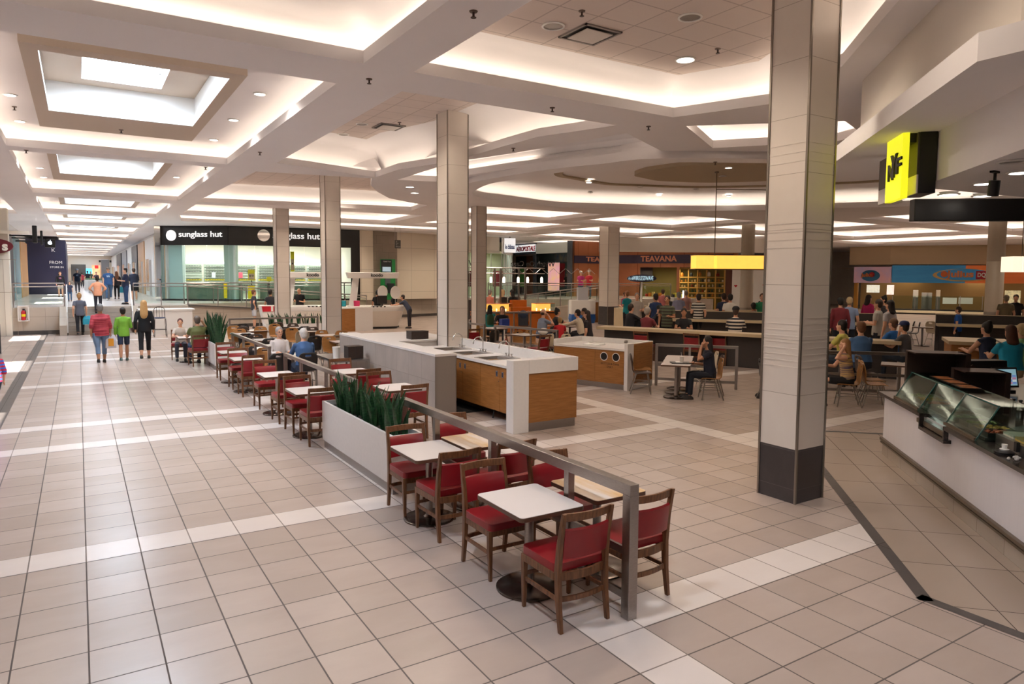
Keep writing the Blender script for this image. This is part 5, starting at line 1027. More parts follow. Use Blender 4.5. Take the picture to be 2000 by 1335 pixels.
fj0.rect('sign_panel', skyp, 1669, 521, 1741, 552, 0.12, 0.0); fj.rect('sign_panel', skyb, 1742, 518, 1885, 552, 0.12, 0.0); fj.rect('sign_panel', skyo, 1885, 518, 2010, 553, 0.12, 0.0)
fj.disc('swoosh', mat('juice_swoosh', 'E9C27A', 0.5), 1882, 537, 12.5, 0.02, 0.14, sx=4.2); fj.disc('swoosh_inner', skyb, 1883, 536, 11, 0.02, 0.165, sx=4.2); fj.disc('orange_fruit', mat('fruit_orange', 'E8743A', 0.5), 1844, 535, 6, 0.02, 0.2)
fj.words('Julius', mat('julius_letters', 'E98B4A', 0.5), 1876, 535.5, 12, off=0.2, wpx=54, bold=0.04); a_ = fj.rect('red_lozenge', redm, 1906, 529, 1926, 545, 0.02, 0.2); fj.words('DQ', white, 1917, 537, 8, off=0.23, wpx=16, bold=0.03)
fj0.disc('oval', mat('oval_blue', '2C6A92', 0.5), 1700, 538, 11, 0.03, 0.13, sx=1.6); fj0.words('Julius', mat('julius_letters', 'E98B4A', 0.5), 1694, 537, 7, off=0.18, wpx=24, bold=0.03); fj0.disc('red_dot', redm, 1703, 536, 5, 0.03, 0.17)
wk = MB(); wk.add([(*Q0, 3.5), (*Q1, 3.5), (*Q3, 3.5), (Q3[0] + 3, Q3[1] + 3, 3.5), (Q0[0] + 3, Q0[1] + 3, 3.5)], [(0, 1, 2, 3, 4)]); struct(wk.build('ceiling', juw))
fj.rect('back_wall', mat('juice_back_wall', '8A6A3C', 0.6), 1680, 545, 2015, 625, 0.1, -2.6, base=True); fj0.rect('side_pier', mat('juice_pier', 'B07A30', 0.5), 1669, 552, 1676, 620, 0.2, -0.2, base=True)
inner_light(58.5, 24, 3.4, 40, (1, 0.85, 0.6), 1.2); inner_light(61.5, 20, 3.4, 45, (1, 0.9, 0.7), 1.2); inner_light(64, 16, 3.4, 30, (1, 0.9, 0.7), 1.0)
fj.rect('lit_menu', mat('lit_menu', 'E8E0D0', 0.5, noise=1, nscale=3, col2='C04A50', emit='F0E0D0', es=0.9), 1732, 556, 1746, 575, 0.03, -1.4); fj0.rect('lit_menu', mat('lit_menu2', 'E0D8C0', 0.5, noise=1, nscale=3, col2='2A3A50', emit='F0E8D0', es=0.7), 1693, 556, 1718, 571, 0.03, -1.2)
fj.rect('lit_menu', mat('lit_menu3', 'E8D8B0', 0.5, noise=1, nscale=4, col2='3A3020', emit='F0D8A0', es=0.4), 1962, 567, 1993, 592, 0.03, -0.2)
counter_cream = mat('counter_cream', 'D8C9AC', 0.35)
fc = Front('serving_counter', 'cream topped serving counter of the juice bar with glass screen', 'counter', (50.3, 25.2), (59.5, 9.8), 0)
fc.rect('counter_top', counter_cream, 1742, 608, 2012, 612, 0.8, 0.0); fc.rect('counter_front', mat('counter_dark', '2F2521', 0.5), 1745, 612, 2012, 640, 0.5, -0.15, base=True); fc.rect('black_ledge', black, 1742, 605, 2012, 608, 0.3, -0.3); fc.rect('glass_screen', pane, 1742, 578, 1922, 605, 0.02, -0.3)
for k in range(5): fc.rect('screen_post', steel, 1742 + k * 44, 578, 1743.5 + k * 44, 605, 0.03, -0.3)
for k, (a_, b_) in enumerate(((1841, 1869), (1872, 1900))): fc.rect('white_panel', white, a_, 581, b_, 593, 0.03, -0.9)
for k, (px, w2, h2, col, l) in enumerate(((1783, 10, 14, 'D8D2C8', 'white soft ice machine'), (1800, 20, 9, 'B8B4AE', 'steel toaster oven'), (1828, 8, 14, 'D6C8B4', 'beige blender jar'), (1808, 6, 7, 'C8C4C0', 'pair of steel shakers'))):
    x, z = fc.loc(px, 580, -1.6); w_ = fc.p + fc.d * x + fc.n * -1.6; x2, _ = fc.loc(px + w2, 580, -1.6); hh = fc.loc(px, 580 - h2, -1.6)[1] - z
    t = thing('kitchen_appliance', l + ' behind the counter of the juice bar', 'appliance', (w_.x, w_.y, 0), fc.rz); a = MB(); a.box(0, abs(x2 - x), -0.2, 0.2, 0, z); a.build('cabinet', steel, t); a = MB(); a.box(0, abs(x2 - x), -0.2, 0.2, z, z + hh); a.build('body', mat('appl_' + col, col, 0.3), t, bevel=0.02)

# ---- left shop and corridor walls
cr4 = lambda x, y: (x / 4.1725, 400 + y / 4.1725)
wl = MB(); wl.box(-9, -2.6, 28.4, 28.9, 0, 5.25); wl.box(-2.6, -1.95, 28.2, 28.9, 0, 5.25); struct(wl.build('wall_left', mat('cream_wall', 'E2DACB', 0.6)))
fl_ = Front('storefront', 'cream panelled shop front at the far left with a dark red oval sign', 'shop front', (-9, 28.2), (-1.95, 28.15), 0)
fl_.rect('cornice', mat('cream_trim', 'E9E0CF', 0.5), -60, 450, 57, 456, 0.2, 0.0); fl_.disc('oval_sign', mat('oval_red', '6E1E28', 0.4), -14, 480, 15, 0.1, 0.05, sx=2.2); fl_.words('s', mat('cream_letter', 'F0E8D8', 0.5), 9.5, 481, 17, off=0.17, bold=0.04)
fl_.words('ple', mat('cream_letter', 'F0E8D8', 0.5), -28, 481, 17, off=0.17, bold=0.04)
for x in (8, 32): fl_.rect('panel_joint', mat('joint_brown', 'A08F7C', 0.6), x, 506, x + 0.6, 638, 0.01, 0.0, base=True)
for y in (506, 570): fl_.rect('panel_joint', mat('joint_brown', 'A08F7C', 0.6), -40, y, 32, y + 0.8, 0.01, 0.0)
# fire extinguisher box on the low wall
c = atY(46, 612, 28.6); t = thing('fire_extinguisher_cabinet', 'white box with a red fire extinguisher on the low wall left of the stairs', 'fire cabinet', (c.x, 28.58, c.z - 0.32)); a = MB()
for x0, x1, z0, z1 in ((-0.2, 0.2, 0, 0.03), (-0.2, 0.2, 0.62, 0.65), (-0.2, -0.17, 0, 0.65), (0.17, 0.2, 0, 0.65)): a.box(x0, x1, -0.14, 0, z0, z1)
a.box(-0.2, 0.2, -0.01, 0, 0, 0.65); a.build('case', white, t)
a = MB(); a.lathe([(0.075, 0.05), (0.08, 0.1), (0.08, 0.38), (0.05, 0.44), (0.02, 0.46)], c=(0, -0.09, 0), n=16); o = a.build('cylinder', redm, t, smooth=0.8); a = MB(); a.lathe([(0.081, 0.2), (0.081, 0.3)], c=(0, -0.09, 0), n=16, cap=False); a.build('yellow_label', yellow, o); a = MB(); a.box(-0.03, 0.05, -0.11, -0.07, 0.46, 0.52); a.tube([(0.05, -0.09, 0.5), (0.09, -0.09, 0.4), (0.09, -0.09, 0.15)], 0.012, 6); a.build('valve_and_hose', black, o)
# corridor left side: mirrored pier, dark shops, signs
def xwall(name, m_, X, y0, y1, z0, z1, th, label, cat):
    t = thing(name, label, cat, (X, y0, z0)); a = MB(); a.box(min(0, th), max(0, th), 0, y1 - y0, 0, z1 - z0); a.build('panel', m_, t); return t
wl = MB(); wl.box(-2.8, -2.6, 28.9, 112, ZP, 5.25); struct(wl.build('wall_left', mat('corridor_wall', 'D5D2CE', 0.4)))
wl = MB(); wl.box(4.7, 4.9, 36.3, 112, ZP, 5.25); struct(wl.build('wall_right', mat('corridor_wall', 'D5D2CE', 0.4)))
LC = [(29.2, 31.0, mirrorm, 'mirror clad pier'), (31.3, 33.5, mat('grey_pier', '9A9AA0', 0.3), 'grey metal pier'), (34.0, 38.0, mat('dark_shop', '3B3A3E', 0.4), 'dark shop window'), (39, 43, mat('glass_shop', 'A9C2C4', 0.15), 'pale glass shop window'), (44, 50, mat('warm_shop', 'C99A6A', 0.5), 'warm lit shoe shop window'), (66, 74, mat('grey_shop', '8C8F96', 0.4), 'grey shop front'), (76, 86, mat('white_shop', 'E6E6E4', 0.4), 'white shop front'), (88, 100, mat('dark_shop', '3B3A3E', 0.4), 'far dark shop front')]
for y0, y1, m_, l in LC: xwall('shop_window', m_, -2.6, y0, y1, ZP, 4.6, 0.18, l + ' on the left side of the corridor', 'shop window')
RC = [(37, 42, mat('peach_shop', 'D9B79A', 0.4), 'peach coloured shop front with white doorway'), (43, 49, mat('white_shop', 'E6E6E4', 0.4), 'white shop front'), (50, 56, mat('peach2_shop', 'C99E74', 0.4), 'wooden framed shop front'), (57, 63, mat('dark_shop', '3B3A3E', 0.4), 'black shop front'), (64, 70, mat('white_shop', 'E6E6E4', 0.4), 'second white shop front'), (72, 80, mat('grey_shop', '8C8F96', 0.4), 'grey shop front'), (82, 92, mat('dark_shop', '3B3A3E', 0.4), 'far black shop front'), (94, 108, mat('white_shop', 'E6E6E4', 0.4), 'furthest white shop front')]
for i, (y0, y1, m_, l) in enumerate(RC):
    t = xwall('shop_window', m_, 4.7, y0, y1, ZP, 5.0, -0.15, l + ' on the right side of the corridor', 'shop window')
    a = MB(); a.box(-0.17, -0.15, (y1 - y0) * 0.2, (y1 - y0) * 0.45, 0, 2.4); a.build('doorway', mat('door_dim', '6B6660' if i % 2 else 'A9A49E', 0.4), t); a = MB(); a.box(-0.165, -0.15, (y1 - y0) * 0.55, (y1 - y0) * 0.9, 0.3, 2.5); a.build('window_pane', mat('window_dim', '8D9DA2' if i % 2 else 'B98C5A', 0.2), t)
t = thing('blade_sign', 'square black blade sign with a white fruit logo above the left corridor shops', 'sign', (-1.85, 40.0, 4.05)); c0 = atY(87, 466, 40); c1 = atY(108.5, 483, 40)
t.location = (c0.x, 40, c1.z); W_, H_ = c1.x - c0.x, c0.z - c1.z; a = MB(); a.box(0, W_, 0, 0.2, 0, H_); a.build('box', black, t, bevel=0.02)
a = MB(); a.box(-2.6 - c0.x, 0, 0.06, 0.14, H_ * 0.6, H_ * 0.75); a.build('bracket', black, t)
# apple-like fruit outline with bite and leaf
pts = []
r = H_ * 0.24; cx0, cz0 = W_ * 0.5, H_ * 0.53
for k in range(36):
    u = 2 * PI * k / 36; rr = r * (1 - 0.13 * max(0, math.sin(u)) ** 6 - 0.08 * max(0, -math.sin(u)) ** 8) * (1 - 0.1 * abs(math.sin(u)))
    x, z = rr * math.cos(u) * 0.98, rr * math.sin(u)
    dx, dz = x - r * 1.12, z - r * 0.1; dd = math.hypot(dx, dz)
    if dd < r * 0.5: x, z = r * 1.12 + dx / dd * r * 0.5, r * 0.1 + dz / dd * r * 0.5
    pts.append((cx0 + x, cz0 + z))
a = MB(); n = len(pts); a.add([(p[0], -0.012, p[1]) for p in pts], [tuple(range(n))]); a.ball((cx0 + r * 0.12, -0.01, cz0 + r * 1.25), r * 0.12, 0.005, r * 0.3, 8, 6, None)
a.build('logo', mat('logo_glow', 'FFFFFF', 0.5, emit='DCEBFF', es=2.5), t)
for y, x0, x1, r0, r1, l in ((33.4, 62, 73, 440, 474, 'tall black blade sign on the left corridor wall, nearest'), (37.2, 78, 84, 450, 478, 'second black blade sign on the left corridor wall')):
    a0 = atY(x0, r0, y); a1 = atY(x1, r1, y); t = thing('blade_sign', l, 'sign', (a0.x, y, a1.z)); a = MB(); a.box(0, a1.x - a0.x, 0, 0.25, 0, a0.z - a1.z); a.build('box', black, t, bevel=0.02); a = MB(); a.box(-2.6 - a0.x, 0, 0.08, 0.16, 0.3, 0.36); a.build('bracket', black, t)
# dark navy hoarding
a0 = atY(97, 481, 52.0); a1 = atY(131, 555, 52.0); t = thing('hoarding', 'dark navy hoarding with white words standing out into the corridor', 'hoarding', (-2.6, 52, ZP)); a = MB(); a.box(0, a1.x + 2.6, 0, 9, 0, 5.0 - ZP); a.build('board', navy, t)
hz = Front(None, '', '', (-2.6, 52), (1, 52), ZP)
for s_, px, py, h in (('K', 104, 488.5, 5), ('FROM', 109, 512.5, 4), ('STORE IN', 111, 521.5, 2.6)):
    x, z = hz.loc(px, py, 0.02); size = h / 1349 * 59 / 0.7 * 1.18; text('letters', s_, size, white, t, (x, -0.02, z), (PI / 2, 0, 0), 0.005)
# end of the corridor
wl = MB(); wl.box(-2.6, 4.8, 108.5, 108.7, ZP, 5.25); struct(wl.build('wall_end', mat('end_wall', 'C8BBAA', 0.6)))
fe = Front('storefront', 'warm glowing shop at the very end of the corridor', 'shop front', (-2.6, 108), (4.8, 108), ZP)
fe.rect('dark_window', mat('end_dark', '4A443E', 0.5), 139, 516, 168, 548, 0.05, 0.0); fe.rect('cyan_screen', mat('end_cyan', '5AC0E0', 0.5, emit='4FB8E0', es=1.6), 168, 524, 180, 534, 0.05, 0.06); fe.rect('warm_window', mat('end_warm', 'E08A50', 0.5, noise=1, nscale=1, col2='F2D0A0', emit='E89060', es=0.9), 180, 518, 196, 548, 0.05, 0.0); fe.rect('red_star', mat('end_red', 'E02020', 0.5, emit='E02020', es=1.2), 185, 518, 192, 524, 0.05, 0.06)
# kiosks and planters in the corridor
for i, (x, y, l) in enumerate(((1.9, 56, 'white display kiosk with plants in the corridor, nearest'), (1.7, 66, 'further white display kiosk in the corridor'))):
    t = thing('kiosk', l, 'kiosk', (x, y, ZP)); a = MB(); a.box(-0.8, 0.8, 0, 1.5, 0, 0.95); a.build('body', white, t); a = MB()
    for k in range(14): a.ball((random.uniform(-0.7, 0.7), random.uniform(0.1, 1.3), 1.0), 0.1, 0.1, 0.09, 6, 4)
    o = a.build('greenery', mat('kiosk_green', '56704A', 0.7), t); o['kind'] = 'stuff'
# grey totem
c = at(208, 583, ZP); t = thing('totem', 'tall grey metal directory post at the top of the stairs', 'sign post', (c.x, c.y, ZP)); tot = mat('totem_grey', '8D8E92', 0.35, metal=0.5)
hh = 2.05 + (583 - 545) / 1349 * 0; top = None
c_ = at(208, 583, ZP); fwd = (c_ - CAM).dot(VF); hh = (583 - 507) / 1349 * fwd
a = MB(); a.box(-0.2, 0.2, -0.08, 0.08, 0, hh); a.build('post', tot, t, bevel=0.01)
for k in range(5): a = MB(); a.box(-0.14, 0.02, -0.085, -0.08, hh * 0.36 + k * hh * 0.06, hh * 0.36 + k * hh * 0.06 + hh * 0.035); a.build('plate', mat('totem_plate', 'D0D0D2', 0.4), t)
for sx in (-1, 1): a = MB(); a.box(sx * 0.27 - 0.05, sx * 0.27 + 0.05, -0.05, 0.05, hh - 0.16, hh - 0.04); a.build('speaker', black, t)
# white counter block with wire stool below the raised level
t = thing('white_kiosk_block', 'white boxed counter in front of the low wall right of the stairs', 'counter', (2.6, 26.1, 0)); a = MB(); a.box(0, 2.05, 0, 1.2, 0, 1.02); a.build('body', white, t); a = MB(); a.box(-0.03, 2.15, -0.03, 1.22, 1.02, 1.08); a.build('top', white, t)
c = at(312, 656, 0); t = thing('wire_stool', 'tall black wire bar stool in front of the white counter', 'bar stool', (c.x, c.y - 0.3, 0))
for sx in (-1, 1):
    for sy in (-1, 1): a = MB(); a.tube([(sx * 0.23, sy * 0.2, 0), (sx * 0.2, sy * 0.17, 0.76)], 0.012, 6); a.build('leg', black, t)
a = MB(); a.lathe([(0.2, 0), (0.22, 0.02), (0.2, 0.05)], c=(0, 0, 0.76), n=20); a.build('seat', mat('stool_blue', '2E3E5E', 0.5), t, smooth=0.7)
a = MB(); a.tube([(-0.22, 0.19, 0.3), (0.22, 0.19, 0.3)], 0.01, 6); a.tube([(-0.22, -0.19, 0.3), (0.22, -0.19, 0.3)], 0.01, 6); a.build('foot_rest', black, t)
a = MB(); a.tube([(-0.2, 0.18, 0.76)] + [(0.2 * math.cos(PI - k * PI / 10), 0.2, 1.1 + 0.14 * math.sin(k * PI / 10)) for k in range(11)] + [(0.2, 0.18, 0.76)], 0.012, 6); a.build('back_hoop', black, t)
for x in (-0.1, 0, 0.1): a = MB(); a.tube([(x, 0.19, 0.78), (x, 0.2, 1.23)], 0.008, 6); a.build('back_rod', black, t)
# dark metal frame at the left edge
t = thing('metal_frame', 'dark grey metal frame leaning at the left edge of the picture', 'frame', (at(2, 690, 0).x - 0.05, at(2, 690, 0).y, 0)); a = MB(); a.box(-0.12, 0.0, -0.05, 0.05, 0, 2.2); a.build('post', tot, t); a = MB(); a.box(0.0, 0.06, -0.03, 0.03, 0, 0.95); a.build('foot_bracket', charcoal, t)
# ================================================================== food stall at the right
O_ = Vector((10.34, -1.48, 0)); RZ = math.atan2(-0.70711, -0.70711); ML = Matrix.Translation(O_) @ Matrix.Rotation(RZ, 4, 'Z'); MLi = ML.inverted()
def loc_(px, py, z): return MLi @ at(px, py, z)
cs = lambda x, y: (1700 + x / 4.767, 640 + y / 4.767)
CH = 0.92
x_end = 8.5
sm = mat('stall_white_panel', 'DCD6D8', 0.35, noise=0.03, nscale=2, stretch=(20, 1, 0.4)); granite = mat('black_granite', '1C1817', 0.18, noise=0.3, nscale=80, col2='332A26'); bronze = mat('bronze_band', '6B5B49', 0.35, metal=0.5)
ptile = grid_mat('plinth_tile', 'A39484', 'B3A596', '857768', 0.42, 0.9, gw=0.006, axes=(1, 2), rough=0.4, var=0.4, nscale=1.5)
t = thing('food_stall_counter', 'long white panelled fries stall counter with black top and tiled plinth', 'counter', O_, RZ)
a = MB(); a.box(0, x_end, 0.03, 0.7, 0, 0.17); a.build('tiled_plinth', ptile, t)
a = MB(); a.box(0, x_end, 0.0, 0.05, 0.17, 0.195); a.box(0, x_end, -0.012, 0.05, 0.215, 0.25); a.build('bronze_bands', bronze, t)
a = MB(); a.box(0.01, x_end, 0.03, 0.7, 0.19, CH - 0.04); a.build('panel', sm, t)
u = [loc_(*cs(*q), CH).x for q in ((415, 790), (425, 855), (640, 965), (670, 905))]
ua, ub = (loc_(*cs(405, 795), CH).x), (loc_(*cs(672, 915), CH).x)
a = MB(); a.box(-0.03, ua, -0.05, 0.75, CH - 0.04, CH); a.box(ub, x_end, -0.05, 0.75, CH - 0.04, CH); a.box(ua, ub, 0.12, 0.75, CH - 0.04, CH); a.box(ua - 0.03, ua, -0.05, 0.0, CH - 0.16, CH); a.box(ub, ub + 0.03, -0.05, 0.0, CH - 0.16, CH); a.box(ua - 0.03, ub + 0.03, -0.05, 0.12, CH - 0.19, CH - 0.15); a.build('counter_top', granite, t)
a = MB(); a.box(0, x_end, 0.7, 0.95, CH - 0.06, CH - 0.02); a.box(-1.5, x_end, 0.95, 3.0, CH - 0.06, CH - 0.02); a.box(-1.4, x_end, 1.5, 2.9, 0, CH - 0.06); a.box(0.02, 0.08, 0.7, 2.2, 0.19, CH - 0.06); a.build('back_counter', granite, t)
# glass cases
g0 = loc_(*cs(225, 650), CH).x; g3 = loc_(*cs(955, 1050), CH).x; gh = 0.36
t = thing('glass_display_case', 'slanted glass food case in three bays on the stall counter', 'display case', O_ + Vector((0, 0, CH)), RZ); edge_m = mat('glass_edge', '3E6B66', 0.1, coat=0.5)
bays = [g0, g0 + (g3 - g0) * 0.36, g0 + (g3 - g0) * 0.69, g3]
for k in range(3):
    x0, x1 = bays[k], bays[k + 1]; zb = 0.0 if k != 1 else -0.12
    a = MB(); a.hexa([(x0, 0.0, zb), (x1, 0.0, zb), (x1, 0.008, zb), (x0, 0.008, zb)], [(x0, 0.2, gh), (x1, 0.2, gh), (x1, 0.208, gh), (x0, 0.208, gh)]); a.build('front_glass', pane, t)
    a = MB(); a.box(x0, x1, 0.2, 0.5, gh, gh + 0.008); a.build('top_glass', pane, t)
    a = MB(); a.box(x0, x1, 0.19, 0.21, gh - 0.002, gh + 0.012); a.build('glass_edge', edge_m, t)
    a = MB(); a.box(x0, x1, -0.01, 0.02, zb - 0.02 if k == 1 else 0.0, zb + 0.03); a.build('bottom_rail', bronze, t)
    a = MB(); a.box(x0 + 0.02, x1 - 0.02, 0.10, 0.52, 0.005 + zb * 0, 0.03); a.build('steel_shelf', steel, t)
for x in bays: a = MB(); a.hexa([(x - 0.006, 0.0, 0), (x + 0.006, 0.0, 0), (x + 0.006, 0.5, 0), (x - 0.006, 0.5, 0)], [(x - 0.006, 0.2, gh), (x + 0.006, 0.2, gh), (x + 0.006, 0.5, gh), (x - 0.006, 0.5, gh)]); a.build('end_glass', pane, t); a = MB(); a.beam((x, 0.004, 0), (x, 0.204, gh), 0.012, 0.012); a.build('glass_edge', edge_m, t)
foodm = [mat('food_%d' % i, c_, 0.6, noise=0.3, nscale=30) for i, c_ in enumerate(('8A9A5A', 'C9A24A', 'B85A3A', 'D9D2C0', '6E4A30', 'A8B890'))]
for k in range(3):
    for j in range(3):
        x0 = bays[k] + 0.05 + j * (bays[k + 1] - bays[k] - 0.06) / 3; w_ = (bays[k + 1] - bays[k] - 0.12) / 3; p_ = ML @ Vector((x0, 0.13, CH + 0.032))
        t2 = thing('food_tray', 'steel tray of %s in the glass case, bay %s, place %s' % (('chopped greens', 'yellow peppers', 'tomato', 'cheese', 'fried onions', 'lettuce')[(k * 3 + j) % 6], ('far', 'middle', 'near')[k], ('far', 'middle', 'near')[j]), 'food tray', p_, RZ)
        a = MB(); a.box(0, w_, 0, 0.34, 0, 0.004)
        for q in ((0, w_, 0, 0.005), (0, w_, 0.335, 0.34), (0, 0.005, 0, 0.34), (w_ - 0.005, w_, 0, 0.34)): a.box(*q, 0, 0.05)
        a.build('pan', steel, t2); a = MB()
        for q in range(40): a.ball((random.uniform(0.03, w_ - 0.03), random.uniform(0.03, 0.31), random.uniform(0.012, 0.05)), random.uniform(0.012, 0.03), random.uniform(0.012, 0.03), 0.012, 5, 4)
        o = a.build('food', foodm[(k * 3 + j) % 6], t2); o['kind'] = 'stuff'
# steel topping unit
x0 = g3 + 0.06; t = thing('topping_unit', 'steel counter unit with clear lid and food bins right of the glass cases', 'topping unit', ML @ Vector((x0, 0.16, CH)), RZ)
a = MB(); a.box(0, 1.0, 0, 0.5, 0, 0.10); a.build('steel_box', steel, t, bevel=0.004)
a = MB(); a.hexa([(0.02, 0.02, 0.13), (0.98, 0.02, 0.13), (0.98, 0.03, 0.13), (0.02, 0.03, 0.13)], [(0.02, 0.4, 0.26), (0.98, 0.4, 0.26), (0.98, 0.41, 0.26), (0.02, 0.41, 0.26)]); a.build('clear_lid', pane, t)
for j in range(4): a = MB(); a.box(0.04 + j * 0.24, 0.25 + j * 0.24, 0.05, 0.42, 0.10, 0.135); b = a.build('bin', foodm[(3, 1, 5, 3)[j]], t)
a = MB(); a.box(0.45, 0.5, -0.03, 0.0, 0.03, 0.12); a.build('catch', black, t)
# dark cabinets
def loc_box(name, label, cat, m_, x, y, w_, d_, z0, h_, bevel=0.004, extra=None):
    t = thing(name, label, cat, ML @ Vector((x, y, z0)), RZ); a = MB(); a.box(0, w_, 0, d_, 0, h_); a.build('body', m_, t, bevel=bevel); return t
espresso = mat('espresso_wood', '2A1B16', 0.35, noise=0.25, nscale=6, stretch=(1, 1, 10))
t = loc_box('dark_cabinet', 'tall dark espresso wood cabinet at the far end of the stall counter', 'cabinet', espresso, 0.46, 0.14, 0.08, 0.66, CH, 0.66)
t = thing('dark_cabinet', 'tall dark espresso wood cabinet standing behind the far end of the glass case', 'cabinet', ML @ Vector((0.46, 0.2, CH)), RZ) if False else t
a = MB(); a.box(0.08, 0.4, 0.60, 0.66, 0, 0.66); a.box(0.08, 0.4, 0.0, 0.66, 0.645, 0.66); a.build('side_panel', espresso, t)
t = loc_box('dark_cabinet', 'lower dark espresso wood box in front of the tall one, behind the case', 'cabinet', espresso, 1.0, 0.52, 0.1, 0.5, CH, 0.5)
a = MB(); a.box(0.1, 0.45, 0.44, 0.5, 0, 0.5); a.box(0.1, 0.45, 0, 0.5, 0.485, 0.5); a.build('side_panel', espresso, t)
# brown menu cards on the case
for i, (q, w_) in enumerate((((570, 510), 0.3), ((700, 565), 0.3), ((770, 620), 0.24))):
    c = ML @ Vector((g0 + 0.42 + i * 0.36, 0.28, CH + gh + 0.009)); t = thing('menu_card', 'brown printed card lying on top of the glass case, %s of three' % ('furthest', 'middle', 'nearest')[i], 'menu card', c, RZ); a = MB(); a.box(0, 0.3, 0, 0.22, 0, 0.004); a.build('board', black, t); a = MB(); a.box(0.02, 0.28, 0.03, 0.2, 0.004, 0.0055); a.build('print', mat('card_brown', 'B5713F', 0.5, noise=1, nscale=9, col2='5A3018'), t)
cupm = mat('paper_cup', 'E9E3DC', 0.5)
def cup_stack(px, py, n, label, r=0.045, z=None, marks=True):
    z = CH + 0.0 if z is None else z; c = at(*cs(px, py), z); t = thing('cup_stack', label, 'paper cups', (c.x, c.y, z)); a = MB()
    for k in range(n): a.lathe([(r * 0.75, k * 0.02 + 0.0), (r, k * 0.02 + 0.1), (r * 1.06, k * 0.02 + 0.104), (r * 1.06, k * 0.02 + 0.112)], n=18)
    o = a.build('cups', cupm, t, smooth=0.6)
    if marks: a = MB(); a.box(-0.03, 0.02, -r * 1.02 - 0.004, -r * 0.9, n * 0.02 * 0.3 + 0.03, n * 0.02 * 0.3 + 0.07); a.build('black_print', black, t)
c_h = CH - 0.02
cup_stack(700, 500, 14, 'tallest stack of printed paper cups beside the dark cabinets', 0.045, c_h); cup_stack(745, 500, 8, 'broad stack of printed paper cups next to the tallest stack', 0.055, c_h); cup_stack(880, 580, 9, 'stack of plain white paper cups left of the wooden paddle', 0.045, c_h, False)
c = at(*cs(850, 610), c_h + 0.02); t = thing('fries_cup', 'white cup with orange paper filled with fries', 'fries cup', (c.x, c.y, c_h)); a = MB(); a.lathe([(0.05, 0), (0.07, 0.1), (0.068, 0.1)], n=16); a.build('cup', cupm, t, smooth=0.8); a = MB()
for k in range(16): u_ = 2 * PI * k / 16; a.beam((0.05 * math.cos(u_), 0.05 * math.sin(u_), 0.06), (0.1 * math.cos(u_), 0.1 * math.sin(u_), 0.12), 0.02, 0.006)
a.build('fries', mat('fries_gold', 'D49A2E', 0.6), t)
c = at(*cs(810, 490), c_h); t = thing('napkin_box', 'white napkin box behind the fries cup', 'box', (c.x, c.y, c_h)); a = MB(); a.box(-0.06, 0.06, -0.04, 0.04, 0, 0.14); a.build('body', white, t, bevel=0.003)
c = at(*cs(940, 575), c_h); t = thing('wooden_paddle', 'dark wooden paddle with a hole standing on a black foot', 'paddle', (c.x, c.y, c_h), -0.6); a = MB(); P2 = [(-0.05, 0.02), (-0.075, 0.2), (-0.05, 0.3), (-0.03, 0.36), (0, 0.38), (0.03, 0.36), (0.05, 0.3), (0.075, 0.2), (0.05, 0.02)]
a.add([(x, -0.01, z) for x, z in P2] + [(x, 0.01, z) for x, z in P2], [tuple(range(9)), tuple(range(9, 18))[::-1]] + [(k, (k + 1) % 9 + 0, (k + 1) % 9 + 9, k + 9)[::-1] for k in range(9)]); a.build('blade', espresso, t)
a = MB(); a.lathe([(0.001, 0), (0.018, 0)], n=12, M=Matrix.Translation((0, -0.012, 0.31)) @ Matrix.Rotation(PI / 2, 4, 'X')); a.build('hole', white, t); a = MB(); a.lathe([(0.1, 0), (0.1, 0.02), (0.03, 0.03)], n=18); a.build('foot', black, t)
# till
c = at(*cs(1285, 590), c_h + 0.02); t = thing('till_monitor', 'black touch screen till showing rows of pink and blue buttons', 'till', (c.x, c.y, c_h), -0.45); a = MB(); a.box(-0.14, 0.14, 0.02, 0.2, 0, 0.03); a.beam((0, 0.14, 0.02), (0, 0.1, 0.2), 0.08, 0.04); a.build('stand', black, t)
Mt = Matrix.Translation((0, 0.03, 0.07)) @ Matrix.Rotation(-0.22, 4, 'X'); a = MB(); a.box(-0.2, 0.2, 0, 0.035, 0, 0.3, Mt); a.build('casing', black, t, bevel=0.006); a = MB(); a.box(-0.175, 0.175, -0.002, 0, 0.03, 0.27, Mt); o = a.build('screen', mat('till_screen', '7FA3AE', 0.2, emit='7FA3AE', es=0.7), t)
for r_ in range(4):
    for k in range(5): a = MB(); a.box(-0.165 + k * 0.067, -0.105 + k * 0.067, -0.004, -0.002, 0.05 + r_ * 0.035, 0.08 + r_ * 0.035, Mt); a.build('screen_button', mat('btn_%d' % ((r_ + k) % 3), ('B07A9A', '6E8AC0', 'C8D0D4')[(r_ + k) % 3], 0.3, emit=('B07A9A', '6E8AC0', 'C8D0D4')[(r_ + k) % 3], es=0.5), o)
c = at(*cs(1180, 560), c_h); t = thing('till_housing', 'black slanted machine housing behind the till screen', 'machine', (c.x + 0.25, c.y + 0.35, c_h - 0.02), -0.45); a = MB(); a.hexa([(-0.35, 0, 0), (0.5, 0, 0), (0.5, 0.3, 0), (-0.35, 0.3, 0)], [(-0.25, 0.05, 0.38), (0.5, 0.05, 0.38), (0.5, 0.3, 0.38), (-0.25, 0.3, 0.38)]); a.build('body', black, t, bevel=0.01)
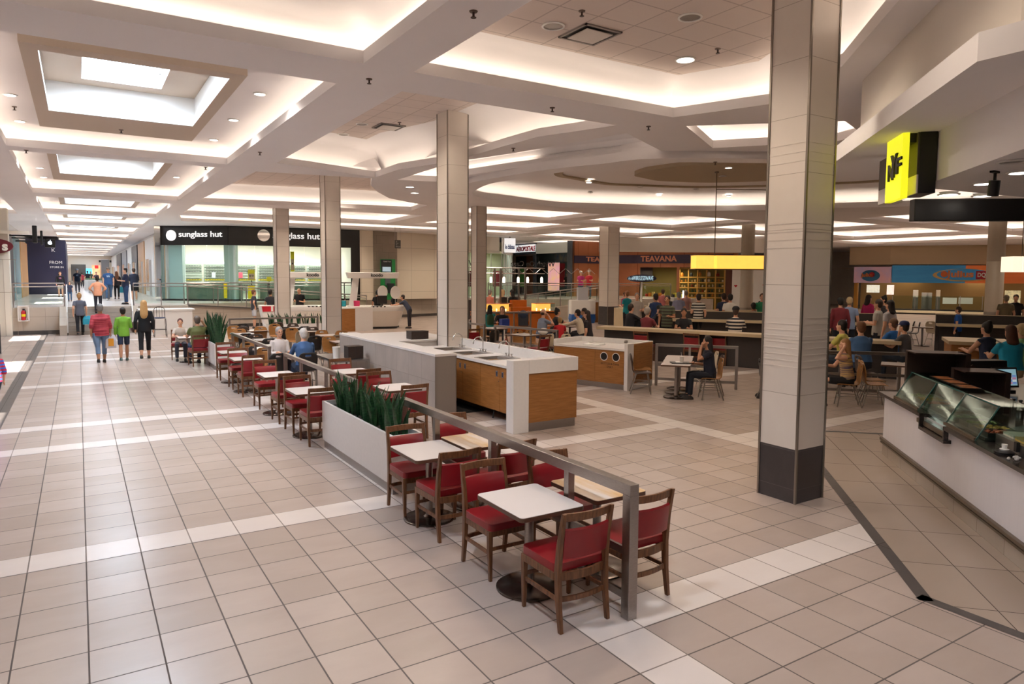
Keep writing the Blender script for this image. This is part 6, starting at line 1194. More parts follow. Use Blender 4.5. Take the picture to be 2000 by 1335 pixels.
for i, (px, py, r, h_, l) in enumerate(((1120, 610, 0.07, 0.14, 'black lidded sauce pot left of the till'), (1200, 750, 0.14, 0.14, 'large polished steel warming pot with black knob'), (1390, 840, 0.04, 0.18, 'tall steel pump bottle at the right edge'), (1330, 760, 0.03, 0.1, 'small steel shaker beside the warming pot'))):
    c = at(*cs(px, py), CH); t = thing('steel_pot', l, 'pot', (c.x, c.y, CH - 0.02)); a = MB(); a.lathe([(r, 0), (r, h_ * 0.6), (r * 1.05, h_ * 0.62), (r * 1.05, h_ * 0.68), (r, h_ * 0.7), (r, h_)], n=24); a.build('body', chrome if i else black, t, smooth=0.6); a = MB(); a.lathe([(r * 1.04, h_), (r * 0.9, h_ + 0.02), (0.02, h_ + 0.03)], n=24); a.build('lid', chrome, t, smooth=0.9); a = MB(); a.lathe([(0.012, h_ + 0.025), (0.025, h_ + 0.05), (0.015, h_ + 0.06)], n=12); a.build('knob', black, t, smooth=0.8)
c = at(*cs(1245, 1170), CH); t = thing('bottle_cap_dispenser', 'white cone on a round black base on the black counter top', 'dispenser', (c.x, c.y, CH)); a = MB(); a.lathe([(0.08, 0), (0.085, 0.02), (0.06, 0.03)], n=22); a.build('base', black, t, smooth=0.6); a = MB(); a.lathe([(0.03, 0.03), (0.04, 0.045), (0.02, 0.05), (0.025, 0.09)], n=18); a.build('cone', white, t, smooth=0.7)
c = at(*cs(1345, 1225), CH); t = thing('plastic_wrap', 'crumpled clear plastic wrap on the black counter top', 'wrap', (c.x, c.y, CH)); a = MB()
for k in range(12): a.ball((random.uniform(-0.08, 0.08), random.uniform(-0.04, 0.04), 0.012), random.uniform(0.015, 0.035), 0.012, 0.012, 6, 4)
a.build('film', mat('clear_wrap', 'C9C5C2', 0.15), t)
# bulkhead, soffits
t = MB(); t.prism([(-1.4, -0.88), (5.1, -0.88), (9.6, 3.6), (9.6, 9), (-1.4, 9)], 4.15, 4.36, ML); struct(t.build('trim_4', paint))
t = MB(); t.prism([(0.45, -0.55), (4.95, -0.55), (9.4, 3.9), (9.4, 9), (0.45, 9)], 4.36, 5.25, ML); struct(t.build('trim_5', wallpaint))
ax = loc_(*(1805, 357), 3.64).x; t = MB(); t.prism([(1.95, -0.25), (4.75, -0.25), (9.2, 4.2), (9.2, 9), (-0.9, 9), (-0.9, 3.3)], 3.62, 4.15, ML); struct(t.build('trim_6', paint))
m0, m1 = at(1787, 391, 3.6), at(2010, 390, 3.6); t = thing('menu_board_back', 'long black back of a menu board under the stall ceiling', 'menu board', (m0.x, m0.y, 3.33), math.atan2(m1.y - m0.y, m1.x - m0.x)); a = MB(); a.box(0, (m1 - m0).length, 0, 0.15, 0, 0.29); a.build('board', black, t, bevel=0.01)
for i, (px, py) in enumerate(((1853, 378), (1919, 381), (1923, 357), (1994, 335), (1978, 314))):
    pot((px, py), 3.62, i < 4, ('round lit downlight under the stall ceiling, left one of the lower pair', 'round lit downlight under the stall ceiling, right one of the lower pair', 'round lit downlight beside the black spotlight', 'round lit downlight at the right picture edge', 'dark round fitting above the black spotlight')[i], 0.1)
c = at(1944, 334, 3.62); t = thing('spotlight', 'small black cylinder spotlight hanging under the stall ceiling', 'spotlight', (c.x, c.y, 3.62)); a = MB(); a.box(-0.07, 0.05, -0.02, 0.02, -0.02, 0); a.tube([(0, 0, -0.02), (0, 0, -0.1)], 0.015, 8); a.build('bracket', black, t); a = MB(); a.tube([(0, 0, -0.09), (0.02, 0.02, -0.24)], 0.05, 16); a.build('head', black, t, smooth=0.8)
# NYF sign
yl = mat('sign_lit_yellow', 'E6E600', 0.4, emit=(0.86, 0.83, 0.02), es=0.75)
t = thing('hanging_box_sign', 'lit yellow box sign with black letters NYF between dark and white blocks', 'sign', ML @ Vector((0, 0, 0)), RZ)
xs = [loc_(1300 + q / 2.857, r / 2.857, 3.8).x for q, r in ((1190, 960), (1227, 960), (1328, 960), (1420, 960))]
def sb(name, m_, x0, x1, y0, y1, z0, z1): a = MB(); a.box(x0, x1, y0, y1, z0, z1); return a.build(name, m_, t, bevel=0.004)
def rowz(px, py, y):     # height on the local plane y
    n_ = ML.to_3x3() @ Vector((0, 1, 0)); return on_plane(px, py, ML @ Vector((0, y, 0)), n_)
Ya = -0.60
pA = rowz(1732, 300, Ya); pB = rowz(1763, 284, Ya); pC = rowz(1728, 397, Ya); xA, xB = (MLi @ pA).x, (MLi @ pB).x; z0_ = pC.z
sb('yellow_box', yl, xA, xB, Ya, Ya + 0.07, z0_, 4.15)
p1, p2 = rowz(1767, 300, -0.45), rowz(1792, 300, -0.45); x1_, x2_ = (MLi @ p1).x, (MLi @ p2).x; zl = rowz(1775, 382, -0.45).z; zm = rowz(1779, 345, -0.45).z
sb('dark_block', mat('sign_dark_taupe', '4A443C', 0.5), x1_, x2_, -0.45, -0.43, zm, 4.15); sb('white_block', mat('sign_light_block', 'CFC8C4', 0.5), x1_, x2_, -0.45, -0.43, zl, zm); sb('black_case', black, x1_ - 0.02, x2_ + 0.01, -0.43, -0.26, zl, 4.15)
p1, p2 = rowz(1717, 340, -0.4), rowz(1731, 340, -0.4); x1_, x2_ = (MLi @ p1).x, (MLi @ p2).x; zl = rowz(1722, 398, -0.4).z; zm = rowz(1722, 370, -0.4).z; zt_ = rowz(1722, 313, -0.4).z
sb('dark_block', mat('sign_dark_taupe', '4A443C', 0.5), x1_, x2_, -0.4, -0.2, zm, zt_); sb('white_block', mat('sign_light_block', 'CFC8C4', 0.5), x1_, x2_, -0.4, -0.2, zl, zm)
sb('mount', black, xA, xB - 0.05, -0.53, -0.44, 4.05, 4.15)
cx1, cz1 = (xA + xB) / 2 + 0.08, (z0_ + 4.15) / 2
for ch, dx, dz, s_ in (('N', -0.1, -0.04, 0.26), ('F', 0.1, 0.0, 0.24), ('Y', 0.0, 0.01, 0.36)): text('letter_' + ch.lower(), ch, s_, black, t, (cx1 + dx * (xB - xA) / 0.42, Ya - 0.012 - (0.008 if ch == 'Y' else 0), cz1 + dz), (PI / 2, 0, 0), 0.01, bold=0.02, width=(0.13 if ch != 'Y' else 0.17) * (xB - xA) / 0.42)
# ================================================================== hanging orange lamp shades
shade = mat('amber_shade', 'F0A53A', 0.6, emit=(1.0, 0.50, 0.08), es=1.1, noise=0.2, nscale=4); shadew = mat('cream_shade', 'F3E3C4', 0.6, emit=(1.0, 0.86, 0.66), es=0.9); blk = steel
ct = at(1400, 335, 5.64); t = thing('pendant_lamp', 'large rectangular amber lamp shades hanging on a thin rod from the dome', 'pendant lamp', (ct.x, ct.y, 3.0), math.atan2(VR.y, VR.x) + 0.06)
fw_ = (ct - CAM).dot(VF); k_ = fw_ / FPX; zt_ = 2.55 + (543.5 - 499) * k_; zb_ = 2.55 + (543.5 - 525) * k_; t.location.z = zb_
a = MB(); a.box((1358 - 1400) * k_, (1393 - 1400) * k_, -0.25, 0.25, 0, zt_ - zb_); a.build('small_shade', shade, t); a = MB(); a.box((1399.5 - 1400) * k_, (1560 - 1400) * k_, -0.25, 0.25, 0, zt_ - zb_); a.build('long_shade', shade, t)
a = MB(); a.box((1356 - 1400) * k_, (1562 - 1400) * k_, -0.26, 0.26, -0.025, 0); a.box((1356 - 1400) * k_, (1562 - 1400) * k_, -0.26, 0.26, zt_ - zb_, zt_ - zb_ + 0.02); a.build('frame', mat('shade_frame', '6B4A28', 0.5), t)
a = MB(); a.tube([(-0.0, 0, zt_ - zb_), (-0.0, 0, 5.64 - zb_)], 0.014, 8); a.lathe([(0.06, 5.6 - zb_), (0.06, 5.64 - zb_)], n=14); a.build('rod', mat('rod_bronze', '6E6255', 0.4, metal=0.6), t)
a = MB(); zz = 2.55 + (543.5 - 370) * k_ - zb_; a.tube([(0, 0, zz), (110 * k_, 0, zz)], 0.012, 6); a.tube([(110 * k_, 0, zz), (110 * k_, 0, 5.64 - zb_)], 0.012, 6); a.build('cross_bar', mat('rod_bronze', '6E6255', 0.4, metal=0.6), t)
cp = CAM + (at(1985, 500, 3.1) - CAM); k2 = (cp - CAM).dot(VF) / FPX
fwd2 = 24.0; d2 = VF + VR * ((1984 - PX) / FPX) - VU * ((531 - PY) / FPX); b2 = CAM + d2 * fwd2; t = thing('pendant_lamp', 'cream rectangular lamp shade hanging at the right edge before the juice bar', 'pendant lamp', b2, math.atan2(VR.y, VR.x)); k2 = fwd2 / FPX
for x0, x1 in ((-18, 0), (0.5, 40)): a = MB(); a.box(x0 * k2, x1 * k2, -0.3, 0.3, 0, 30 * k2); a.build('shade', shadew, t)
a = MB(); a.tube([(10 * k2, 0, 30 * k2), (10 * k2, 0, 5.25 - b2.z)], 0.014, 6); a.build('rod', mat('rod_bronze', '6E6255', 0.4, metal=0.6), t)

# ================================================================== kiosks
def kiosk_phone(px, py, label, w_=1.5, canopy=True, txt='koodo'):
    c = at(px, py, 0); t = thing('phone_kiosk', label, 'kiosk', (c.x, c.y + 0.7, 0), -0.25); body = mat('kiosk_white', 'E3D9CE', 0.35, noise=0.04, nscale=30)
    a = MB(); n = 28
    def ring(rx, ry, z): return [(rx * math.copysign(abs(math.cos(2 * PI * k / n)) ** 0.7, math.cos(2 * PI * k / n)), ry * math.copysign(abs(math.sin(2 * PI * k / n)) ** 0.7, math.sin(2 * PI * k / n)), z) for k in range(n)]
    a.loft([ring(w_ * 0.74, 0.58, 0.1), ring(w_ * 0.86, 0.68, 0.5), ring(w_ * 0.93, 0.74, 0.88)]); a.build('curved_desk', body, t, smooth=0.6)
    a = MB(); a.loft([ring(w_ * 0.93, 0.74, 0.86), ring(w_, 0.8, 1.02), ring(w_, 0.8, 1.1), ring(w_ * 0.9, 0.7, 1.1)]); a.build('rim', white, t, smooth=0.5)
    a = MB(); a.loft([ring(w_ * 0.72, 0.56, 0), ring(w_ * 0.74, 0.58, 0.1)]); a.build('dark_foot', black, t)
    a = MB(); a.beam((-w_ * 0.72, 0.1, 1.1), (-w_ * 0.6, 0.1, 2.5), 0.36, 0.1, w2=0.3); a.build('leaning_post', white, t)
    a = MB(); a.hexa([(-w_ * 0.86, -0.4, 2.45), (w_ * 0.72, -0.4, 2.45), (w_ * 0.72, 0.45, 2.45), (-w_ * 0.86, 0.45, 2.45)], [(-w_ * 0.92, -0.5, 2.74), (w_ * 0.76, -0.5, 2.74), (w_ * 0.76, 0.5, 2.74), (-w_ * 0.92, 0.5, 2.74)]); a.build('canopy', white, t, bevel=0.03)
    text('letters', txt, 0.22, black, t, (0.05, -0.49, 2.6), (PI / 2, 0, 0), 0.006, bold=0.03)
    a = MB(); a.box(-0.25, 0.25, -0.78, -0.5, 1.1, 1.12); a.build('tablet', black, t)
    for k in range(4): a = MB(); a.box(-0.2 + k * 0.18, -0.12 + k * 0.18, -0.8, -0.74, 1.06, 1.12); a.build('phone', black, t)
    return t
K1 = kiosk_phone(743, 642, 'white curved phone kiosk with white canopy right of the square columns'); K2 = kiosk_phone(618, 642, 'white curved phone kiosk with canopy, left one, half behind the square columns')
for kk, dx, col, l in ((K1, -0.9, 'C02A5A', 'magenta round display box on the right phone kiosk'), (K1, -1.55, '1C8A9A', 'teal box on the low white block beside the right phone kiosk'), (K2, 0.9, 'B02030', 'red cap lying on the left phone kiosk'), (K2, -1.3, '3A90C8', 'light blue card box on the red and white stand')):
    p_ = kk.matrix_basis @ Vector((dx, -0.2, 1.1)); t = thing('display_box', l, 'box', p_); a = MB(); a.lathe([(0.14, 0), (0.15, 0.24), (0.14, 0.26)], n=16); a.build('body', mat('disp_' + col, col, 0.4), t, smooth=0.6)
p_ = K1.matrix_basis @ Vector((-1.75, -0.3, 0)); t = thing('white_block', 'low white block left of the right phone kiosk', 'block', p_); a = MB(); a.box(-0.6, 0.35, -0.3, 0.3, 0, 1.08); a.build('body', white, t)
for px, py, l in ((747, 570, 'white oval back of a display sign on the right kiosk, left'), (772, 571, 'white oval back of a display sign on the right kiosk, right')):
    p_ = on_plane(px, py, K1.location, (0.2, 1, 0)); t = thing('oval_sign', l, 'sign', (p_.x, p_.y, 1.1)); a = MB(); a.lathe([(0.001, 0), (0.26, 0), (0.26, 0.03), (0.001, 0.03)], n=24, M=Matrix.Translation((0, 0, p_.z - 1.1)) @ Matrix.Rotation(PI / 2, 4, 'X'), sy=1.25); a.build('disc', white, t); a = MB(); a.tube([(0, 0, 0), (0, 0, p_.z - 1.1)], 0.02, 6); a.build('post', steel, t)
p_ = K1.matrix_basis @ Vector((0.35, 0.0, 1.1)); t = thing('computer_monitor', 'dark computer monitor on the right phone kiosk', 'monitor', p_); a = MB(); a.box(-0.25, 0.25, -0.03, 0.03, 0.1, 0.5); a.build('screen', black, t); a = MB(); a.box(-0.04, 0.04, -0.03, 0.03, 0, 0.1); a.build('stand', black, t)
c = at(528, 642, 0); t = thing('promo_stand', 'white tapering stand with red and white panel left of the square columns', 'stand', (c.x, c.y, 0)); a = MB(); a.hexa([(-0.25, -0.2, 0), (0.45, -0.2, 0), (0.45, 0.3, 0), (-0.25, 0.3, 0)], [(-0.5, -0.3, 1.15), (0.5, -0.3, 1.15), (0.5, 0.3, 1.15), (-0.5, 0.3, 1.15)]); a.build('body', white, t, bevel=0.02); a = MB(); a.hexa([(-0.4, -0.3, 0.85), (0.45, -0.3, 0.85), (0.45, -0.28, 0.85), (-0.4, -0.28, 0.85)], [(-0.44, -0.315, 1.1), (0.48, -0.315, 1.1), (0.48, -0.28, 1.1), (-0.44, -0.28, 1.1)]); a.build('red_panel', redm, t)
a = MB(); a.box(-0.02, 0.08, -0.32, -0.3, 0.86, 1.1); a.build('white_stripe', white, t)
# orange counter with lit cases
p0 = at(925, 611, 1.0) + Vector((0.5, 0.8, 0)); p1 = at(1088, 609, 1.0) + Vector((0.5, 0.8, 0)); d_ = (p1 - p0); L_ = d_.length; rz_ = math.atan2(d_.y, d_.x); t = thing('jewellery_counter', 'orange wooden kiosk counter with lit glass cases and steel posts', 'counter', (p0.x, p0.y, 0), rz_); owood = mat('orange_wood', 'C96A22', 0.4, noise=0.15, nscale=3)
a = MB(); a.box(0, L_, 0, 0.7, 0.05, 0.9); a.box(0, L_, -0.05, 0.75, 0.95, 1.0); a.build('body', owood, t); a = MB(); a.box(0, L_, 0, 0.7, 0.9, 0.95); a.build('dark_line', black, t)
casel = mat('case_glow', 'F29A3C', 0.5, emit=(1, 0.42, 0.08), es=1.3, noise=0.4, nscale=5)
for x0, x1 in ((0.1, L_ * 0.46), (L_ * 0.75, L_ * 0.99)):
    a = MB(); a.box(x0, x1, 0.55, 0.6, 1.0, 1.34); a.build('lit_back', casel, t); a = MB(); a.box(x0, x1, 0.02, 0.6, 1.34, 1.36); a.build('case_top', mat('case_top', 'B85F1E', 0.4), t); a = MB(); a.box(x0, x1, 0.02, 0.03, 1.0, 1.34); a.build('case_glass', pane, t)
    n = int((x1 - x0) / 0.22)
    for k in range(n):
        w_ = Matrix.Translation((p0.x, p0.y, 0)) @ Matrix.Rotation(rz_, 4, 'Z') @ Vector((x0 + 0.12 + k * 0.22, 0.25, 1.0)); o = MB(); hgt_ = random.uniform(0.07, 0.17); o.lathe([(0.035, 0), (0.02, hgt_ * 0.3), (0.04, hgt_ * 0.7), (0.01, hgt_)], n=8); q_ = o.build('ornament', mat('glass_ornament', 'FFE9C8', 0.2, emit=(1, 0.85, 0.6), es=1.5), None, smooth=0.8); q_.location = w_; tag(q_, 'small glowing glass ornament in the orange kiosk case', 'ornament', 'ornaments in the orange kiosk')
a = MB(); a.box(L_ * 0.46, L_ * 0.72, 0.3, 0.7, 1.0, 1.18); a.box(L_ * 0.5, L_ * 0.68, 0.5, 0.9, 1.18, 1.5); a.build('raised_desk', owood, t)
for k, u_ in enumerate((0.13, 0.3, 0.37, 0.6, 0.68)): a = MB(); a.box(u_ * L_ - 0.035, u_ * L_ + 0.035, 0.7, 0.78, 1.0, 2.95); a.build('steel_post', steel, t)
for z in (2.72, 2.97): a = MB(); a.tube([(-1.2, 0.74, z), (L_ * 0.93, 0.74, z)], 0.028, 6); a.build('truss_chord', steel, t)
a = MB()
for k in range(12): x = -1.2 + k * 0.62; a.tube([(x, 0.74, 2.72), (x + 0.31, 0.74, 2.97)], 0.012, 5); a.tube([(x + 0.31, 0.74, 2.97), (x + 0.62, 0.74, 2.72)], 0.012, 5)
a.build('truss_web', steel, t)
text('letters', 'Watch On Case', 0.36, black, t, (L_ * 0.78, 0.74, 3.16), (PI / 2, 0, PI), 0.02, width=2.2); text('letters', 'Watch', 0.36, black, t, (-0.2, 0.74, 3.16), (PI / 2, 0, PI), 0.02, width=1.0)
for k, u_ in enumerate((0.14, 0.22, 0.38, 0.56, 0.68, 0.86)):
    w_ = Matrix.Translation((p0.x, p0.y, 0)) @ Matrix.Rotation(rz_, 4, 'Z') @ Vector((u_ * L_ + 0.12, 0.72, 2.3)); tt = thing('pendant_light', 'small lit glass pendant under the kiosk truss, %s' % ('first from left', 'second from left', 'third from left', 'fourth from left', 'fifth from left', 'last at the right')[k], 'pendant light', w_, 0, 'pendants under the kiosk truss'); a = MB(); a.lathe([(0.055, 0), (0.06, 0.14), (0.045, 0.24), (0.02, 0.26)], n=12); a.build('glass_shade', mat('pendant_glass', 'FFEBD0', 0.3, emit=(1, 0.8, 0.6), es=4), tt, smooth=0.8); a = MB(); a.tube([(0, 0, 0.26), (0, 0, 0.42)], 0.006, 5); a.build('cord', black, tt)
for k, u_ in enumerate((0.42, 0.585)):
    w_ = Matrix.Translation((p0.x, p0.y, 0)) @ Matrix.Rotation(rz_, 4, 'Z') @ Vector((u_ * L_, 0.9, 1.0)); tt = thing('computer_monitor', 'black computer monitor on the orange kiosk, %s' % ('left one between the women' if k == 0 else 'right one'), 'monitor', w_, 0.5); a = MB(); a.box(-0.02, 0.02, -0.2, 0.2, 0.25, 0.62); a.build('screen', black, tt); a = MB(); a.box(-0.03, 0.03, -0.05, 0.05, 0, 0.3); a.build('stand', black, tt)
# navy lozenge sign kiosk
pw = at(1252, 606, 0.6); fwk = (pw - CAM).dot(VF) / FPX; t = thing('kiosk_sign', 'navy lens shaped sign on a pole with the pale blue word WIRELESSWAVE', 'sign', (pw.x, pw.y, 0), math.atan2(VR.y, VR.x)); a = MB(); zc = 2.55 + (543 - 544) * fwk; n = 24
ring_ = [(28.5 * fwk * math.cos(2 * PI * k / n), 7.2 * fwk * math.sin(2 * PI * k / n)) for k in range(n)]; a.add([(x, -0.12, zc + z) for x, z in ring_] + [(x, 0.12, zc + z) for x, z in ring_], [tuple(range(n)), tuple(range(n, 2 * n))[::-1]] + [(k, (k + 1) % n, (k + 1) % n + n, k + n)[::-1] for k in range(n)]); a.build('lens_board', navy, t)
a = MB(); a.tube([(0, 0, 0), (0, 0, zc - 6 * fwk)], 0.06, 10); a.build('pole', white, t); text('letters', 'WIRELESSWAVE', 8.5 * fwk / 0.7, mat('pale_blue_letters', 'BFE3F2', 0.4, emit='BFE3F2', es=0.6), t, (2 * fwk, -0.13, zc), (PI / 2, 0, 0), 0.01, width=40 * fwk)
text('letters', '(o)', 5 * fwk / 0.7, mat('pale_blue_letters', 'BFE3F2', 0.4), t, (-22 * fwk, -0.13, zc), (PI / 2, 0, 0), 0.01, width=8 * fwk)
for i, (px0, px1, py, h_, col, l) in enumerate(((1228, 1300, 603, 1.05, 'B9A07C', 'light wooden kiosk counter below the navy sign'), (1305, 1332, 603, 1.05, 'A06A3A', 'brown kiosk counter with lit white panel right of the navy sign'), (1333, 1352, 603, 1.5, 'C9C6C0', 'grey kiosk cabinet with a tall light tube'))):
    c0, c1 = at(px0, py, 1.0), at(px1, py, 1.0); c0.z = c1.z = 0; c0 += Vector((0.6, 1.2, 0)); c1 += Vector((0.6, 1.2, 0)); dd = c1 - c0; t = thing('kiosk_counter', l, 'counter', c0, math.atan2(dd.y, dd.x)); a = MB(); a.box(0, dd.length, 0, 0.6, 0, h_); a.build('body', mat('kc_' + col, col, 0.5), t); a = MB(); a.box(0, dd.length, -0.02, 0.62, h_, h_ + 0.04); a.build('top', white if i else cream, t)
    for k in range(3 + i): a = MB(); x = dd.length * (k + 0.5) / (3 + i); a.box(x - 0.08, x + 0.08, 0.1, 0.3, h_ + 0.04, h_ + 0.2 + 0.08 * (k % 2)); a.build('packaged_goods', mat('goods_%d' % (k % 3), ('2F3238', 'C9C14A', 'D8D4CC')[k % 3], 0.5), t)
    if i == 2: a = MB(); a.box(0.9 * dd.length, 0.9 * dd.length + 0.06, -0.03, 0, 0, 1.9); a.build('light_tube', mat('kiosk_tube', 'FFFFFF', 0.4, emit='FFFFFF', es=3), t)
# blue white phone stand behind the square column
c = at(1160, 630, 0) + Vector((-0.7, 0.2, 0)); t = thing('phone_stand', 'white and blue phone display stand left of the distant square column', 'display stand', (c.x, c.y, 0), -0.4); a = MB(); a.box(-0.7, 0.7, -0.3, 0.3, 0.5, 1.3); a.build('body', white, t, bevel=0.03); a = MB(); a.loft([[(x * w_, y * w_, z) for x, y in ((-0.7, -0.35), (0.7, -0.35), (0.7, 0.35), (-0.7, 0.35))] for w_, z in ((0.9, 0), (1.0, 0.25), (0.95, 0.5))]); a.build('blue_base', mat('stand_blue', '2A5FA8', 0.4), t); a = MB(); a.box(-0.3, 0.3, -0.2, 0.1, 1.3, 2.0); a.build('header', mat('stand_grey', 'B9BCC4', 0.4), t)
c = at(1155, 600, 1.2)
# ================================================================== people
skins = {k: mat('skin_' + k, v, 0.5) for k, v in {'l': 'D6A284', 'm': 'B98566', 'd': '8A5C43'}.items()}
def V(*a): return Vector(a)
def lerpr(a, b, t): return a + (b - a) * t
def limb(mb, pts, rs, n=8, sub=3):
    P_ = [Vector(p) for p in pts]; out = []; rr = []
    for i in range(len(P_) - 1):
        for k in range(sub): out.append(P_[i].lerp(P_[i + 1], k / sub)); rr.append(lerpr(rs[i], rs[i + 1], k / sub))
    out.append(P_[-1]); rr.append(rs[-1]); mb.tube(out, 0, n, rs=rr)
def oval_loft(mb, rows, n=14):    # rows: centre, half width, half depth, tilt (rad, forward lean)
    rings = []
    for c, w_, d_, tl in rows:
        ct, st_ = math.cos(tl), math.sin(tl)
        rings.append([(c[0] + w_ * math.cos(2 * PI * k / n), c[1] + d_ * math.sin(2 * PI * k / n) * ct, c[2] - d_ * math.sin(2 * PI * k / n) * st_) for k in range(n)])
    mb.loft(rings)
HAIR = {}
def person(label, loc, face, h=1.70, pose='stand', top='303540', sleeve='short', bottom='2A3140', bot='long', hair='3A261C', hairlen='short', skin='l', shoe='26201E', arms=('down', 'down'), lean=0.0, build=1.0, cap=None, head_turn=0.0, head_down=0.0, far=False, stripes=None, print_=None, bag=None, glasses=False, pattern=None, group=None):
    s = h / 1.70; sit = pose == 'sit'
    t = thing('person', label, 'person', loc, face, group, s)
    vox = 0.022 if far else 0.0125; B = build
    sk = skins[skin]; hips = V(0, 0, 0.90) if not sit else V(0, 0, 0.53)
    step = 0.22 if pose == 'walk' else 0.0
    # ---- legs
    legs = []
    for i, sx in enumerate((-1, 1)):
        hp = hips + V(sx * 0.09 * B, 0, -0.03)
        if sit: kn = hips + V(sx * 0.12, 0.42, 0.0); an = V(sx * 0.12, 0.44, 0.09)
        else:
            f = step * (1 if i else -1); kn = V(sx * 0.095, f * 0.55 + (0.03 if step else 0.01), 0.48); an = V(sx * 0.095, f, 0.09 + (0.05 if f < 0 else 0))
            if bot == 'stairs' and i: kn = V(sx * 0.1, 0.22, 0.66); an = V(sx * 0.1, 0.2, 0.28)
        legs.append((hp, kn, an))
    ll = lean + (0.12 if sit else 0.0); up = V(0, math.sin(ll), math.cos(ll))
    sp = lambda d: hips + up * d          # point along the spine
    sh_c = sp(0.50); neck = sp(0.56); head = sp(0.56) + V(0, 0.015, 0.125) + V(0, 0.25 * head_down * 0.2, -0.03 * head_down)
    # ---- arms
    A = []
    for i, sx in enumerate((-1, 1)):
        S_ = sh_c + V(sx * 0.168 * (0.7 + 0.3 * B), 0, -0.045); k = arms[i]
        if k == 'down': E_ = S_ + V(sx * 0.06, -0.03, -0.27); Wr = E_ + V(sx * 0.0, 0.06, -0.24)
        elif k == 'swing': E_ = S_ + V(sx * 0.06, -0.10, -0.25); Wr = E_ + V(0, 0.06, -0.24)
        elif k == 'hip': E_ = S_ + V(sx * 0.16, -0.08, -0.22); Wr = E_ + V(-sx * 0.14, 0.10, -0.16)
        elif k == 'bend': E_ = S_ + V(sx * 0.05, 0.02, -0.27); Wr = E_ + V(-sx * 0.08, 0.22, 0.04)
        elif k == 'table': E_ = S_ + V(sx * 0.06, 0.16, -0.22); Wr = E_ + V(-sx * 0.10, 0.20, 0.03)
        elif k == 'face': E_ = S_ + V(sx * 0.05, 0.24, -0.12); Wr = head + V(sx * 0.07, 0.13, -0.07)
        elif k == 'hair': E_ = S_ + V(sx * 0.12, 0.20, -0.02); Wr = head + V(sx * 0.11, 0.0, 0.0)
        elif k == 'reach': E_ = S_ + V(sx * 0.02, 0.24, -0.12); Wr = E_ + V(-sx * 0.02, 0.24, -0.02)
        A.append((S_, E_, Wr, k))
    # ---- body: one continuous surface
    b = MB()
    oval_loft(b, [(hips + V(0, 0, -0.06), 0.14 * B, 0.10 * B, ll), (sp(0.06), 0.15 * B, 0.11 * B, ll), (sp(0.2), 0.125 * B, 0.09 * B, ll), (sp(0.38), 0.15 * B, 0.10 * B, ll), (sp(0.49), 0.15, 0.075, ll), (sp(0.54), 0.055, 0.055, ll)])
    limb(b, [sp(0.47), neck + V(0, 0.0, 0.02), head + V(0, -0.01, -0.05)], [0.06, 0.052, 0.05])
    Rh = Matrix.Translation(head) @ Matrix.Rotation(head_turn, 4, 'Z') @ Matrix.Rotation(-0.35 * head_down, 4, 'X')
    b.ball((0, -0.01, 0.03), 0.076, 0.094, 0.098, 14, 10, Rh); b.ball((0, 0.025, -0.035), 0.058, 0.066, 0.075, 12, 8, Rh); b.ball((0, 0.093, -0.01), 0.014, 0.018, 0.026, 8, 6, Rh); b.ball((0, 0.07, -0.085), 0.028, 0.022, 0.022, 8, 6, Rh)
    for sx in (-1, 1): b.ball((sx * 0.078, -0.005, 0.0), 0.012, 0.02, 0.032, 6, 6, Rh)
    for S_, E_, Wr, k in A:
        limb(b, [S_, E_, Wr], [0.052, 0.042, 0.028]); d = (Wr - E_).normalized()
        if k in ('down', 'swing', 'hip'): d = V(0, 0.15, -1).normalized()
        if k in ('face', 'hair'): d = (head + V(0, 0.02, 0.06) - Wr).normalized()
        side = d.cross(V(0, 0, 1)); side = side.normalized() if side.length > 0.2 else V(0, 1, 0)
        pc = Wr + d * 0.045; b.ball(pc, 0.034, 0.034, 0.04, 8, 6); sgn = 1 if S_.x < 0 else -1
        for q in range(4):
            o_ = side * (q - 1.5) * 0.019; L_ = (0.06, 0.075, 0.07, 0.052)[q]; cv = V(-sgn * 0.0, 0, 0) + d.cross(side) * 0.018
            b.tube([pc + o_ + d * 0.02, pc + o_ * 1.1 + d * (0.03 + L_ * 0.5), pc + o_ * 1.05 + d * (0.03 + L_) + cv], 0.0095, 6)
        b.tube([pc - side * 0.025, pc - side * 0.05 + d * 0.03, pc - side * 0.052 + d * 0.06], 0.011, 6)
    for hp, kn, an in legs:
        limb(b, [hp, kn, an], [0.082 * B, 0.052, 0.036]); limb(b, [kn + (an - kn) * 0.15, kn + (an - kn) * 0.45, an], [0.052, 0.058, 0.036])
        b.ball((an.x, an.y + 0.06, max(0.035, an.z - 0.05)), 0.038, 0.12, 0.034, 8, 6)
    b.build('body', sk, t, remesh=vox, sm=3)
    # ---- eyes, mouth, hair
    if not far:
        e = MB()
        for sx in (-1, 1): e.ball((sx * 0.03, 0.083, 0.015), 0.012, 0.006, 0.007, 8, 6, Rh)
        e.build('eyes', mat('eye_dark', '2A1D18', 0.2), t, smooth=0.9); e = MB(); e.ball((0, 0.088, -0.05), 0.022, 0.006, 0.006, 8, 5, Rh); e.build('mouth', mat('lips', 'A0524A', 0.5), t, smooth=0.9)
    hm = mat('hair_' + hair, hair, 0.6, noise=0.3, nscale=30, stretch=(6, 6, 1))
    g_ = MB()
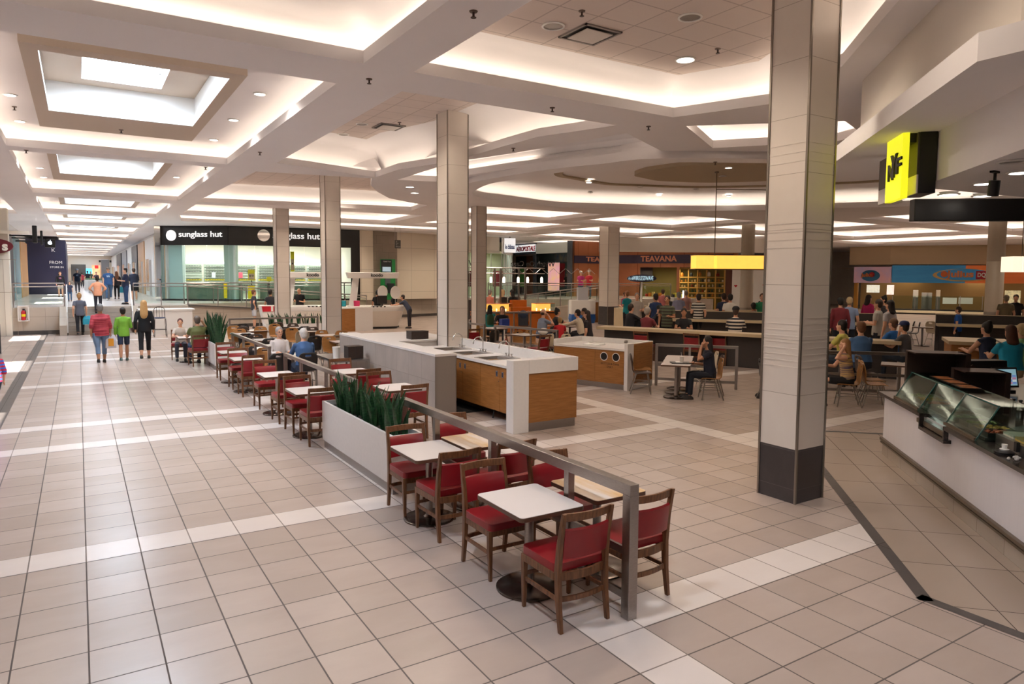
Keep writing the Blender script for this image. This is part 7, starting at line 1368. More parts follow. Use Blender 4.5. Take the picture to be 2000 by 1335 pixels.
    if hairlen != 'bald':
        g_.ball((0, -0.022, 0.045), 0.088, 0.098, 0.098, 14, 10, Rh); g_.ball((0, -0.05, -0.01), 0.08, 0.065, 0.085, 12, 8, Rh)
        if hairlen in ('long', 'verylong', 'bob', 'pony', 'bun'):
            Ld = {'long': 0.36, 'verylong': 0.55, 'bob': 0.15, 'pony': 0.3, 'bun': 0.0}[hairlen]
            if hairlen == 'pony': g_.loft([[(Rh @ V(math.cos(q * PI / 4) * w_, -0.1 - d_ + math.sin(q * PI / 4) * w_ * 0.8, z)) for q in range(8)] for w_, d_, z in ((0.03, 0, 0.05), (0.035, 0.03, 0.0), (0.035, 0.035, -0.1), (0.012, 0.02, -0.25))])
            elif hairlen == 'bun': g_.ball((0, -0.06, 0.13), 0.045, 0.045, 0.04, 10, 6, Rh)
            else:
                g_.loft([[(Rh @ V(math.cos(2 * PI * q / 12) * w_, -0.045 - d_ + math.sin(2 * PI * q / 12) * dd, z)) for q in range(12)] for w_, d_, dd, z in ((0.085, 0.0, 0.07, 0.03), (0.098, 0.01, 0.07, -0.06), (0.105, 0.035, 0.055, -0.13 - Ld * 0.1), (0.11, 0.055, 0.05, -0.1 - Ld * 0.5), (0.085, 0.05, 0.045, -0.08 - Ld * 0.85), (0.03, 0.045, 0.02, -0.08 - Ld))])
        g_.build('hair', hm, t, remesh=0.014 if not far else 0.02, sm=2)
    elif hair != 'none': g_.ball((0, -0.035, -0.005), 0.083, 0.078, 0.06, 12, 8, Rh); g_.build('hair', hm, t, remesh=0.014, sm=2)
    if cap:
        g_ = MB(); cm = mat('cap_' + cap, cap, 0.7); Rc = Rh @ Matrix.Translation((0, -0.01, 0.06)); g_.lathe([(0.098, 0.0), (0.1, 0.03), (0.085, 0.075), (0.045, 0.1), (0.001, 0.105)], n=16, M=Rc, sy=1.08); g_.hexa([(-0.07, 0.08, 0.0), (0.07, 0.08, 0.0), (0.05, 0.18, -0.01), (-0.05, 0.18, -0.01)], [(-0.07, 0.08, 0.012), (0.07, 0.08, 0.012), (0.05, 0.18, 0.0), (-0.05, 0.18, 0.0)], Rc); g_.build('cap', cm, t, smooth=0.8)
    if glasses:
        g_ = MB()
        for sx in (-1, 1): g_.tube([tuple(Rh @ V(sx * 0.032 + 0.02 * math.cos(q * PI / 5), 0.1, 0.012 + 0.016 * math.sin(q * PI / 5))) for q in range(11)], 0.0022, 5); g_.tube([tuple(Rh @ V(sx * 0.052, 0.1, 0.015)), tuple(Rh @ V(sx * 0.08, 0.0, 0.01))], 0.002, 5)
        g_.build('glasses', mat('spectacle_frame', '3A2A28', 0.3), t)
    # ---- clothes
    tm = mat('cloth_top_' + top + (pattern or ''), top, 0.85, noise=1 if pattern else 0.1, nscale=14 if pattern else 6, stretch=(0.2, 0.2, 3) if pattern and stripes is None else None, col2=pattern)
    if stripes: tm = stripe_mat(top, stripes)
    c = MB(); q = 0.014; hem = -0.10 if not sit else 0.0
    oval_loft(c, [(hips + V(0, 0, hem + (0.02 if sit else 0)), 0.165 * B + q, 0.122 * B + q, ll), (sp(0.06), 0.155 * B + q, 0.118 * B + q, ll), (sp(0.2), 0.14 * B + q, 0.104 * B + q, ll), (sp(0.38), 0.155 * B + q, 0.108 * B + q, ll), (sp(0.47), 0.165 + q * 0.6, 0.085 + q, ll), (sp(0.515), 0.11 + q * 0.6, 0.07 + q, ll), (sp(0.535), 0.07, 0.062, ll)])
    for S_, E_, Wr, k in A:
        if sleeve == 'none': c.ball(S_ + V(0, 0, 0.005), 0.05, 0.055, 0.05, 8, 6); continue
        c.ball(S_, 0.058, 0.06, 0.052, 10, 8)
        if sleeve == 'short': limb(c, [S_, S_.lerp(E_, 0.62)], [0.058, 0.058])
        elif sleeve == 'half': limb(c, [S_, E_, E_.lerp(Wr, 0.35)], [0.058, 0.054, 0.052])
        else: limb(c, [S_, E_, E_.lerp(Wr, 0.95)], [0.058, 0.052, 0.04])
    if bot == 'dress': oval_loft(c, [(hips + V(0, 0, 0.05), 0.17 * B, 0.13 * B, 0), (hips + V(0, 0, -0.2), 0.19 * B, 0.16 * B, 0), (hips + V(0, 0, -0.42), 0.2, 0.17, 0)])
    c.build('top', tm, t, remesh=vox * 1.1, sm=4)
    if bot != 'dress':
        bm_ = mat('cloth_bottom_' + bottom, bottom, 0.85, noise=0.12, nscale=8); c = MB()
        oval_loft(c, [(hips + V(0, 0, -0.10), 0.145 * B + 0.012, 0.11 * B + 0.012, 0), (hips + V(0, 0, 0.0), 0.155 * B + 0.012, 0.115 * B + 0.012, 0), (sp(0.12), 0.14 * B + 0.01, 0.105 * B + 0.01, ll)])
        fr = {'long': 1.0, 'stairs': 1.0, 'capri': 0.62, 'short': 0.0, 'skirt': -1}[bot]
        if fr == -1: oval_loft(c, [(hips + V(0, 0.0 if not sit else 0.1, 0.02), 0.165 * B, 0.125 * B, 0), (hips + V(0, 0.0 if not sit else 0.15, -0.38 if not sit else -0.08), 0.2, 0.17, 0)])
        else:
            for hp, kn, an in legs:
                if fr <= 0: limb(c, [hp, hp.lerp(kn, 0.5), hp.lerp(kn, 0.85)], [0.092 * B, 0.085 * B, 0.08 * B])
                else: limb(c, [hp, hp.lerp(kn, 0.5), kn, kn.lerp(an, fr * 0.97)], [0.094 * B, 0.082 * B, 0.066, 0.056 if fr == 1 else 0.064])
        c.build('trousers' if fr > 0 else ('shorts' if fr == 0 else 'skirt'), bm_, t, remesh=vox * 1.1, sm=3)
    for hp, kn, an in legs:
        f_ = MB(); z = max(0.0, an.z - 0.09); f_.loft([[(an.x + w_ * math.cos(2 * PI * k / 10), an.y + 0.055 + l_ * math.sin(2 * PI * k / 10), z + zz) for k in range(10)] for w_, l_, zz in ((0.044, 0.135, 0.0), (0.046, 0.137, 0.025), (0.042, 0.128, 0.05), (0.036, 0.085, 0.085))]); f_.build('shoe', mat('shoe_' + shoe, shoe, 0.6), t, smooth=1.0)
    if print_: a = MB(); p_ = sp(0.36) + V(0, 0.13 * B + 0.012, 0); a.box(-0.07, 0.07, p_.y - 0.004, p_.y + 0.004, p_.z - 0.05, p_.z + 0.05); a.build('shirt_print', mat('print_' + print_, print_, 0.7, noise=1, nscale=20, col2=top), t)
    t['_hand'] = tuple(A[1][2])
    w = t.matrix_basis @ Vector(A[1][2]); wl_ = t.matrix_basis @ Vector(A[0][2]); del t['_hand']
    return t, w, wl_
def stripe_mat(a_, b_):
    nm = 'stripe_%s_%s' % (a_, b_)
    if nm in MATS: return MATS[nm]
    m_ = mat(nm, a_, 0.85); nt = m_.node_tree; tc = nd(nt, 'ShaderNodeTexCoord'); s_ = nd(nt, 'ShaderNodeSeparateXYZ'); nt.links.new(tc.outputs['Object'], s_.inputs[0])
    f = mth(nt, 'GREATER_THAN', mth(nt, 'FRACT', mth(nt, 'MULTIPLY', s_.outputs[2], 11.0)), 0.5); nt.links.new(mixc(nt, f, srgb(a_), srgb(b_)), nt.nodes['Principled BSDF'].inputs['Base Color']); return m_
def brg(v): return math.atan2(v.x - CAM.x, v.y - CAM.y)      # bearing from the camera; 'face' below is 0 looking away from it
def standing(label, px, foot, headrow, face, z=0.0, hmin=1.35, hmax=1.95, **k):
    c = at(px, foot, z); face -= brg(c); fwd = (c - CAM).dot(VF); h = (foot - headrow) * fwd / FPX * 1.0
    h = max(hmin, min(hmax, h)); return person(label, (c.x, c.y, z), face, h, far=fwd > 27, **k)
def seated(label, px, headrow, face, s=1.0, z=0.0, top_z=1.31, **k):
    """px, headrow: top of the head of somebody on a chair"""
    c = at(px, headrow, z + top_z * s); face -= brg(c); ln = math.sin(0.12 + k.get('lean', 0)) * 0.56 * s; d = Vector((-math.sin(face), math.cos(face), 0)) * ln
    fwd = (c - CAM).dot(VF); return person(label, (c.x - d.x, c.y - d.y, z), face, 1.7 * s, 'sit', far=fwd > 27, **k)
def handbag(loc, label, col, s=1.0, strap=0.3):
    t = thing('handbag', label, 'bag', loc, 0.2, None, s); a = MB(); a.loft([[(x * w_, y * d_, z) for x, y in ((-1, -1), (0, -1.25), (1, -1), (1, 1), (0, 1.2), (-1, 1))] for w_, d_, z in ((0.13, 0.06, -0.28), (0.17, 0.075, -0.2), (0.15, 0.05, -0.06), (0.12, 0.03, 0.0))]); a.build('pouch', mat('bag_' + col, col, 0.5), t, bevel=0.012)
    a = MB(); a.tube([(-0.1, 0, -0.04), (-0.06, 0, strap * 0.6), (0, 0, strap), (0.06, 0, strap * 0.6), (0.1, 0, -0.04)], 0.011, 6); a.build('strap', mat('strap_' + col, col, 0.5), t)
def carrier(loc, label, col, col2=None):
    t = thing('carrier_bag', label, 'bag', loc, 0.3); a = MB(); a.loft([[(x * w_, y * d_, z) for x, y in ((-1, -1), (1, -1), (1, 1), (-1, 1))] for w_, d_, z in ((0.14, 0.05, -0.42), (0.15, 0.06, -0.2), (0.12, 0.03, -0.06))]); a.build('sack', mat('sack_' + col, col, 0.5), t, bevel=0.01)
    a = MB(); a.tube([(-0.06, 0, -0.07), (0, 0, 0.01), (0.06, 0, -0.07)], 0.006, 6); a.build('handle', mat('sack_' + col, col, 0.5), t)
    if col2: a = MB(); a.box(-0.08, 0.06, -0.065, -0.058, -0.36, -0.14); a.build('print', mat('sackp_' + col2, col2, 0.5), t)
# --- walkers in the corridor
_, w, wl = standing('woman with grey hair in a red plaid top and rolled denim capris walking away', 199, 709, 594, 0.1, pose='walk', top='8E2636', pattern='C8505A', sleeve='half', bottom='6E86A6', bot='capri', hair='8C8A88', skin='m', build=1.28, arms=('swing', 'down'))
carrier(w, 'white and orange shopping bag carried by the woman in red plaid', 'C9C6CE', 'E09A2E')
_, w, wl = standing('person in a lime green hoodie and dark denim shorts walking away', 243, 705, 601, 0.05, pose='walk', top='7DB83C', sleeve='long', bottom='26304A', bot='short', hair='1E1512', skin='m', shoe='5A6B66', arms=('down', 'bend'))
_, w, wl = standing('woman with long blonde hair all in black with a brown handbag walking away', 284, 701, 587, 0.0, pose='walk', top='16161A', sleeve='long', bottom='15151A', bot='capri', hair='C79A62', hairlen='long', skin='l', arms=('swing', 'down'))
c = at(276, 625, 1.15); handbag((c.x - 0.12, c.y - 0.25, 1.12), 'brown leather handbag on the shoulder of the blonde woman in black', '4A3126', 1.15, 0.34)
g_ = atY(157, 640, 27.15); _, w, wl = person('woman in a grey tee and black trousers stepping up onto the stairs', (g_.x, 27.15, 0), 0.05, 1.76, pose='walk', top='5C5F6B', bottom='17171C', bot='long', hair='B78A58', hairlen='bun', skin='l', arms=('swing', 'down'))
carrier(w, 'turquoise bag held by the woman in the grey tee', '2A9CB8')
p_ = at(192, 600, 1.05)
person('woman in a pale orange blouse with a dark strap climbing the stairs', (atY(192, 600, 28.2).x, 28.2, 0.88), 0.0, 1.6, pose='stand', top='E9A27C', sleeve='half', bottom='2A2A34', hair='1E1614', hairlen='bun', skin='m', arms=('hip', 'hip'))
standing('heavy man in a blue printed tee and jeans wearing a cap, walking toward the camera', 213, 586, 523, PI, ZP, pose='walk', top='2C4F7C', bottom='46607E', hair='3A2C24', cap='6A5A50', skin='l', build=1.25, shoe='D0CCC8', print_='B8C4D0')
_, w, wl = standing('woman in a navy sweater with a red hem and jeans turned to the left', 247, 594, 524, PI / 2 + 0.3, ZP, top='232A46', sleeve='half', bottom='2A4468', hair='1E1614', hairlen='short', skin='l', build=1.12, arms=('bend', 'bend'))
standing('man in a dark navy hoodie and black shorts seen from behind', 263, 588, 524, 0.3, ZP, top='1C2438', sleeve='long', bottom='1E1E22', bot='short', hair='4A3222', skin='l', build=1.15, arms=('bend', 'bend'), shoe='C8C4BE')
standing('woman with long brown hair in a dark dress, walking away with a teal bag', 229, 583, 530, 0.2, ZP, top='2A2426', sleeve='long', bot='long', bottom='1E1A1C', hair='7A4A2C', hairlen='long', skin='l')
c = at(237, 572, ZP + 0.3); carrier((c.x, c.y, ZP + 0.75), 'teal shopping bag beside the woman with long brown hair', '2E9EB4')
standing('man in a dark printed tee with a cap and grey trousers walking toward the camera', 152, 571, 526, PI, ZP, pose='walk', top='1E2A3C', bottom='4A4A50', hair='4A4440', cap='7A7A7E', skin='l', build=1.1, print_='8AA0B8')
standing('girl in a black top and pale shorts at the glass railing left of the stairs', 119, 580, 530, PI, ZP, top='1C1A20', sleeve='long', bottom='B8A898', bot='short', hair='4A2E20', hairlen='long', skin='l', print_='C87A9A')
standing('small child in dark blue clothes at the top left of the stairs', 137, 588, 550, PI, ZP, hmin=0.9, top='2E3246', bottom='3A5878', hair='5A3A28', hairlen='bob', skin='l')
for i, (px, ft, hd, col, l) in enumerate(((172, 562, 529, '23252C', 'distant figure in black in the corridor'), (189, 564, 531, '6A5A68', 'distant figure in mauve beside the corridor kiosk'), (161, 561, 532, 'B83A46', 'distant figure in red left of the corridor kiosk'), (178, 560, 530, '4A5A48', 'distant figure in olive at the end of the corridor'), (203, 570, 533, '8A6A5A', 'distant figure behind the grey totem'))):
    standing(l, px, ft, hd, PI * (i % 2), ZP, top=col, bottom='2C2E38', hair='3A2A22')
# --- left seating
person('man in an olive green shirt and jeans on a red chair, hand on head', (3.3, 14.35, 0), 0.1, 1.77, 'sit', top='6E7446', bottom='2C4566', hair='6E6258', skin='l', build=1.2, arms=('table', 'hair'))
person('woman with short dark red hair facing the camera across the small table', (3.02, 15.95, 0), PI - 0.1, 1.58, 'sit', top='C9BDB0', bottom='3A3A44', hair='5A2E24', hairlen='short', skin='l', arms=('table', 'table'))
redchair((3.28, 14.2, 0), 0.12, 'red vinyl chair under the man in the olive shirt'); redchair((3.0, 16.05, 0), PI - 0.1, 'red vinyl chair under the woman with dark red hair'); tbl((3.15, 15.15, 0), 0, 'small table between the man in olive and the woman with dark red hair')
person('elderly woman with grey hair and glasses in a white jacket, facing the camera', (4.45, 9.8, 0), PI + 0.1, 1.7, 'sit', top='E4DAD6', sleeve='long', bottom='4A4650', hair='A9A6A4', skin='l', glasses=True, arms=('bend', 'bend'))
person('elderly man with white hair in a denim jacket seen from behind', (4.66, 8.32, 0), 0.0, 1.76, 'sit', top='41618F', sleeve='long', bottom='2C3448', hair='DDD6D0', skin='l', build=1.15, arms=('table', 'table'))
# --- boy and staff at the phone kiosks
standing('boy in a dark tee and pale shorts, hand on hip, at the kiosk', 497, 641, 566, -PI / 2 + 0.2, top='3A3A42', bottom='C9CBD0', bot='short', hair='7A4A30', skin='l', arms=('hip', 'hip'))
def behind(label, px, headrow, fwd, face, h=1.7, **k):
    d = VF + VR * ((px - PX) / FPX) - VU * ((headrow - PY) / FPX); c = CAM + d * fwd; face -= brg(c); return person(label, (c.x, c.y, 0), face, min(c.z, 1.95) if h > 1.5 else min(c.z, 1.6), far=fwd > 27, **k)
kf = (Vector((K2.location.x, K2.location.y, 0)) - CAM).dot(VF)
behind('bald bearded man in a black tee behind the left phone kiosk', 585, 562, kf + 0.6, PI - 0.4, 1.75, top='17171A', bottom='1A1A1E', hair='2A1E18', hairlen='bald', skin='l', head_down=1.0, arms=('bend', 'bend'), build=1.1)
behind('person in a black cap and dark shirt at the left phone kiosk, beside the column', 528, 566, kf - 0.9, -0.3, 1.65, top='26262C', bottom='1E1E22', hair='17110F', skin='m')
kf = (K1.location - CAM).dot(VF)
behind('kiosk worker in a black shirt with black hair, back to the camera', 737, 567, kf + 0.2, -0.4, 1.6, top='141416', bottom='1A1A1E', hair='141012', skin='m')
behind('second kiosk worker in black with a black cap facing right', 770, 569, kf + 0.6, -1.0, 1.6, top='1C1C20', bottom='1A1A1E', hair='141012', skin='m')
c = at(800, 641, 0); person('man in a dark blue tee and black trousers leaning forward onto the phone kiosk', (c.x, c.y, 0), PI / 2 - 0.7, 1.75, top='343C50', bottom='24222A', hair='2A1E1A', lean=0.62, skin='l', arms=('reach', 'reach'), hairlen='short')
# --- raised level and orange kiosk
standing('man in a white shirt and khaki shorts walking along the raised level', 984, 578, 536, -1.2, ZP, top='E2DEDC', sleeve='long', bottom='8A7A68', bot='short', hair='8A7A6A', skin='l', pose='walk')
of = (Vector((p0.x, p0.y, 0)) - CAM).dot(VF)
for px, hd, top, hair, hl, l, fc in ((957, 563, 'C47A6A', '8E8A88', 'short', 'woman in a coral flowered top with grey hair behind the orange kiosk', -0.6), (982, 562, '8A7A6C', 'C9A878', 'bob', 'blonde woman in a grey cardigan behind the orange kiosk', -0.9), (1000, 563, '17171B', '17110F', 'bob', 'woman with black hair in black clothes behind the orange kiosk', 0.9)):
    behind(l, px, hd, of + 1.6, fc, 1.62, top=top, sleeve='long', bottom='2A2A30', hair=hair, hairlen=hl, skin='l')
for px, hd, ft, top, hair, cap, l in ((1107, 533, 578, '1B1C22', '2A1E18', None, 'man in a black printed tee standing by the shop window'), (1134, 530, 583, 'D0408A', 'D8C8B8', 'D8D4D0', 'person in a magenta vest and pale cap behind the railing'), (1150, 529, 583, 'C8323E', '5A4030', 'B8AEA6', 'man in a red tee and cap pushing a stroller behind the railing'), (1175, 533, 583, 'D8B87A', '17130F', '2A2A30', 'person in a sand coloured top beside the distant square column')):
    standing(l, px, ft, hd, PI - 0.3, ZP, top=top, bottom='46607E', hair=hair, cap=cap, skin='l', arms=('bend', 'bend'))
# --- group behind the sinks
seated('balding man in a grey blue shirt sitting and leaning right', *cm(1400, 130), -1.0, 1.1, top='8590A4', bottom='2C3448', hair='5A4638', hairlen='bald', skin='l', build=1.2, arms=('table', 'face'))
seated('woman with black hair tied back in a black top leaning over the table', *cm(1640, 112), -1.2, 1.09, top='17171B', bottom='2A2430', hair='17110F', hairlen='bun', skin='l', arms=('reach', 'reach'), lean=0.15)
seated('child with light hair in a bright red top, back to the camera', *cm(1685, 268), 0.1, 0.9, top='C4202A', bottom='26262C', hair='B08A5A', skin='l', arms=('table', 'table'))
seated('man in a cream track jacket with red stripes leaning left over the table', *cm(1985, 125), 1.1, 1.1, top='D8C8B0', sleeve='long', bottom='1E1E26', hair='2A1C16', skin='l', arms=('reach', 'reach'), lean=0.2)
seated('woman with very long dark hair at the right of the seated group', 1147, 608, 1.3, 1.09, top='2A2228', bottom='1E1E26', hair='2A1A16', hairlen='long', skin='l')
seated('person hidden behind the man in the cream jacket, dark hair', 1141, 603, 1.5, 1.09, top='3A2E30', bottom='1E1E26', hair='2E1E18', skin='m')
teal = seated('woman with long dark hair and a green backpack, back to the camera', *cm(495, 62), -0.15, 1.09, top='1E8A86', sleeve='none', bottom='26262C', hair='241A18', hairlen='verylong', skin='l', arms=('table', 'table'))
seated('smiling woman with light brown hair in a black jacket facing the camera', *cm(705, 80), PI - 0.2, 1.09, top='17171B', sleeve='long', bottom='26262C', hair='9A7A56', hairlen='bob', skin='l', arms=('table', 'table'))
seated('small child with dark hair beside the dark screen', *cm(190, 225), -1.0, 0.72, top='2A2A34', bottom='26262C', hair='3A2A20', skin='l', arms=('face', 'table'))
c = at(*cm(740, 400), 0.76); t = thing('blue_box', 'blue cardboard box on the table before the smiling woman', 'box', (c.x, c.y, 0.0)); a = MB(); a.box(-0.16, 0.16, -0.1, 0.1, 0.745, 1.02); a.build('carton', mat('carton_blue', '1F3A8C', 0.5), t); a = MB(); a.box(-0.02, 0.02, -0.02, 0.02, 0.0, 0.745); a.box(-0.3, 0.3, -0.25, 0.25, 0.72, 0.745); a.build('table_under', tabletop, t)
c = at(*cm(480, 350), 0.9); t = thing('backpack', 'dark green backpack on the back of the long haired woman', 'backpack', (teal[0].location.x - 0.12, teal[0].location.y - 0.27, 0.72)); a = MB(); a.loft([[(x * w_, y * d_, z) for x, y in superel(1, 1, 0.6, 12)] for w_, d_, z in ((0.13, 0.07, 0), (0.15, 0.09, 0.1), (0.14, 0.08, 0.3), (0.08, 0.04, 0.4))]); a.build('pack', mat('pack_green', '2E4A30', 0.8), t, smooth=0.8)
c = at(*cm(1080, 390), 0.0); c = at(1022, 650, 0); t = thing('stroller', 'grey folding stroller with dark hood behind the steel rail', 'stroller', (c.x, c.y, 0), -0.6)
for sx in (-1, 1):
    for y in (-0.35, 0.4): a = MB(); a.lathe([(0.06, -0.015), (0.1, -0.015), (0.1, 0.015), (0.06, 0.015)], n=16, M=Matrix.Translation((sx * 0.25, y, 0.1)) @ Matrix.Rotation(PI / 2, 4, 'Y')); a.build('wheel', black, t)
    a = MB(); a.tube([(sx * 0.25, 0.4, 0.1), (sx * 0.24, -0.2, 0.7), (sx * 0.22, -0.5, 1.05)], 0.014, 6); a.tube([(sx * 0.25, -0.35, 0.1), (sx * 0.24, 0.2, 0.6)], 0.014, 6); a.build('frame_tube', steel, t)
a = MB(); a.hexa([(-0.22, -0.25, 0.35), (0.22, -0.25, 0.35), (0.22, 0.3, 0.35), (-0.22, 0.3, 0.35)], [(-0.22, -0.4, 0.85), (0.22, -0.4, 0.85), (0.22, -0.25, 0.5), (-0.22, -0.25, 0.5)]); a.build('seat', mat('stroller_grey', '3C4450', 0.8), t); a = MB(); a.ball((0, -0.2, 0.85), 0.24, 0.26, 0.2, 12, 8); a.build('hood', mat('stroller_hood', '2C3E5A', 0.8), t, smooth=1.0)
c = at(*cm(1400, 545), 0.745); t = thing('white_bag', 'crumpled white plastic bag on the table behind the taps', 'bag', (c.x, c.y, 0.742)); a = MB(); a.ball((0, 0, 0.1), 0.17, 0.12, 0.11, 12, 8); a.v = [(x * random.uniform(0.85, 1.15), y * random.uniform(0.85, 1.15), z) for x, y, z in a.v]; a.build('sack', white, t, smooth=1.0)
# --- behind the bars
standing('woman in a magenta jacket and black leggings walking by the distant square column', 1219, 638, 571, 0.9, top='A81E5C', sleeve='long', bottom='1A1A1E', hair='5A3A2A', hairlen='pony', skin='l', pose='walk', hmax=2.0)
BK = [(1245, 557, 27, PI, 'B0A69C', '9A9088', 'grey haired man in a light grey shirt by the navy sign', None, None), (1281, 559, 26, 0.6, '22365E', '1E1614', 'man in a navy polo shirt right of the navy sign', None, None), (1304, 566, 23, PI - 0.3, '5E6650', '2A1E18', 'man in a green and grey striped tee drinking', '3E3A34', None), (1295, 560, 36, 0.2, 'B86A66', '4A3226', 'person in a salmon shirt in the tea shop doorway', None, None),
      (1326, 565, 29, 0.3, '9A9CB8', '9A9692', 'person in a lavender shirt at the kiosk', None, None), (1340, 563, 33, 0.5, 'B58A86', '8A7A70', 'person in a pink shirt behind the kiosk', None, None), (1365, 560, 26, 0.3, 'D8D2C8', '2A2220', 'man in a black and white striped polo facing the tea shelves', '2A2A2E', None), (1414, 561, 27, 0.5, '26304A', '3A2A22', 'man in a dark navy tee left of the round column', None, None), (1427, 561, 26, 0.1, 'D9D4CC', '17110F', 'man in a white tee and black trousers left of the round column', None, None),
      (1489, 570, 27, PI, '2E8A62', '6A4632', 'woman in a green tee right of the round column', None, None), (1493, 562, 29, 0.4, '3A3A40', '17110F', 'dark haired person behind the woman in green', None, None), (1225, 553, 31, 0.8, '1F9AA8', '9A6A4A', 'person in turquoise far behind the navy sign', None, None)]
for px, hd, fwd, fc, top, hair, l, st2, cp in BK: behind(l, px, hd, fwd, fc, 1.72, top=top, bottom='22242C', hair=hair, stripes=st2, skin='m' if top in ('22365E', '5E6650') else 'l', arms=('bend', 'down'))
def atbar(label, px, headrow, fwd, face, **k):
    d = VF + VR * ((px - PX) / FPX) - VU * ((headrow - PY) / FPX); c = CAM + d * fwd; face -= brg(c); s = max(0.95, min(1.2, c.z / 1.36)); return person(label, (c.x, c.y, 0), face, 1.7 * s, 'sit', far=fwd > 22, **k)
atbar('older man in a maroon shirt sitting at the end of the furthest bar', 1262, 595, 22.5, -0.6, top='7A3038', bottom='2A2A30', hair='B0A8A0', skin='l', arms=('table', 'table'))
atbar('person in a black cap and dark jacket resting chin in hands at the second bar', 1289, 587, 23.5, PI, top='232834', sleeve='long', bottom='2A2A30', hair='17110F', cap='17171A', skin='l', arms=('face', 'face'))
atbar('dark haired head above the second bar', 1336, 600, 23, PI, top='2A2A2E', bottom='2A2A30', hair='1E1614', skin='m', arms=('table', 'table'))
atbar('dark haired person with an arm raised at the end of the furthest bar', 1229, 588, 25, -0.9, top='26262C', sleeve='long', bottom='2A2A30', hair='3A261C', skin='l', arms=('reach', 'reach'))
atbar('man in a black cap and navy and cream striped sweater, back to the camera', 1437, 592, 22.6, -0.1, top='161A2A', sleeve='long', stripes='D8CDBE', bottom='2C3448', hair='4A342A', cap='1A1A1E', skin='l', build=1.2, arms=('table', 'table'))
atbar('dark haired person in plaid seen between the columns', 1473, 587, 27, 0.3, top='5A5660', pattern='8A8088', bottom='2A2A30', hair='1E1614', skin='m')
# --- dark haired woman and blonde woman
_, w, wl = person('woman with very long dark hair in navy sitting sideways at the pale tables', (11.72, 3.0, 0), 0.95, 1.68, 'sit', top='1C2030', sleeve='short', bottom='181C28', hair='1C1413', hairlen='verylong', skin='m', arms=('face', 'bend'))
c = Vector((11.3, 3.46, 0.742)); t = thing('food_tray', 'black tray with wrappers on the nearest pale table', 'tray', c, -0.62); a = MB(); rbox(a, -0.2, 0.22, -0.15, 0.15, 0, 0.012, 0.03); a.build('tray', black, t); a = MB(); a.box(-0.1, 0.04, -0.08, 0.06, 0.012, 0.025); a.build('wrapper', white, t)
t = thing('drink_cup', 'white paper cup with a straw on the black tray', 'cup', (11.3, 3.42, 0.756)); a = MB(); a.lathe([(0.032, 0), (0.045, 0.13), (0.047, 0.135)], n=18); a.build('cup', cupm, t, smooth=0.8); a = MB(); a.tube([(0, 0, 0.12), (-0.02, 0, 0.22)], 0.004, 6); a.build('straw', white, t)
c = at(1645, 795, 0); _, w, wl = person('blonde woman in a yellow flowered top and black shorts, hand in her hair', (c.x + 0.22, c.y + 0.05, 0), 0.72, 1.72, 'sit', top='D8B06A', pattern='2A3060', sleeve='none', bottom='16161A', bot='short', hair='A97848', hairlen='long', skin='l', arms=('hair', 'table'))
c2_ = at(1620, 757, 0.45); person('dark haired man behind the blonde woman, half hidden by the big pillar', (c.x - 0.1, c.y + 1.2, 0), 0.8, 1.72, 'sit', top='1E3A3E', bottom='22242C', hair='17110F', skin='l', arms=('face', 'table'))
t = thing('flowered_bag', 'black bag with pink flowers hanging on a chair left of the big pillar', 'bag', (12.78, 2.3, 0.52), 0.4); a = MB(); a.loft([[(x * w_, y * d_, z) for x, y in superel(1, 1, 0.7, 12)] for w_, d_, z in ((0.1, 0.05, 0), (0.14, 0.07, 0.08), (0.13, 0.06, 0.3), (0.05, 0.03, 0.4))]); a.build('pouch', mat('bag_flowers', '1A1418', 0.7, noise=1, nscale=14, col2='C04A6A'), t, smooth=0.8)
# --- right part
for px, hd, fwd, fc, kw in ((1652, 623, 16.5, 1.2, dict(label='young man in a pale yellow tee and sunglasses sitting left', top='D8D06A', hair='17110F')), (1686, 626, 15.8, 0.5, dict(label='man with short ginger brown hair in a blue polo, back turned', top='4A6E9C', hair='7A4E30', build=1.2)), (1751, 620, 18.0, 1.0, dict(label='young man in a bright blue tee with sunglasses on his head', top='2A6AB8', hair='6A4A34')), (1773, 627, 17.4, 1.1, dict(label='young man in a dark cap and grey tee, hand at his face', top='5A5C62', hair='2A1E18', cap='1E2C5A')), (1935, 627, 15.5, 0.9, dict(label='woman in a navy sleeveless top with black tied hair', top='26304A', hair='17110F', hairlen='bun', sleeve='none')), (1980, 632, 14.4, 0.6, dict(label='woman in a bright turquoise tee with brown hair', top='1694B8', hair='5A3826', hairlen='bob', build=1.2)), (2003, 630, 15.2, 0.8, dict(label='child in a light green top cut by the right edge', top='8AC48A', hair='D8BC8A'))):
    l = kw.pop('label'); atbar(l, px, hd, fwd, fc, bottom='B8A98C' if fwd < 15.6 and px > 1900 else '26303E', arms=('table', 'face') if 'face' in l else ('table', 'table'), **kw)
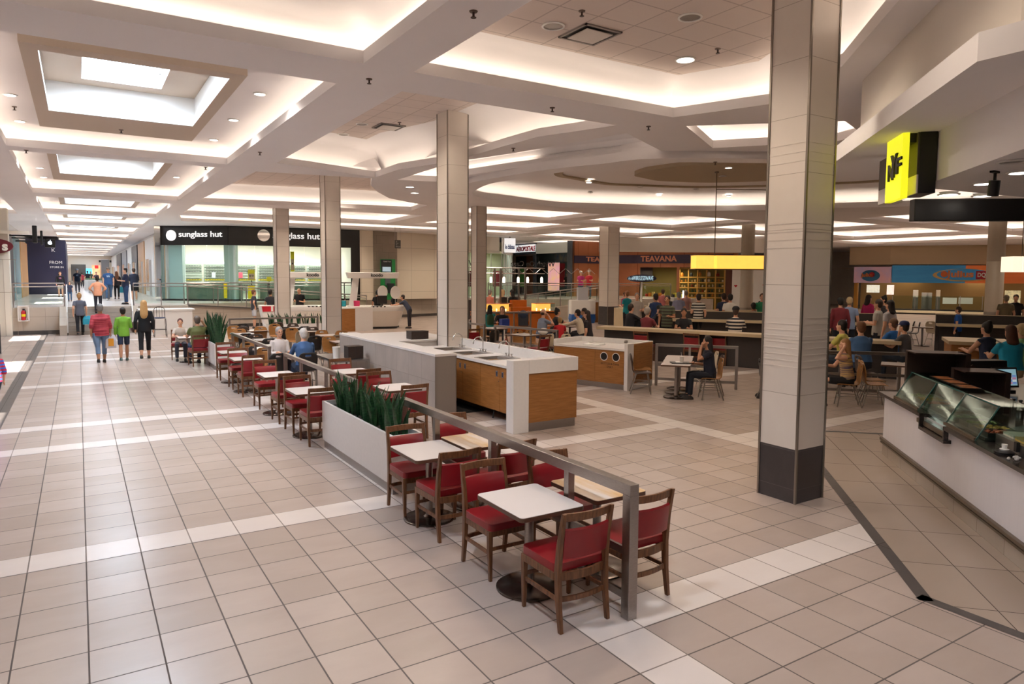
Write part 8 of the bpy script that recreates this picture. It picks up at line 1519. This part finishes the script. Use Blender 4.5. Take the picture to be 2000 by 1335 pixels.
for px, hd, fwd, fc, kw in ((1642, 576, 22, 0.2, dict(label='person in a dark red sweater, back turned, near the juice bar', top='7A2A34', sleeve='long', hair='17110F')), (1660, 573, 22.5, 0.0, dict(label='person with fair hair in a light blue shirt, back turned', top='8A9CC0', hair='C9AE84')), (1697, 576, 26, -0.8, dict(label='woman in a pink top at the juice bar till', top='C02A6A', hair='2A1C18', hairlen='bob', sleeve='half')), (1717, 575, 20, 1.3, dict(label='man in a beige shirt carrying a tray of cups', top='B0AAA0', hair='3A2A22', arms=('bend', 'bend'))), (1739, 585, 19.5, 1.0, dict(label='woman in a grey blouse and white skirt beside the man with the tray', top='B8B2B4', hair='1E1614', hairlen='bob', bot='skirt', bottom='E2DAD6')), (1726, 577, 24, 2.0, dict(label='dark haired person behind the man with the tray', top='3A3A40', hair='17110F', hairlen='bun')), (1873, 592, 24, 1.3, dict(label='boy in a blue tee walking left in front of the juice bar', top='1E5AB0', hair='3A2A22')), (1966, 574, 27, 0.2, dict(label='person in a khaki shirt, back turned, right of the round column', top='7A6E54', hair='8A7A62', build=1.2)), (1985, 572, 28, PI, dict(label='man in black facing the camera at the right edge', top='1A1A1E', hair='3A2A22', build=1.1))):
    l = kw.pop('label'); h = 1.72 if 'boy' not in l else 1.4; kw.setdefault('bottom', '1E2230'); behind(l, px, hd, fwd, fc, h, **kw)
c = at(1735, 0, 0)
# white chairs at the right edge
shell_by_back('cream', 1962, 668, 0.6, 'under the woman in turquoise at the right edge', 'cream chairs at the right edge', 1.12); shell_by_back('grey', 1938, 672, 0.7, 'left of the woman in turquoise', 'cream chairs at the right edge', 1.1); shell_by_back('cream', 1908, 662, 0.9, 'under the woman in the navy top', 'cream chairs at the right edge', 1.1)
for k, px, py, f, l in (('black', 1787, 628, 0.4, 'left of a dark pair by the juice bar'), ('black', 1798, 630, 0.5, 'right of a dark pair by the juice bar'), ('cream', 1817, 628, 2.6, 'by the juice bar, left of the divider')): shell_by_back(k, px, py, f, l, 'chairs before the juice bar', 1.05)
c = at(1802, 638, 0.74); tbl((c.x, c.y, 0), 0.5, 'pale cafe table in front of the juice bar')
# striped boy at the left edge
person('boy in a red white and blue striped tee cut off by the left edge', tuple(at(-8, 808, 0)[:2]) + (0,), 0.5, 1.22, 'walk', top='B8203A', stripes='3A6AC0', sleeve='half', bottom='232C40', hair='5A3A28', skin='l')
